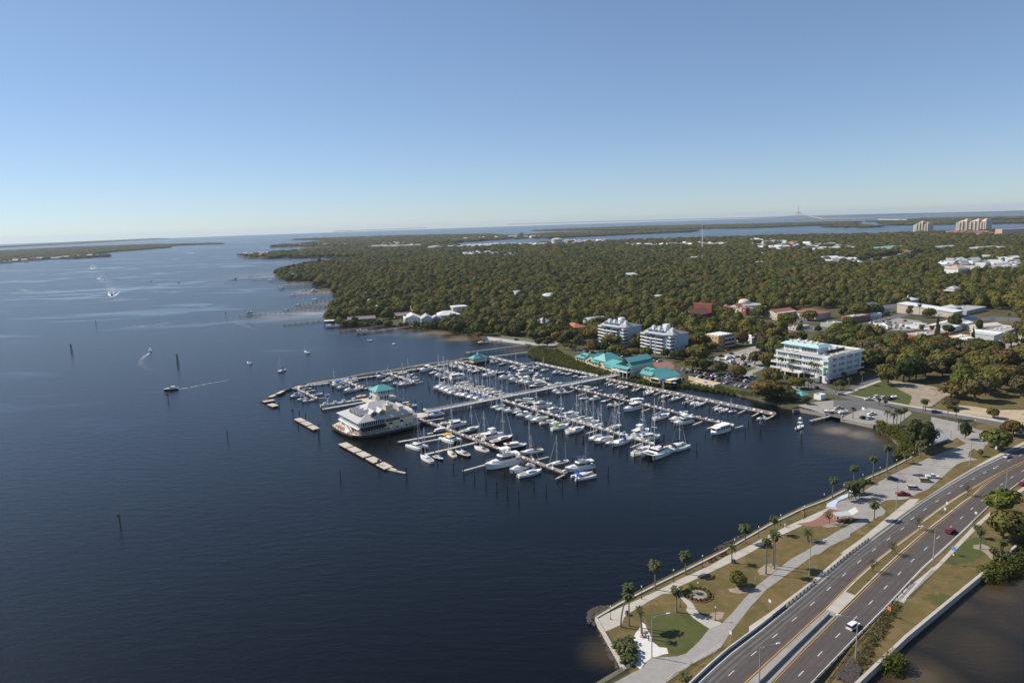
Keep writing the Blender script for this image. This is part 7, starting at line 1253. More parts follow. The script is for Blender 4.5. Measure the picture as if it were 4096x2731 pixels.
# ---------------------------------------------------------------- the divided road, rising to the bridge
_c35,_s35=math.cos(R(35.5)),math.sin(R(35.5));_st0=at('F',690,990,1.6);_st0=_st0[0]*_c35+_st0[1]*_s35-4
def RZ(x,y):return GZ+.14+max(0,_st0-(x*_c35+y*_s35))*.042
def rp(k,x,y):
 z=GZ+.14
 for _ in range(4):p=at(k,x,y,z);z=RZ(*p)
 return Vector((p[0],p[1],z))
def line(*a):
 out=[]
 for k,q in a:out+=[rp(k,x,y)for x,y in q]
 return out
L1=line(('E',[(860,1700),(1000,1563),(1160,1412),(1300,1290),(1560,1097),(1680,1002),(2000,747)]),('H',[(715,1558),(1180,1210),(1400,1055),(1660,893),(1870,768),(2100,658),(2351,533),(2700,372),(3200,172)]))
R1=line(('F',[(-150,1690),(0,1552),(340,1237),(670,932),(900,697),(1100,517),(1250,402),(1500,222)]),('H',[(1350,1292),(1560,1137),(1750,1012),(1900,927),(2120,807),(2351,697),(2700,527),(3200,307)]))
L2=line(('F',[(60,1690),(185,1568),(470,1270),(790,950),(1100,645),(1290,465),(1490,290),(1700,130)]),('H',[(1640,1192),(1785,1077),(1875,1017),(1955,932),(2060,850),(2160,793),(2351,700),(2700,532),(3200,312)]))
R2=line(('F',[(420,1700),(550,1568),(870,1237),(1210,892),(1490,592),(1710,392),(1860,252),(2060,57)]),('H',[(2175,1002),(2351,872),(2700,642),(3200,402)]))
def resample(P,n):
 d=[0];
 for a,b_ in zip(P,P[1:]):d.append(d[-1]+(b_-a).length)
 out=[];j=0
 for i in range(n):
  t=d[-1]*i/(n-1)
  while j<len(d)-2 and d[j+1]<t:j+=1
  out.append(P[j].lerp(P[j+1],(t-d[j])/max(1e-6,d[j+1]-d[j])))
 return out
NS=160
def strip(A,B,u0,u1,dz,name,m,i0=0,i1=NS,skirt=False):
 b=MB();V=[]
 for i in range(i0,i1):p,q=A[i],B[i];a,c=p.lerp(q,u0),p.lerp(q,u1);V+=[(a.x,a.y,a.z+dz),(c.x,c.y,c.z+dz)]+([(a.x,a.y,GZ-.5),(c.x,c.y,GZ-.5)]if skirt else[])
 s=4 if skirt else 2;F_=[]
 for i in range(i1-i0-1):
  o=i*s;F_.append((o,o+1,o+s+1,o+s))
  if skirt:F_+=[(o+2,o,o+s,o+s+2),(o+1,o+3,o+s+3,o+s+1)]
 b.add(V,F_);return setting(b.build(name,m))
RL1,RR1,RL2,RR2=(resample(q,NS)for q in(L1,R1,L2,R2))
def matchup(A,B):
 """for every station of A the point of B straight across"""
 out=[]
 for i,p in enumerate(A):
  t=(A[min(i+1,NS-1)]-A[max(i-1,0)]).xy.normalized();out.append(min((q for q in BB[id(B)]),key=lambda q:abs((q-p).xy.dot(t))+.02*(q-p).length).copy())
 return out
BB={id(R1):resample(R1,1500),id(R2):resample(R2,1500)}
RR1,RR2=matchup(RL1,R1),matchup(RL2,R2)
strip(RL1,RR1,0,1,0,"road",M_ASPH,skirt=True);strip(RL2,RR2,0,1,0,"road",M_ASPH,skirt=True);strip(RL1,RR1,0,.47,.012,"road_lane",M_ASPHG)
strip(RL1,RR1,.115,.132,.03,"road_marking",M_LINE);strip(RL1,RR1,.945,.965,.03,"road_marking",M_YLINE);strip(RL2,RR2,.04,.058,.03,"road_marking",M_YLINE);strip(RL2,RR2,.93,.95,.03,"road_marking",M_LINE);strip(RL2,RR2,.955,1,.014,"road_shoulder",M_LOT,0,70);strip(RL1,RR1,.0,.10,.024,"road_shoulder",M_ASPHG,0,60)
for A,B,u in((RL1,RR1,.53),(RL2,RR2,.5)):
 C_=[p.lerp(q,u)for p,q in zip(A,B)];b=MB();acc=0;nx=0
 for a,c in zip(C_,C_[1:]):
  L_=(c-a).length;d=(c-a)/L_;n=Vector((-d.y,d.x,0))*.09
  while nx<acc+L_:
   p=a+d*(nx-acc);q=p+d*3.1;b.add([p-n+Vector((0,0,.03)),p+n+Vector((0,0,.03)),q+n+Vector((0,0,.03)),q-n+Vector((0,0,.03))],[(0,3,2,1)]);nx+=12.19
  acc+=L_
 setting(b.build("road_marking",M_LINE))
# median: grass between low kerbs, then concrete and a barrier on the ramp
MA,MC=BB[id(R1)],resample(L2,1500);MEDI=[]
for i in range(0,1500,10):
 p=MA[i];q=min(MC,key=lambda s:(s-p).length);MEDI.append((p,q))
def medi(i0,i1,u0,u1,z0,z1,name,m,kind=True):
 b=MB()
 for i in range(i0,i1-1):
  (a,c),(d,e)=MEDI[i],MEDI[i+1];q=[a.lerp(c,u0),a.lerp(c,u1),d.lerp(e,u1),d.lerp(e,u0)];b.prism([(p.x,p.y)for p in q],[p.z+z0 for p in q],[p.z+z1 for p in q])
 o=b.build(name,m)
 if kind:setting(o)
 return o
noz=next(i for i,(a,c)in enumerate(MEDI)if a.z<GZ+.2)
medi(noz,150,.12,.88,-.1,.10,"median_lawn",M_GRASS);medi(noz,150,0,.12,-.2,.16,"median_kerb",M_SIDE);medi(noz,150,.88,1,-.2,.16,"median_kerb",M_SIDE);medi(0,noz+1,0,1,-.5,.05,"median_pavement",M_LOT);medi(noz,noz+7,.12,.88,-.1,.14,"median_pavement",M_SIDE)
tag(medi(0,noz,.42,.58,0,.95,"median_barrier",M_PATH,False),"low concrete barrier wall dividing the two carriageways on the bridge ramp","barrier")
M_WEAR=ramp_mat("tyre_worn_asphalt",[(.3,(.070,.060,.055)),(.7,(.096,.084,.078))],.3)
for A,B in((RL1,RR1),(RL2,RR2)):
 for u in(.19,.33,.60,.76):strip(A,B,u,u+.075,.02,"road_wear",M_WEAR)
def kerb_wall(lab,P,w_,h,name,m,cat,z=GZ):
 b=MB();b.ribbon([(p[0],p[1])for p in P],w_,z-2.2 if name=="seawall" else z,z+h);return tag(b.build(name,m),lab,cat)
kerb_wall("long pale concrete seawall edging the park promenade from the rocky corner to the mangroves",pts(None,[(2501,2678),(2384,2472),(2478,2416),(2627,2339),(2744,2281),(2903,2201),(3076,2101),(3207,2037),(3306,2000),(3372,1965),(3466,1916),(3547,1880),(3619,1843),(3649,1828)],GZ),.7,.32,"seawall",M_SIDE,"seawall")
kerb_wall("pale broken seawall along the brown shallow water behind the road",pts(None,[(3380,2780),(3436,2727),(3623,2549),(3764,2432),(3923,2301),(3950,2280)],GZ),.9,.45,"seawall",M_SIDE,"seawall");kerb_wall("short white seawall stretch past the mangrove clump",pts(None,[(3985,2255),(4068,2180),(4096,2160),(4300,2060)],GZ),.8,.4,"seawall",M_SIDE,"seawall")
for lab,q in(("grey timber bulkhead of the boat ramp, town side",[(3172,1640),(3194,1637),(3304,1658),(3350,1636)]),("grey timber bulkhead of the boat ramp by the palms",[(3372,1660),(3364,1674),(3494,1703)])):kerb_wall(lab,pts(None,q,GZ),.5,.45,"seawall",M_PLANK,"bulkhead")
kerb_wall("white promenade seawall cap beside the parked black car",pts('h',[(300,645),(620,690),(1060,748),(1230,780)],GZ),.8,.3,"seawall",M_TRIM,"seawall")
Dock("boat_ramp_dock","grey plank dock angling off the boat ramp",at('D',590,1190,1.3),at('D',345,1250,1.3),w=2.0,z=1.3,cat="dock",nm="ramp_dock")
def rail_run(lab,A,i0,i1,u,B,h,name,m,mp_,step=2):
 t=thing(name,lab,"railing",A[i0].lerp(B[i0],u));o=t.location;b=MB();c=MB();P=[A[i].lerp(B[i],u)-o for i in range(i0,i1)]
 for a,d in zip(P,P[1:]):
  for q in(.45,.9):b.bar(a+Vector((0,0,h*q)),d+Vector((0,0,h*q)),.1,n=4)
 b.build("rail",m,t)
 for i in range(0,len(P),step):MB().box(P[i].x,P[i].y,P[i].z-.1,P[i].z+h,.28,.28).build("post",mp_,t)
M_GUARD=mat("guard_rail_dark",(.10,.085,.08),.7)
rail_run("dark timber guard rail between pavement and carriageway, upper stretch",RL1,35,50,.02,RR1,.95,"guard_rail",M_GUARD,M_GUARD,1);rail_run("dark timber guard rail beside the ramp wall, lower stretch",RL1,21,33,.02,RR1,.95,"guard_rail",M_GUARD,M_GUARD,1);rail_run("dark guard rail along the bank above the brown shallow water",RL2,0,41,1.03,RR2,.95,"guard_rail",M_GUARD,M_GUARD,2)
b=MB()
for i in range(0,24):p,q=RL1[i],RL1[i+1];b.ribbon([(p.x,p.y,p.z),(q.x,q.y,q.z)],.35,-3.5,.85)
tag(b.build("ramp_wall",M_CONC),"shaded concrete parapet wall carrying the road above the old path","wall")
def fence(lab,P,z,h,m=None,name="handrail",step=2.0):t=thing(name,lab,"railing",(P[0][0],P[0][1],0));railing(t,[(p[0]-P[0][0],p[1]-P[0][1])for p in P],z,h,step,m or M_ALU)
fence("thin metal handrail beside the right-hand pavement",pts('F',[(1345,845),(1565,600)],GZ),GZ,1.0);fence("white handrail across the pavement end",pts('F',[(1238,858),(1325,885)],GZ),GZ,1.0,M_RAILW);fence("grey handrails between old path and ramp wall",pts('E',[(790,1550),(1000,1400),(1250,1255)],GZ),GZ,1.1)
fence("pale balustrade of the old bridge head at the bottom of the park",pts('E',[(512,1402),(380,1480),(240,1563),(120,1640)],GZ),GZ,1.1,M_SIDE,"balustrade",.6);fence("white picket fence along the promenade road",pts('h',[(625,640),(820,665),(1230,722)],GZ),GZ,1.3,M_RAILW,"picket_fence",1.0);fence("blue mesh fence around the yard before the cream hall",pts('v',[(850,380),(1060,400),(1320,425)],GZ),GZ,2.4,mat("blue_mesh",(.02,.06,.22),.8),"mesh_fence",2);fence("curved blue mesh fence right of the big shed",pts('v',[(1700,450),(1850,455),(1970,435),(1900,410)],GZ),GZ,3.0,bpy.data.materials["blue_mesh"],"mesh_fence",2);fence("orange barrier netting by the broken seawall steps",pts('H',[(255,1165),(285,1200),(270,1235)],GZ),GZ,.9,mat("net_orange",(.45,.17,.08),.8),"barrier_netting",1)
def rocks(lab,k,poly,n,s0,s1,z0,m,seed):
 g=random.Random(seed);P=pts(k,poly);xs=[p[0]for p in P];ys=[p[1]for p in P];b=MB();c=0
 while c<n:
  p=(g.uniform(min(xs),max(xs)),g.uniform(min(ys),max(ys)))
  if not inside(p,P):continue
  c+=1;s=g.uniform(s0,s1);n0=len(b.v);b.lathe([(s*.5,-.3*s),(s*g.uniform(.7,1),0),(s*g.uniform(.5,.8),s*.5),(s*.2,s*.62)],6,(0,0,0),0,g.uniform(0,1))
  b.v[n0:]=[(x*g.uniform(.8,1.2),y*g.uniform(.8,1.2),z)for x,y,z in b.v[n0:]];b.move(0,p[0],p[1],z0,n0)
 o=setting(b.build("rubble",m),"stuff");o["label"]=lab
M_ROCK=mat("dark_rock",(.06,.05,.042),.95,.4,1.5)
rocks("rock pile in the water at the park corner",'E',[(110,980),(150,930),(300,915),(185,1010),(190,1075),(130,1060)],120,.5,1.2,.15,M_ROCK,1);rocks("dark rocks under the corner wall",'E',[(185,1060),(190,1020),(410,1440),(400,1480),(300,1360)],110,.3,.9,-.1,M_ROCK,2);rocks("stones along the promenade wall foot",'E',[(1200,440),(1340,370),(1480,300),(1480,280),(1350,330),(1200,410)],90,.3,.8,-.1,M_ROCK,3);rocks("riprap bank under the guard rail",'F',[(740,1568),(880,1400),(930,1430),(960,1500),(900,1640)],260,.4,.9,GZ,M_ROCK,4);rocks("pale stones below the pool terrace",'p',[(300,975),(500,990),(800,1020),(780,1045),(500,1030),(330,1000)],160,.4,.9,GZ,M_SLAB,5);rocks("pale stones in the shell bed",'E',[(540,1170),(590,1165),(590,1210),(550,1205)],7,.7,1.3,GZ,M_SLAB,6)
CLEAR.append(([(76,657),(103,621),(134,571),(156,556),(128,515),(60,570),(36,612)],0));CLEAR.append((pts('g',[(330,500),(430,380),(1000,430),(1180,330),(1420,290),(1700,400),(1980,340),(2080,290),(2230,310),(2240,420),(2060,460),(1500,560),(1000,560)],GZ),.06))
b=MB()
for i in range(19):
 t_=i/18;a,c=at('H',1275+480*t_,1042-352*t_,GZ),at('H',1165+455*t_,1040-352*t_,GZ);b.ribbon([a,c],.14,GZ+.06,GZ+.09)
setting(b.build("parking_marking",M_LINE))
CLEAR.append((pts('B',[(690,190),(720,60),(900,50),(1060,90),(1250,170),(1560,330),(1640,420),(1480,400),(1000,300),(760,230)],GZ),0))
# ---------------------------------------------------------------- cars
def car_proto(key,nm,L,W,H,prof,glass):
 r=bpy.data.objects.new(nm,None);BOATS[key]=r;b=MB()
 b.loft([[(x,s*W/2*k,z)for x,z in prof]for s,k in((-1,.9),(-1,1),(1,1),(1,.9))]);part(b,"body",M_GEL,r)
 b=MB();x0,x1,x2,x3,zb,zt=glass;b.add([(x,s*W/2*k,z)for s in(-1,1)for x,z,k in((x0,zb,.97),(x1,zt,.78),(x2,zt,.78),(x3,zb,.97))],[(0,1,2,3),(7,6,5,4),(0,4,5,1),(2,6,7,3)]);part(b,"window_glass",M_WIN,r)
 b=MB();b.box((x1+x2)/2,0,zt-.03,zt+.05,abs(x2-x1)*1.04,W*.80,top=.93);part(b,"roof",M_GEL,r)
 for x in(-.31*L,.31*L):
  for s in(-1,1):b=MB();b.bar((x,s*(W/2-.2),.33),(x,s*(W/2+.01),.33),.33,n=12);part(b,"wheel",M_ENGINE,r)
 for s in(-1,1):b=MB();b.box(L/2-.06,s*W*.36,.6,.78,.12,.36);part(b,"headlight",M_ALU,r);b=MB();b.box(-L/2+.05,s*W*.4,.7,.95,.12,.22);part(b,"taillight",COVER["red"],r)
car_proto("sedan","sedan",4.7,1.8,1.45,[(-2.35,.3),(-2.33,.85),(-1.6,.98),(1.0,.92),(2.1,.78),(2.35,.55),(2.35,.3)],(-1.85,-1.15,.25,1.05,.93,1.43));car_proto("suv","sport_utility_car",4.9,1.95,1.8,[(-2.45,.35),(-2.42,1.05),(1.0,1.1),(2.2,.98),(2.45,.7),(2.45,.35)],(-2.38,-2.05,.35,1.15,1.06,1.76))
car_proto("van","minivan",5.0,1.95,1.75,[(-2.5,.35),(-2.48,1.0),(1.4,1.0),(2.35,.8),(2.5,.6),(2.5,.35)],(-2.45,-2.2,.6,1.75,1.0,1.72));car_proto("pickup","pickup_truck",5.5,1.95,1.8,[(-2.75,.4),(-2.75,1.1),(-.55,1.1),(1.2,1.1),(2.6,1.0),(2.75,.7),(2.75,.4)],(-.75,-.55,.55,1.25,1.1,1.76));car_proto("box_truck","box_truck",7.0,2.3,3.0,[(-3.5,.5),(-3.5,3.0),(1.6,3.0),(1.6,1.5),(3.3,1.3),(3.5,.9),(3.5,.5)],(1.55,1.6,2.0,2.7,1.4,2.3))
PAINT={"white":M_GEL,"silver":mat("silver_paint",(.46,.47,.49),.3),"black":mat("black_paint",(.015,.015,.018),.2),"red":mat("red_paint",(.22,.015,.02),.25),"grey":mat("grey_paint",(.12,.125,.13),.3),"tan":mat("tan_paint",(.42,.37,.29),.35),"blue":mat("blue_paint",(.05,.11,.22),.25),"green":mat("green_paint",(.03,.08,.05),.3)}
NOUN2=dict(sedan="sedan",suv="suv",van="minivan",pickup="pickup truck",box_truck="box truck")
def car(kind,col,k,x,y,head,label,group=None,z=GZ+.08,ez=None,bare=False):
 p=at(k,x,y,z);p_=BOATS[kind];o=p_.copy();COL.objects.link(o);o.location=(p[0],p[1],z if ez is None else ez);o.rotation_euler.z=R(head);tag(o,label,"truck" if "truck" in NOUN2[kind]else "car",group)
 for ch in KIDS[id(p_)]:
  if bare and ch.name.split(".")[0]in("headlight","taillight"):continue
  c=ch.copy();COL.objects.link(c);c.parent=o;c.matrix_parent_inverse=Matrix()
  if ch.name.split(".")[0]in("body","roof"):paint(c,PAINT[col])
 return o
def road_car(kind,col,k,x,y,head,label):p=rp(k,x,y);return car(kind,col,k,x,y,head,label,None,p.z+.02,p.z+.02)
road_car("suv","white",'F',890,1095,35,"white sport utility car with roof rack driving up the right carriageway");road_car("suv","red",'F',1720,280,35,"dark red car on the right carriageway near the pavement");road_car("sedan","silver",'H',2190,655,212,"silver convertible-like car coming down the left carriageway under the tree");road_car("sedan","red",'H',2340,912,30,"red car at the very edge of view on the right carriageway")
for kind,col,k,x,y,h,lb in[("sedan","grey",'H',1110,862,-8,"dark sedan parked by the promenade side of the park lot"),("pickup","white",'H',1490,848,-14,"white pickup with black bed cover in the park lot"),("van","tan",'H',1428,885,-14,"tan minivan parked between the white pickup and silver minivan"),("van","silver",'H',1315,955,-14,"silver minivan in the park lot beside the red pickup"),("pickup","red",'H',1212,1012,-6,"red pickup parked nearest the palm cluster"),("sedan","grey",'H',835,1008,10,"dark car shaded under the palm cluster"),("suv","white",'H',725,1000,60,"white car half hidden behind the palm cluster"),("pickup","silver",'D',605,1138,15,"silver pickup backing a trailer at the boat ramp"),("pickup","white",'D',918,1195,15,"white pickup by the boat ramp palms, farther of two"),("suv","white",'D',900,1235,20,"white sport utility car at the boat ramp edge"),("sedan","black",'D',845,1228,10,"black car beside the white sport utility car at the ramp"),("pickup","white",'D',895,1058,-8,"white pickup driving along the shore street"),("suv","white",'D',970,1035,20,"white sport utility car parked on the lawn with a trailer"),("suv","white",'D',1032,1045,22,"second white car on the lawn nearest the trailers"),("suv","black",'D',1090,1052,20,"black car parked on the lawn"),("suv","silver",'D',632,1010,-12,"silver sport utility car turning at the street corner by the lawn"),("suv","blue",'D',1520,1178,-10,"blue sport utility car on the shore street by the sand lot"),("sedan","grey",'D',1540,1352,60,"dark car in the shade of the big feathery pine"),("suv","black",'D',402,948,80,"black car before the office building stair"),("suv","black",'h',900,700,-20,"black car on the promenade road by the white fence"),("sedan","red",'h',1520,750,20,"red car at the bend of the promenade road"),("suv","white",'p',1465,838,-10,"white estate car leaving along the curved car park road"),("sedan","white",'p',2200,1090,20,"white car at the edge of the lot under the palms near the office"),("pickup","black",'p',870,455,15,"black pickup on the street before the ochre house"),("suv","grey",'p',665,502,12,"dark sport utility car on the street near the crossing"),("pickup","red",'p',535,478,30,"red pickup in shade at the street bend"),("sedan","red",'p',1015,340,8,"red sedan parked under the ochre house"),("sedan","black",'p',1065,405,20,"black sedan turning off the street"),("suv","red",'p',1550,290,60,"dark red car up the street beyond the oaks")]:car(kind,col,k,x,y,h,lb)
ROWS=[("front row of the dark lot",'p',[(160,712,"silver","suv"),(232,722,"white","sedan"),(290,737,"silver","sedan"),(335,750,"black","suv"),(405,752,"silver","suv"),(460,767,"red","sedan")]),("row by the yellow pool wall",'p',[(375,830,"grey","sedan"),(445,842,"white","sedan"),(515,852,"black","suv"),(590,866,"grey","sedan"),(690,888,"black","suv"),(800,906,"grey","suv")]),("middle row of the dark lot",'p',[(580,793,"silver","suv"),(650,803,"red","suv"),(720,815,"silver","van"),(790,827,"white","sedan"),(985,808,"grey","sedan"),(1060,823,"black","suv"),(1130,833,"black","suv"),(1265,858,"black","suv"),(1340,863,"black","pickup")]),("fourth row of the dark lot",'p',[(990,863,"silver","sedan"),(1045,880,"black","sedan"),(1110,893,"grey","suv"),(1180,903,"black","suv"),(1250,913,"black","sedan"),(1335,926,"white","suv")]),("grass-edge row of the dark lot",'p',[(955,963,"silver","sedan"),(1160,1003,"silver","sedan"),(1235,1013,"tan","sedan"),(1355,1038,"silver","sedan")]),("lower row of the pale lot",'p',[(1010,578,"silver","sedan"),(1080,573,"white","box_truck"),(1125,598,"black","sedan"),(1200,603,"silver","sedan"),(1265,610,"white","sedan"),(1310,618,"black","suv"),(1375,640,"black","sedan")]),("upper row of the pale lot",'p',[(845,521,"white","pickup"),(935,503,"white","pickup"),(990,503,"white","box_truck"),(1065,487,"white","pickup"),(1145,467,"white","pickup"),(1200,462,"red","sedan"),(1255,442,"white","suv"),(1430,400,"white","pickup"),(1465,392,"white","suv"),(1370,515,"white","sedan")]),("shaded row behind the pavilion",'s',[(110,82,"silver","sedan"),(190,68,"red","suv"),(235,108,"black","suv"),(300,115,"white","sedan"),(420,130,"white","sedan"),(540,150,"silver","suv"),(690,190,"white","sedan"),(725,205,"red","sedan"),(790,200,"white","suv"),(830,185,"white","sedan"),(1300,240,"black","suv"),(1355,260,"silver","suv")]),("street by the brick shops",'v',[(250,440,"silver","sedan"),(340,468,"white","sedan"),(395,462,"white","van"),(405,412,"black","sedan"),(512,450,"black","sedan"),(555,458,"white","sedan"),(595,462,"black","sedan"),(655,468,"white","sedan"),(575,427,"black","sedan"),(745,473,"red","sedan"),(790,443,"black","suv"),(700,322,"red","pickup"),(605,332,"silver","suv"),(560,358,"black","suv")]),("truck yard by the white garage",'v',[(580,545,"white","box_truck"),(650,530,"white","box_truck"),(720,545,"white","suv"),(750,508,"white","box_truck"),(800,510,"white","suv"),(830,538,"green","suv"),(860,515,"black","suv")]),("yards by the white depot",'v',[(1990,632,"silver","suv"),(2050,632,"black","suv"),(2230,615,"white","van"),(1980,672,"silver","pickup"),(1940,768,"white","van"),(2025,740,"white","box_truck"),(2110,702,"white","box_truck"),(2160,690,"white","box_truck"),(2230,685,"white","box_truck"),(2240,815,"silver","van"),(2320,835,"white","van"),(1960,800,"white","sedan"),(2060,790,"white","suv")]),("lot behind the beige gallery",'u',[(1640,350,"white","van"),(1765,365,"black","suv"),(1860,335,"silver","sedan"),(1895,340,"silver","sedan"),(1940,342,"tan","sedan"),(1955,455,"white","pickup")])]
for nm,k,lst in ROWS:
 for i,(x,y,col,kind)in enumerate(lst):car(kind,col,k,x,y,random.choice((34,214))+uni(-4,4)if k in 'ps' else uni(20,50),"%s %s, %s from the left in the %s"%(col,NOUN2[kind],ORD[i],nm),"cars parked in the "+nm,bare=k in 'vu')
for kind,k,x,y,h,lb in(("express",'D',655,1168,15,"white motorboat on its trailer on the boat ramp"),("skiff",'D',1120,1030,25,"small boat on a trailer on the lawn by the parked cars"),("skiff",'D',520,1162,-10,"dark small craft resting on the sand by the boat ramp")):p=at(k,x,y,GZ+1);o=boat(kind,p[0],p[1],R(h),6.5,lb);o.location.z=GZ+.75
# ---------------------------------------------------------------- palms
def frond_fan(seed,n=30,L=1.0,w_=.12,fan=False,up=(-.5,1.1)):
 g=random.Random(seed);b=MB()
 for k in range(n):
  a=2.399*k+g.uniform(-.3,.3);e=up[0]+(up[1]-up[0])*(k+.5)/n;l=L*g.uniform(.82,1.05);ca_,sa_=math.cos(a),math.sin(a);P=[]
  for i in range(6):
   t=i/5;ee=e-t*t*(1.15 if not fan else.75);r=l*t*math.cos(e-.55*t);z=l*t*math.sin(e-.62*t)-(.18*t**3*l)
   if fan:ww=w_*(.25 if t<.42 else 1.5*(1-abs(t-.72)/.34));ww=max(ww,.02)
   else:ww=w_*(1.0 if 0<t<.75 else.45)*(1-.4*t)
   P.append((r*ca_-ww*sa_,r*sa_+ww*ca_,z-ww*.45));P.append((r*ca_,r*sa_,z));P.append((r*ca_+ww*sa_,r*sa_-ww*ca_,z-ww*.45))
  b.add(P,[(i*3+j,i*3+j+1,i*3+j+4,i*3+j+3)for i in range(5)for j in(0,1)])
 return b
PF=[frond_fan(s,34,1.0,.17,True,(-.75,1.2)).mesh("fronds",M_FROND)for s in(1,2,3)];PP=[frond_fan(s,30,1.0,.10,False,(-.35,1.25)).mesh("fronds",M_FROND)for s in(4,5)]
SK=frond_fan(9,16,.8,.16,True,(-1.4,-.9)).mesh("dead_fronds",M_THATCH);_ts={}
def palm(k,x,y,h,r,label,kind="fan",lean=0.0,group=None,z=GZ,name=None):
 p=at(k,x,y,z)if k else(x,y);t=thing(name or{"fan":"fan_palm","royal":"royal_palm","date":"date_palm"}[kind],label,"palm",(p[0],p[1],z),uni(0,6.2),group);key=(round(h,0),lean,kind)
 if key not in _ts:
  b=MB();n=5;q=[(lean*(i/n)**2*2.2,0,h*i/n)for i in range(n+1)];w0=.24 if kind!="date" else.35
  for i in range(n):b.bar(q[i],q[i+1],w0*(1.25 if i==0 else 1-.06*i),w0*(1-.06*(i+1)),7)
  _ts[key]=(b.mesh("trunk",M_PALMBARK),q[-1])
 link("trunk",_ts[key][0],t);e=_ts[key][1];c=link("crown",random.choice(PF if kind=="fan" else PP),t,e,uni(0,6));c.scale=(r,r,r*.95)
 if kind=="fan" and random.random()<.7:s=link("dead_fronds",SK,t,(e[0],e[1],e[2]-.1),uni(0,6));s.scale=(r*.8,)*3
 return t
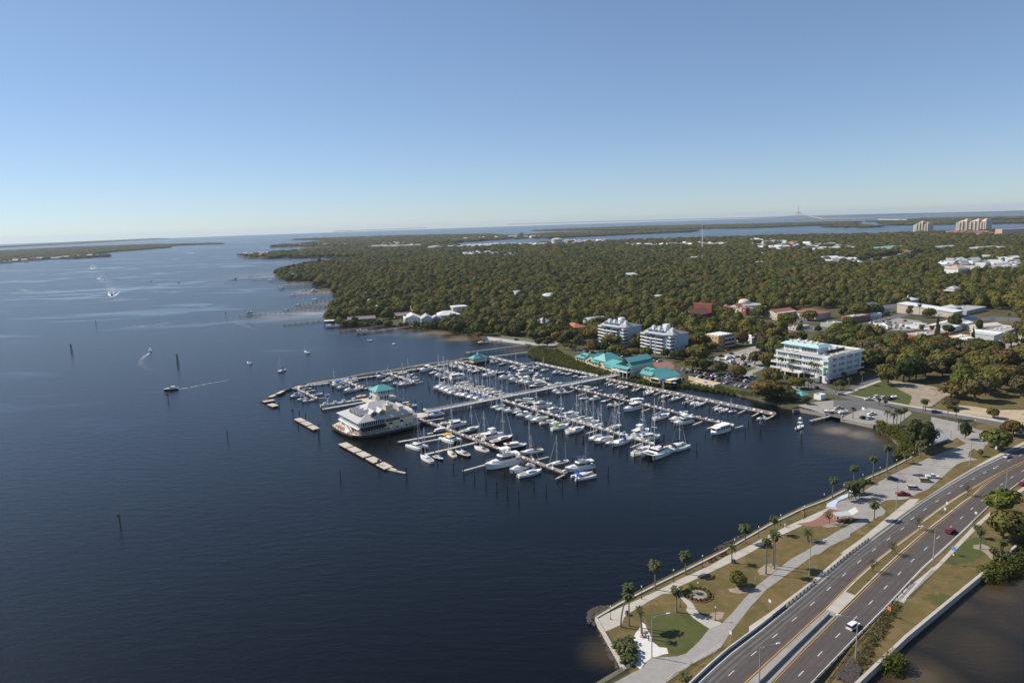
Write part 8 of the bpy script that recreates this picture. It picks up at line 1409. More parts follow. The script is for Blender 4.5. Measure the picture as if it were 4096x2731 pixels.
for k,x,y,h,r,kind,lean,lb in[('E',685,765,9,2.7,"fan",0,"tall fan palm at the wall, third from the rocky corner"),('E',945,630,7,2.5,"fan",0,"fan palm at the wall left of the red benches"),('E',1455,370,6.5,2.7,"fan",0,"stout fan palm at the wall, right of the red benches"),('E',1700,290,6.5,2.0,"fan",0,"slender fan palm beside the promenade near the walking person"),('E',1340,535,6,2.4,"royal",0,"feathery palm over the bin beside the promenade"),('E',1632,630,12.5,2.1,"fan",0,"front palm of the three tall ones on the mulch patch"),('E',1692,556,12,2.1,"fan",0,"rear palm of the three tall ones"),('E',1705,585,11.5,2.2,"fan",0,"middle palm of the three tall ones"),('E',1990,350,3.6,3.2,"date",0,"low wide date palm on the park lawn"),('E',867,955,7.5,2.3,"fan",0,"fan palm at the branch path beside a lamp"),('E',462,1073,12.0,2.2,"fan",0,"tall thin fan palm behind the bin near the corner"),('E',392,1082,11,2.0,"fan",-1.0,"leaning fan palm nearest the rocky corner"),('E',575,1172,8.5,2.0,"royal",.4,"thin palm in the white shell bed"),('E',568,1150,7.5,1.6,"royal",.7,"second thin palm leaning in the shell bed"),('E',995,790,2.6,1.8,"royal",0,"small palm inside the round shrub bed"),('E',930,1520,.8,2.0,"fan",0,"trunkless palm bush below the ramp rail"),('H',548,1045,9,2.2,"fan",.5,"tall palm by the wall before the pale blue walk"),('H',750,885,7,2.3,"fan",0,"palm at the wall just left of the lot"),('H',930,857,10,2.4,"fan",0,"tall palm at the wall by the dark sedan"),('H',1060,800,12,2.3,"fan",0,"tallest wall palm between sedan and mangroves"),('H',942,1240,7,2.6,"fan",0,"lone palm on the kerb beside the picnic shelter"),('H',700,1047,6,2.4,"fan",0,"leftmost palm of the cluster by the car park"),('H',725,1040,5.6,2.2,"fan",0,"second palm of the cluster by the car park"),('H',765,1045,4.5,2.4,"fan",0,"low front palm of the cluster by the car park"),('H',800,1035,6,2.2,"fan",0,"centre palm of the cluster by the car park"),('H',842,1005,6,2.4,"fan",0,"rightmost palm of the cluster by the car park"),('H',790,990,4.6,2.2,"fan",0,"back palm of the cluster by the car park"),('H',1370,652,8,2.6,"fan",0,"palm before the feathery pine at the promenade end"),('H',1240,712,4,2.2,"fan",0,"short palm among mangroves at the promenade end"),('H',742,290,6.5,3.0,"royal",0,"palm on the boat ramp island"),('H',1060,356,8,3.0,"royal",0,"first palm right of the ramp lot"),('H',1122,362,6.5,3.0,"royal",.3,"second palm right of the ramp lot"),('H',1152,348,9,2.3,"fan",0,"third palm right of the ramp lot"),('H',1190,335,8,2.3,"fan",0,"fourth palm right of the ramp lot"),('H',1222,300,6.5,2.4,"fan",0,"fifth palm by the shore street"),('H',1405,218,6,2.4,"fan",0,"palm pair by the shore street, left one"),('H',1425,218,6,2.4,"fan",0,"palm pair by the shore street, right one"),('H',1630,302,9,2.2,"fan",0,"tall palm by the sand lot street"),('H',1710,302,6,2.2,"fan",0,"shorter palm by the sand lot street"),('H',1730,405,5.5,2.4,"royal",0,"palm beside the dark round tree"),('H',988,170,3.5,1.8,"fan",0,"left palm on the street island"),('H',1045,185,3.5,1.8,"fan",0,"right palm on the street island"),('F',1975,422,7.5,1.9,"fan",-.5,"leaning palm on the far bank mulch bed"),('F',1962,330,4.5,1.7,"fan",-.3,"short leaning palm beside the bank pavement"),('F',2085,525,5,1.9,"fan",0,"palm at the short white seawall"),('F',2148,462,5,1.8,"fan",0,"left palm of a pair by the white seawall"),('F',2166,462,5,1.8,"fan",0,"right palm of a pair by the white seawall"),('o',235,960,13,3.6,"royal",0,"tall royal palm before the office, leftmost"),('o',498,1025,13.5,3.8,"royal",0,"tall royal palm before the office, second"),('o',908,1080,13,3.6,"royal",0,"tall royal palm left of the office stair"),('o',990,1140,14,3.8,"royal",0,"tall royal palm nearest the office stair"),('o',1652,1135,8,2.4,"fan",0,"palm before the shaded office side"),('o',2063,1175,9,2.2,"fan",0,"palm at the far end of the shaded office side"),('o',1765,1270,7,2.0,"fan",.8,"leaning palm at the street corner by the office"),('o',1480,1270,5,2.2,"fan",0,"corner palm group by the office, left"),('o',1560,1290,5.5,2.4,"fan",0,"corner palm group by the office, middle"),('o',1640,1280,5,2.2,"fan",0,"corner palm group by the office, right"),('o',370,1180,6,2.2,"fan",0,"small palm in the row below the office, first"),('o',775,1250,7,2.2,"fan",0,"small palm in the row below the office, second"),('o',860,1265,7,2.2,"fan",0,"small palm in the row below the office, third"),('o',920,1275,5.5,2.2,"fan",0,"small palm in the row below the office, fourth"),('s',1415,258,11,3.4,"royal",0,"tall royal palm in front of the nearer condominium"),('p',705,700,8,2.2,"fan",0,"left palm of three between the car parks"),('p',757,720,8,2.2,"fan",0,"middle palm of three between the car parks"),('p',773,715,8,2.2,"fan",0,"right palm of three between the car parks"),('p',820,930,5.5,2.6,"fan",0,"left palm at the yellow pool wall end"),('p',895,930,5.5,2.4,"fan",0,"right palm at the yellow pool wall end"),('p',215,830,5,2.4,"fan",0,"bushy palm at the pool wall near the terrace"),('p',590,250,9,2.6,"fan",0,"palm against the ochre house front"),('h',1745,610,9,2.6,"royal",0,"palm before the red tiled villa"),('h',1490,520,12,3.0,"royal",0,"tall palm by the turreted house"),('h',1970,845,11,3.0,"royal",0,"tall palm on the lawn before the farther condominium"),('h',2040,850,10,3.0,"royal",0,"second tall palm on the lawn before the farther condominium"),('g',1285,440,8,3.4,"royal",0,"palm in front of the large white gabled house, left"),('g',1345,445,10,3.2,"royal",0,"palm in front of the large white gabled house, right"),('v',870,390,12,2.6,"fan",0,"palm by the yard street, first of three"),('v',840,370,11,2.6,"fan",0,"palm by the yard street, second of three"),('v',975,375,13,3.0,"fan",0,"palm at the left end of the cream hall"),('v',1000,620,9,3.4,"fan",0,"big palm before the red workshop"),('v',1135,635,9,3.2,"fan",0,"big palm left of the tall pine among sheds"),('v',2145,470,10,2.2,"fan",0,"thin palm by the far dry field, left"),('v',2320,440,9,2.2,"fan",0,"thin palm by the far dry field, right")]:palm(k,x,y,h,r,lb,kind,lean)
for i,(x,y,h)in enumerate(((365,1260,1.5),(420,1240,2.2),(460,1225,2.0),(400,1310,2.0),(450,1330,2.6),(440,1390,1.6),(480,1370,2.2),(490,1300,2.4))):palm('E',x,y,h,2.2,"bushy low fan palm of the dense clump by the corner wall","fan",0,"palms of the dense clump by the corner wall")
# ---------------------------------------------------------------- lamps, signs, small things
M_POLE=mat("grey_pole",(.36,.35,.33),.5);M_BLACK=mat("black_post",(.02,.02,.022),.5)
def street_light(p,rz,label,h=12.2,two=False):
 t=thing("street_light",label,"street light",p,R(rz));MB().bar((0,0,0),(0,0,h),.17,.10,7).build("pole",M_POLE,t)
 b=MB();b.path([(0,0,h-.6),(1.6,0,h+.1),(4.2,0,h+.35)],.07,5).path([(0,0,h),(2.6,0,h+.25)],.05,4);b.build("arm",M_POLE,t);MB().box(4.7,0,h+.25,h+.5,1.25,.45,top=.7).build("lamp_head",M_ALU,t)
for k,x,y,rz,road,lb in(('F',515,650,0,0,"street light on the park side beside the guard rail end"),('H',1148,1150,0,0,"street light by the kerb between shelter and lot"),('H',1840,740,0,0,"street light at the upper end of the park lot"),('E',657,1342,8,0,"street light standing in the white shell bed"),('F',1572,530,170,0,"street light on the right bank near the red car"),('F',910,1370,165,0,"street light on the right bank below the white car"),('H',2172,1035,170,0,"street light on the right bank at the turning lane"),('F',85,1640,8,1,"street light on the bridge ramp median")):
 p=rp(k,x,y)if road else(*at(k,x,y,GZ),GZ);street_light(p,rz,lb)
lm=[MB().bar((0,0,0),(0,0,3.9),.09,.06,6).box(0,0,0,.5,.3,.3,top=.7).mesh("post",M_BLACK),MB().lathe([(.10,0),(.2,.15),(.17,.5),(.04,.62)],8).mesh("lantern",M_BOX)]
for i,(k,x,y)in enumerate([('E',305,1018),('E',570,842),('E',843,698),('E',1090,572),('E',1365,430),('E',1570,318),('E',1757,215),('E',1960,138),('H',470,1092),('H',655,1000),('H',832,905),('H',995,835),('H',1150,760),('H',1305,690),('E',900,910),('E',1200,1025),('E',1050,810),('H',1663,465),('H',1888,375),('H',1585,295),('H',560,98),('p',1482,765),('p',1320,405)]):
 p=at(k,x,y,GZ);t=thing("lamp_post","black lamp post with white lantern, %s"%("%s along the promenade wall from the rocky corner"%ORD[i]if i<14 else["by the palm at the branch path","on the sandy patch by the branch path","inside the round shrub bed","at the pale lot by the dark round tree","by the street near the light green tree","beside the sand lot street","at the street corner before the boat ramp","on the curved car park road","tall, by the pale upper car park"][i-14]),"lamp post",(p[0],p[1],GZ));link("post",lm[0],t);link("lantern",lm[1],t,(0,0,3.9))
 if i==22:t.scale=(1.3,1.3,2.3)
def sign(k,x,y,h,w_,hh,label,m,rz=-60,post=M_POLE):
 p=at(k,x,y,GZ);t=thing("road_sign",label,"sign",(p[0],p[1],GZ),R(rz));MB().bar((0,0,0),(0,0,h),.05,n=5).build("post",post,t);MB().box(0,-.07,h-hh,h,w_,.05).build("panel",m,t);return t
sign('F',177,935,3.2,.9,.9,"grey sign on a thin post beside the upper guard rail",M_ALU);t=sign('F',1195,1000,3.2,1.1,1.1,"orange warning diamond on a post by the bank guard rail",COVER["orange"]);t.children[1].rotation_euler.y=PI/4;t.children[1].location=(-2.0,0,1.0)
t=sign('F',1748,475,3.2,1.5,1.5,"blue and white square sign on the right bank",mat("blue_sign",(.14,.25,.50),.5));MB().lathe([(.35,0),(.35,.03)],10).build("emblem",M_BOX,t,(0,-.11,2.5)).rotation_euler=(PI/2,0,0);sign('F',1672,130,3,.8,1,"white sign on the median",M_ALU);sign('H',1625,1140,3,.9,1,"second white sign on the median",M_ALU);sign('F',1935,175,3.4,.9,.9,"white sign at the right-hand kerb",M_ALU);sign('E',1330,1205,3.2,.8,1,"small sign between old path and ramp wall",M_ALU);sign('E',1540,715,2.6,.6,.6,"small blue sign on the park lawn",bpy.data.materials["blue_sign"]);sign('F',755,1470,2.4,.7,.7,"small dark sign at the riprap bank",M_BLACK);sign('H',2085,610,3.6,.9,1.8,"pale sign under the light green tree",M_ALU);t=sign('D',838,1165,2.6,1.6,1.5,"white framed notice board at the boat ramp",M_BOX);sign('H',2300,1060,1.6,2.6,1.3,"low wooden park sign on the right bank",M_BROWN);sign('v',1650,392+30,3,12,3.4,"blue banner on the fence by the big shed",bpy.data.materials["blue_mesh"],-50)
# picnic shelter, benches, bins, round shrub bed, people
p=at('H',560,1262,GZ);t=thing("picnic_shelter","white-roofed picnic shelter with folded roof on posts beside the brick plaza","shelter",(p[0],p[1],GZ),R(8));t.scale=(.68,.68,.86)
b=MB();b.loft([[(0,-2,3.0),(10,-2,3.0),(13.5,-2.6,4.6)],[(1.2,3.4,3.2),(11,3.4,3.2),(15,3,4.9)]],close=False,cap=False);b.v+=[(x,y,z+.18)for x,y,z in b.v];b.f+=[tuple(i+6 for i in f[::-1])for f in b.f]+[(0,1,7,6),(1,2,8,7),(3,9,10,4),(4,10,11,5),(0,6,9,3),(2,5,11,8)];b.m=[0]*len(b.f);b.build("roof",M_METAL,t)
for x,y in((.4,-1.7),(5.2,-1.7),(9.6,-1.7),(2,3),(6,3),(10.6,3)):MB().box(x,y,0,3.1,.16,.16).build("post",M_TRIM,t)
tb=MB().box(0,0,.72,.8,1.8,.8).box(0,0,0,.72,.3,.3).box(0,.75,.4,.46,1.8,.3).box(0,-.75,.4,.46,1.8,.3).mesh("picnic_table",M_GUARD)
for i in range(3):q=at('H',600+i*45,1258-i*3,GZ);tag(link("picnic_table",tb,None,(q[0],q[1],GZ),.3),"dark picnic table in the shade of the folded-roof shelter","picnic table","picnic tables under the shelter")
sm=MB().box(0,0,.4,.47,1.8,.45).mesh("seat",COVER["maroon"]);bm_=MB().box(0,.24,.5,.95,1.8,.07).mesh("backrest",COVER["maroon"]);lg=MB().box(0,0,0,.42,.1,.42).mesh("leg",M_BLACK)
for i,(x,y)in enumerate(((1155,525),(1190,505),(1245,475),(1278,460))):
 q=at('E',x,y,GZ);t=thing("park_bench","red-brown park bench facing the water, %s of the four from the left"%ORD[i],"bench",(q[0],q[1],GZ),R(215),"red-brown benches by the promenade wall");link("seat",sm,t);link("backrest",bm_,t)
 for s in(-.7,.7):link("leg",lg,t,(s,0,0))
for k,x,y,lb in(('E',447,980,"dark square litter bin by the two tall corner palms"),('E',1357,535,"dark square litter bin under the feathery palm"),('H',897,885,"dark litter bin by the lot's promenade edge")):q=at(k,x,y,GZ);t=thing("litter_bin",lb,"litter bin",(q[0],q[1],GZ),.4);MB().box(0,0,0,1.1,.9,.9).build("body",M_GUARD,t);MB().box(0,0,1.1,1.25,1.0,1.0,top=.8).build("lid",M_BLACK,t)
q=at('E',1050,808,GZ);b=MB();b.ribbon([(q[0]+4.6*math.cos(2*PI*i/28),q[1]+4.6*math.sin(2*PI*i/28))for i in range(29)],.3,GZ,GZ+.28);tag(b.build("bed_edging",M_BRICKP),"round brick edging of the shrub bed in the park lawn","edging");setting(MB().sheet([(q[0]+4.4*math.cos(2*PI*i/28),q[1]+4.4*math.sin(2*PI*i/28))for i in range(28)],GZ+.06).build("mulch_bed",M_DIRT))
SHRUB=leaf_mesh("foliage",crown(33,7,260,.17,flat=.6,z0=.1,rlo=.4,rhi=.6),M_OLIVE)
for i in range(16):a=2*PI*i/16;o=link("shrub",SHRUB,None,(q[0]+3.6*math.cos(a),q[1]+3.6*math.sin(a),GZ),a);o.scale=(.9,.9,.95);tag(o,"rounded olive shrub in the ring of the round brick-edged bed","shrub","shrubs of the round brick-edged bed")
M_SKIN=mat("skin",(.42,.26,.18),.6)
def person(k,x,y,rz,label,shirt,legs,pose=0,z=GZ,hat=None):
 q=at(k,x,y,z);t=thing("person",label,"person",(q[0],q[1],z),R(rz));st=.22 if pose==1 else.1
 V=[(0,0,.95),(0,0,1.25),(0,0,1.45),(0,0,1.56),(.02,0,1.68),(0,.19,1.42),(.05 if pose else.0,.26,1.15),(.2 if pose==2 else.1,.24,.95),(0,-.19,1.42),(-.02,-.26,1.15),(.22 if pose==2 else-.08,-.22,1.0 if pose==2 else.92),(st*.5,.1,.5),(st,.1,.06),(st+.16,.1,.03),(-st*.3,-.1,.5),(-st,-.1,.06),(-st+.16,-.1,.03)]
 Ed=[(0,1),(1,2),(2,3),(3,4),(2,5),(5,6),(6,7),(2,8),(8,9),(9,10),(0,11),(11,12),(12,13),(0,14),(14,15),(15,16)];rad=[.16,.16,.17,.06,.115,.07,.05,.04,.07,.05,.04,.085,.05,.04,.085,.05,.04]
 me=bpy.data.meshes.new("body");me.from_pydata(V,Ed,[]);o=link("body",me,t);m=o.modifiers.new("skin",'SKIN')
 for i,r_ in enumerate(rad):me.skin_vertices[0].data[i].radius=(r_,r_)
 me.skin_vertices[0].data[0].use_root=True;o.modifiers.new("sub",'SUBSURF').levels=1;me.materials.append(M_SKIN)
 b=MB();b.loft([[(rx*math.cos(a),ry*math.sin(a),zz)for a in[2*PI*i/10 for i in range(10)]]for zz,rx,ry in((.9,.19,.22),(1.2,.18,.21),(1.42,.17,.25),(1.52,.09,.12))]);b.build("shirt",shirt,t)
 b=MB()
 for s,x1 in((1,st),(-1,-st)):b.bar((0,s*.09,.95),(x1*.5,s*.1,.5),.13,.105,8).bar((x1*.5,s*.1,.5),(x1,s*.1,.1),.105,.085,8)
 b.build("trousers",legs,t);MB().lathe([(.125,0),(.12,.06),(.07,.12)],9,(.0,0,1.70)).build("hair" if not hat else "hat",hat or M_BROWN,t)
 for s in(-1,1):MB().bar((.1,s*.04,1.70),(.125,s*.04,1.70),.014,n=5).build("eye",M_BLACK,t)
 return t
person('H',104,1312,200,"person in white walking along the promenade",COVER["white"],COVER["white"],1);person('E',628,1200,40,"person in dark clothes standing in the white shell bed",COVER["navy"],COVER["black"],0);person('H',598,1250,90,"person in black under the picnic shelter",COVER["black"],COVER["black"],0);person('b',560,1190,30,"person in red top walking on the railed pier",COVER["red"],COVER["navy"],1,2.4);person('b',940,1110,30,"person in dark clothes by the pier railing",COVER["black"],COVER["navy"],0,2.4);person('b',1340,1040,210,"person on the pier near the sailboat dock",COVER["grey"],COVER["navy"],1,2.4)
# kiosk, sheds by the ramp, toilets under the pine
block("ramp_kiosk","small yellow kiosk with teal hipped roof by the boat ramp",at('D',265,1050,Z0),33,6,6,4,M_YELW,M_TEAL,"hip",2.0,1,over=.8);block("white_enclosure","small roofless white enclosure beside the yellow kiosk",at('D',440,1060,Z0),33,5.5,5,4.2,M_TRIM,M_SIDE);block("toilet_block","low park toilet block with long pale gabled roof under the feathery pine",at('H',1490,545,Z0),30,12,9,4,M_BEIGE,M_METAL,"gable",2.2,1,over=1.4);block("bus_shelter","small pale shelter at the edge of view by the park road",at('H',2335,445,Z0),30,7,4,3.4,M_GREYW,M_METAL,"gable",1.2)
# ---------------------------------------------------------------- single trees
LEAF={"olive":M_OLIVE,"rust brown":M_RUST,"bright green":M_BRIGHT,"dark green":M_DARK,"grey-brown":M_MOSS,"golden":M_GOLD}
SPARSE=[leaf_mesh("crown",crown(71+k,9,170,.07,flat=.8,z0=.45,rlo=.3,rhi=.5),M_MOSS)for k in range(2)];BARE_T=[trunk_mesh(20+k,.9,.045,9,.7)for k in range(2)]
TALL=[leaf_mesh("crown",crown(81+k,16,1500,.085,flat=1.15,z0=.22,rlo=.26,rhi=.42,spread=.7),M_DARK)for k in range(2)]
CONE=leaf_mesh("crown",np.concatenate([crown(90+i,5,260,.10,flat=.05,z0=0,rlo=.3,rhi=.45,spread=.6)*np.array([1-i/8,1-i/8,.5])+np.array([0,0,.12+i*.14])for i in range(8)]),M_DARK)
def tree(x,y,r,h,colour,label,group=None,kind="oak",z=GZ,name=None):
 t=thing(name or{"oak":"oak_tree","bare":"bare_tree","tall":"pine_tree","cone":"conifer_tree"}[kind],label,"tree",(x,y,z),uni(0,6.2),group)
 c=link("crown",{"oak":random.choice(OAK_CROWNS),"bare":random.choice(SPARSE),"tall":random.choice(TALL),"cone":CONE}[kind],t);k=link("trunk",random.choice(BARE_T if kind=="bare" else OAK_TRUNKS),t)
 c.scale=(r,r*uni(.88,1.1),h/(1.2 if kind!="tall" else 1.55));k.scale=(r,r,h/1.2)
 if colour:paint(c,LEAF[colour])
 return t
for kind,k,x,y,r,h,col,lb in[("tall",'H',1340,600,8.2,17,"dark green","very big feathery dark pine at the end of the promenade"),("tall",'H',1440,560,6,13,"dark green","lower feathery pine half behind the very big one"),("oak",'H',1795,482,3.3,8,"dark green","dense dark round tree between the pale lot and the road"),("oak",'H',2080,575,8.2,9.5,"bright green","light green spreading tree over the left carriageway"),("oak",'H',2250,455,6,8,"rust brown","rust brown tree behind the light green spreading one"),("oak",'H',2130,1200,6.8,10,"bright green","light green feathery tree on the right bank, upper of two"),("oak",'F',2170,345,8,9.5,"olive","wide brownish tree on the right bank, lower of two"),("oak",'F',2320,330,7,8,"olive","tree at the very edge of view on the right bank"),("oak",'E',1385,735,3.7,4.4,"olive","low flat-topped shrub tree with several stems on the park lawn"),("bare",'H',520,1282,3.0,5.2,None,"leafless small tree at the corner of the picnic shelter"),("bare",'F',1052,620,2.4,4.6,None,"leafless sapling on the median, nearest one"),("bare",'F',1220,468,2.4,4.6,None,"leafless sapling on the median, second from the ramp"),("bare",'F',1456,262,2.4,4.8,None,"leafless sapling on the median, third from the ramp"),("bare",'H',1820,1018,2.6,4.8,None,"leafless sapling on the median near the turning lane"),("oak",'H',1935,645,1.6,3.4,"olive","thin little tree in a round dirt patch by the lot"),("oak",'D',1068,918,8.5,14,"olive","tall olive tree standing on the lawn before the banyans"),("oak",'D',1215,880,8.5,15,"dark green","banyan-like dark tree behind the lawn, left of the group"),("oak",'D',1275,880,8,15,"dark green","banyan-like dark tree behind the lawn, middle of the group"),("oak",'D',1330,865,8,14,"dark green","banyan-like dark tree behind the lawn, right of the group"),("oak",'D',1420,840,8,12,"grey-brown","grey-brown oak right of the banyan group"),("oak",'D',1665,1032,8.5,9,"rust brown","rust-brown umbrella-shaped tree beside the dirt lot"),("oak",'D',1735,1050,5,7,"olive","smaller olive tree right of the umbrella-shaped one"),("oak",'D',1890,1065,9.5,14,"grey-brown","tall mossy grey-brown oak on the dry field edge"),("oak",'D',1790,960,9,13,"bright green","bright green oak behind the umbrella-shaped tree"),("oak",'D',1985,1010,9,13,"olive","olive oak right of the mossy oak on the dry field"),("oak",'D',2120,960,10,13,"olive","wide olive oak deep on the dry field"),("oak",'D',2230,930,9,12,"rust brown","rust brown oak far right on the dry field"),("oak",'D',2320,1010,8,12,"grey-brown","grey oak at the edge of view on the dry field"),("oak",'D',1650,1130,5.5,6,"grey-brown","low scrubby tree by the tall palm on the sand lot"),("oak",'D',2055,1228,4.2,5.5,"olive","solitary small tree on the bare sand"),("oak",'p',330,700,7.5,10.5,"olive","pale olive tree at the head of the dark car park"),("oak",'p',520,730,7.5,9.5,"dark green","dark oak over the front row of the dark car park"),("oak",'p',880,775,6,9.5,"grey-brown","half-bare brown tree between the two car parks"),("oak",'p',1190,860,6.8,9,"rust brown","rust-tinted tree in the island of the dark car park"),("oak",'p',700,345,6.5,7.5,"olive","olive tree in front of the ochre house"),("oak",'p',1290,552,3.2,5,"olive","small round tree on an island of the pale car park"),("oak",'p',1270,232,6,12.5,"rust brown","tall rust brown tree right of the ochre house"),("oak",'p',1500,610,6.5,11,"grey-brown","mossy oak at the corner of the pale car park"),("oak",'p',1740,700,8.5,13,"olive","big olive oak left of the office building"),("oak",'p',1880,450,9,15,"olive","large oak leaning over the street behind the office"),("oak",'p',1640,300,7.5,10,"grey-brown","greyish oak by the street beyond the ochre house"),("oak",'p',1770,950,6.5,9.5,"rust brown","rust and olive tree beside the curved car park road"),("oak",'p',1880,965,6.5,10,"olive","olive tree just right of the rust and olive one"),("oak",'p',1545,1150,6.2,8.5,"rust brown","dark rusty tree at the grass corner of the car park"),("oak",'p',1660,1140,5.2,9,"olive","narrow tree touching the dark rusty one"),("oak",'p',2000,1225,7,8.5,"golden","golden brown dense tree at the end of the mangrove hedge"),("oak",'o',600,1250,5.5,7.5,"olive","low olive tree before the office entrance"),("oak",'D',300,1095,3,4.5,"dark green","dark shrub-like tree beside the yellow kiosk"),("oak",'s',320,118,6.5,8.5,"rust brown","rust brown tree behind the pavilion, leftmost of the row"),("oak",'s',430,112,6,8,"dark green","dark tree behind the pavilion, second of the row"),("oak",'s',520,118,6.5,9,"dark green","dark tree behind the pavilion, third of the row"),("oak",'s',640,158,6.5,9,"olive","olive tree behind the pavilion, fourth of the row"),("oak",'s',750,170,7,9.5,"olive","olive tree behind the pavilion, fifth of the row"),("oak",'s',850,205,5.5,7,"grey-brown","low brown tree behind the tall hall"),("oak",'s',1000,178,6,7.5,"rust brown","rust brown tree in front of the nearer condominium"),("oak",'s',1150,200,7.5,9,"bright green","bright green tree in front of the nearer condominium"),("oak",'s',1460,205,5,7,"dark green","dark shrubby tree before the nearer condominium, left"),("oak",'s',1590,215,5,7,"dark green","dark shrubby tree before the nearer condominium, right"),("oak",'s',1680,250,6,9,"dark green","dark tree at the shaded end of the nearer condominium"),("oak",'s',1780,240,7,10,"dark green","second dark tree at the shaded end of the nearer condominium"),("bare",'s',40,125,5,7.5,None,"leafless grey tree at the near end of the pavilion"),("oak",'h',1180,690,7.5,9,"olive","olive tree inside the white picket fence"),("oak",'h',1380,690,9,10,"olive","wide olive tree behind the picket fence"),("oak",'h',1630,730,8,10,"golden","golden olive tree at the bend of the promenade road"),("oak",'h',1290,800,5,7,"dark green","dark palm-like tree at the root of the fishing pier"),("oak",'h',1440,810,5,7,"dark green","dark bushy tree by the red car at the bend"),("bare",'h',1740,870,4.5,7,None,"leafless tree behind the mangrove bank, left"),("oak",'h',1880,880,4.5,6.5,"grey-brown","pale half-bare tree behind the mangrove bank"),("oak",'h',2210,850,6,8.5,"rust brown","rust brown tree below the farther condominium"),("oak",'h',240,655,5.5,6,"rust brown","rusty round tree at the left end of the promenade wall"),("oak",'h',400,610,7,9,"olive","olive tree over the promenade road's left end"),("oak",'h',640,600,8,10,"olive","wide olive tree left of the picket fence"),("cone",'v',1205,730,5,24,"dark green","tall layered pine standing among the sheds"),("cone",'v',1678,705,3,13,"dark green","small pointed pine by the tan shed"),("oak",'v',1362,618,6,9,"dark green","round dark tree on the yard between the sheds"),("oak",'v',1450,545,8,13,"dark green","dark palm clump before the big shed"),("oak",'v',1755,578,4,10,"dark green","upright dark tree before the cream workshop"),("oak",'v',2300,620,8,12,"grey-brown","greyish oak at the edge of view by the depot"),("oak",'v',2180,775,8,10,"olive","umbrella-like olive tree over the vans at the edge of view"),("oak",'u',1290,565,9,14,"grey-brown","big mossy oak left of the dry grass plot"),("cone",'K',840,640,9,30,"dark green","tall dark tree column rising from the mid wood"),("cone",'L',1490,670,5,26,"dark green","dark cypress pair in the far wood, left one"),("cone",'L',1525,668,5,28,"dark green","dark cypress pair in the far wood, right one"),("cone",'L',1383,535,6,24,"dark green","dark cypress beside the playing field"),("tall",'I',812,560,10,24,"dark green","tall dark pine poking above the far wooded point")]:
 p=at(k,x,y,GZ);tree(p[0],p[1],r,h,col,lb,None,kind)
def hedge(lab,specs,m,nm="mangrove_shrubbery"):
 Vs=[]
 for(k,poly,z0,h,s,rad,n,size)in specs:
  P=pts(k,poly,z0);xs=[p[0]for p in P];ys=[p[1]for p in P];x=min(xs)
  while x<max(xs):
   y=min(ys)
   while y<max(ys):
    p=(x+uni(-.5,.5)*s,y+uni(-.5,.5)*s)
    if inside(p,P):
     r=rad*uni(.7,1.25);d=rng.normal(size=(n,3));d[:,2]=np.abs(d[:,2]);d/=np.linalg.norm(d,axis=1)[:,None];c=np.array([p[0],p[1],z0]);hh=h*uni(.7,1.12)
     Q=c+d*np.array([r,r,hh])*rng.uniform(.8,1.05,(n,1));nn=d+rng.normal(size=(n,3))*.3;u=np.cross(nn,rng.normal(size=(n,3)));u/=np.linalg.norm(u,axis=1)[:,None];v=np.cross(nn/np.linalg.norm(nn,axis=1)[:,None],u);q=size*rng.uniform(.6,1.3,(n,1));Vs.append(np.stack([Q+u*q,Q+v*q,Q-u*q,Q-v*q],1).reshape(-1,3))
    y+=s
   x+=s
 o=link(nm,leaf_mesh(nm,np.concatenate(Vs),m));setting(o,"stuff");o["label"]=lab
hedge("wide flat-topped mangrove bank between the inner docks and the pavilion",[('B',[(735,160),(760,112),(840,108),(1000,128),(1060,160),(1180,220),(1330,290),(1530,345),(1490,362),(1390,368),(1250,338),(1000,268),(800,205)],.2,3.0,2.1,1.9,34,.42)],M_MANG)
hedge("low mangrove hedge along the shore below the pool and car park",[('s',[(705,480),(860,488),(1100,545),(1250,590),(1340,588),(1500,598),(1860,620),(2280,680),(2352,700),(2352,745),(2200,722),(1800,672),(1300,645),(1000,590),(720,505)],.2,2.4,1.9,1.6,30,.38),('p',[(180,1000),(760,1050),(1100,1105),(1480,1165),(1800,1195),(2050,1260),(2250,1265),(2300,1335),(2100,1350),(1700,1270),(1300,1215),(900,1140),(400,1068)],.2,2.4,1.9,1.6,30,.38)],M_MANG)
hedge("mangrove thicket along the cove before the big pine",[('H',[(955,350),(1000,330),(1040,372),(1150,380),(1220,440),(1300,520),(1320,610),(1310,665),(1160,655),(1140,615),(1200,565),(1110,485),(965,420)],.3,3.6,1.8,1.9,60,.34)],M_MANG)
hedge("mangrove clumps against the right-hand seawall",[('F',[(1985,650),(2060,565),(2200,520),(2420,480),(2420,600),(2290,640),(2110,715),(2010,700)],.2,4.0,1.7,1.9,70,.3),('F',[(1135,1450),(1165,1370),(1260,1340),(1335,1390),(1325,1470),(1240,1510),(1150,1500)],.2,3.6,1.6,1.7,80,.26),('F',[(2280,420),(2352,380),(2420,380),(2400,470),(2300,480)],.3,3.0,1.7,1.8,60,.3)],M_MANG)
hedge("dry brown scrub on the slope under the guard rail",[('F',[(880,1400),(1000,1200),(1185,930),(1310,890),(1190,1120),(1070,1290),(1000,1480),(940,1440)],GZ,.9,1.1,.9,40,.16)],M_MOSS,"scrub")
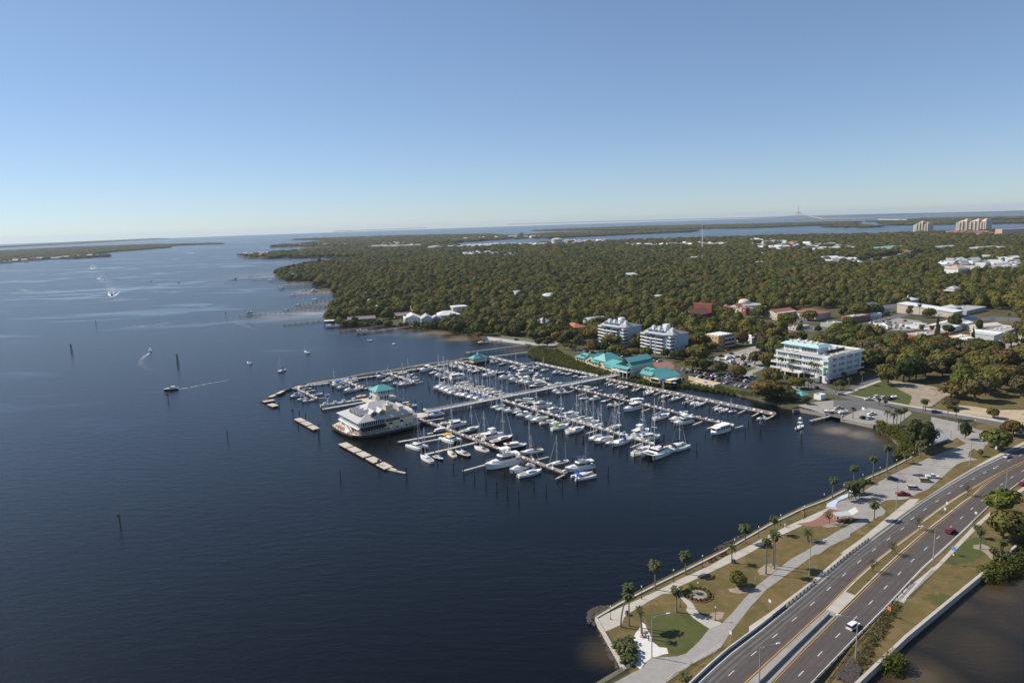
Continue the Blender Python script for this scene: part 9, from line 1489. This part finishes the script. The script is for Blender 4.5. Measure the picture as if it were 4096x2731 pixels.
hedge("green mangrove fringe along the house shore",[('g',[(360,462),(430,447),(700,420),(1000,440),(1010,472),(800,488),(500,498),(380,490)],.3,5,4,3.6,30,.75),('g',[(1400,500),(1600,480),(1720,430),(2000,420),(2090,480),(2060,548),(1800,538),(1600,518)],.3,6.5,4.4,4,34,.8),('g',[(2050,590),(2090,470),(2351,430),(2400,640),(2200,622)],.3,7,4.4,4,34,.8),('i',[(1630,310),(1700,255),(1800,260),(1780,300)],.3,4,5,4,26,.9),('i',[(1910,890),(2030,740),(2200,640),(2352,700),(2352,880),(2100,930)],.3,8,5,5,34,1.0)],M_DARK,"mangrove_shrubbery")
# ---------------------------------------------------------------- the woods
CB=[]
for c,k in CLEAR+[(f,0)for f in FOOT]:
 xs=[p[0]for p in c];ys=[p[1]for p in c];CB.append((min(xs),max(xs),min(ys),max(ys),c,k))
def fill_wood(poly,dmin,dmax,base=11.0,grow=110.0,xlim=0.92):
 """tree places over a land polygon inside the view, the spacing growing with distance"""
 out=[];y=dmin
 while y<dmax:
  s=max(base,y/grow);half=min(y*xlim+60,9000);x=-half+uni(0,s)
  while x<half:
   p=(x+uni(-.45,.45)*s,y+uni(-.45,.45)*s)
   if inside(p,poly):
    keep=1.0
    for c in CB:
     if c[0]<p[0]<c[1]and c[2]<p[1]<c[3]and inside(p,c[4]):keep=min(keep,c[5])
    if keep>=1 or random.random()<keep:out.append((p[0],p[1],s))
   x+=s
  y+=s*0.92
 return out
main=dict(LANDS)["mainland"]
spots=fill_wood(main,330,720,11.8,1e9)+fill_wood(main,720,1500,14.5,1e9)+fill_wood(main,1500,8000,15,100)
spots.sort(key=lambda s:math.hypot(s[0],s[1]))
FAR,NEAR=[],[]
MARKS=[("the farther condominium",(100,650)),("the nearer condominium",(135,590)),("the brick church",(220,775)),("the domed museum",(290,800)),("the ochre house",(195,612)),("the white office building",(240,490)),("the red tiled villa",at('h',1900,610)),("the turreted house",at('h',1340,500)),("the picket fence",at('h',900,640)),("the red workshop",(390,615)),("the tan shed",(405,590)),("the dry field",at('D',2000,900)),("the lawn of banyans",at('D',1250,800)),("the motel strip",at('u',1690,450)),("the left promenade end",at('h',100,560)),("the two-gabled house",at('g',1600,460)),("the beige gallery",(310,765)),("the low white shop",(235,640))]
CNAME={"olive":"olive brown oak","rust brown":"rust brown oak","bright green":"fresh green oak","dark green":"dark green oak","grey-brown":"mossy grey oak"}
for(x,y,s)in spots:
 r=s*random.choice((0.34,0.44,0.5,0.58,0.66,0.8,1.0));h=min(r,8.5)*uni(.8,1.3)*1.05+2.5
 if len(NEAR)<205 and abs(x)<y*.80+10:NEAR.append((x,y,r,h,random.choice(("olive","olive","olive","rust brown","bright green","dark green","grey-brown"))))
 else:FAR.append((x,y,GZ,r,h))
grp={}
for q in NEAR:grp.setdefault(min(MARKS,key=lambda m:math.hypot(m[1][0]-q[0],m[1][1]-q[1]))[0],[]).append(q)
for mk,lst in grp.items():
 lst.sort(key=lambda q:q[0]/q[1])
 for i,(x,y,r,h,col)in enumerate(lst):tree(x,y,r,h*1.05,col,"%s, %s from the left among the wild trees by %s"%(CNAME[col],ORD[i],mk),"trees of the wood by "+mk)
# trees leaning out over the western shore
a0,a1=MAINLAND.index((1803,1321)),MAINLAND.index((1480,1036));SH=pts(None,MAINLAND[a0:a1+1])
for a,b_ in zip(SH,SH[1:]):
 L_=math.dist(a,b_);n=max(1,int(L_/9))
 for i in range(n):t=(i+uni(.2,.8))/n;r=uni(3.5,6.5)*(1 if a[1]<1500 else 1.5);FAR.append((a[0]+(b_[0]-a[0])*t+uni(-2,3),a[1]+(b_[1]-a[1])*t+uni(-2,4),.8,r,r*uni(.8,1.3)))
wood("forest_treeline",FAR,"dense olive and brown woodland stretching from the marina to the far bay")
for nm,p in LANDS[1:]:
 ys=[q[1]for q in p];sp=fill_wood(p,min(ys),max(ys),16,150 if nm[0]=='W' else 135)
 if sp:wood("far_treeline",[(x,y,GZ,s*uni(.6,.9),uni(7,11))for x,y,s in sp],"thin far-off belt of trees on low land across the bay")
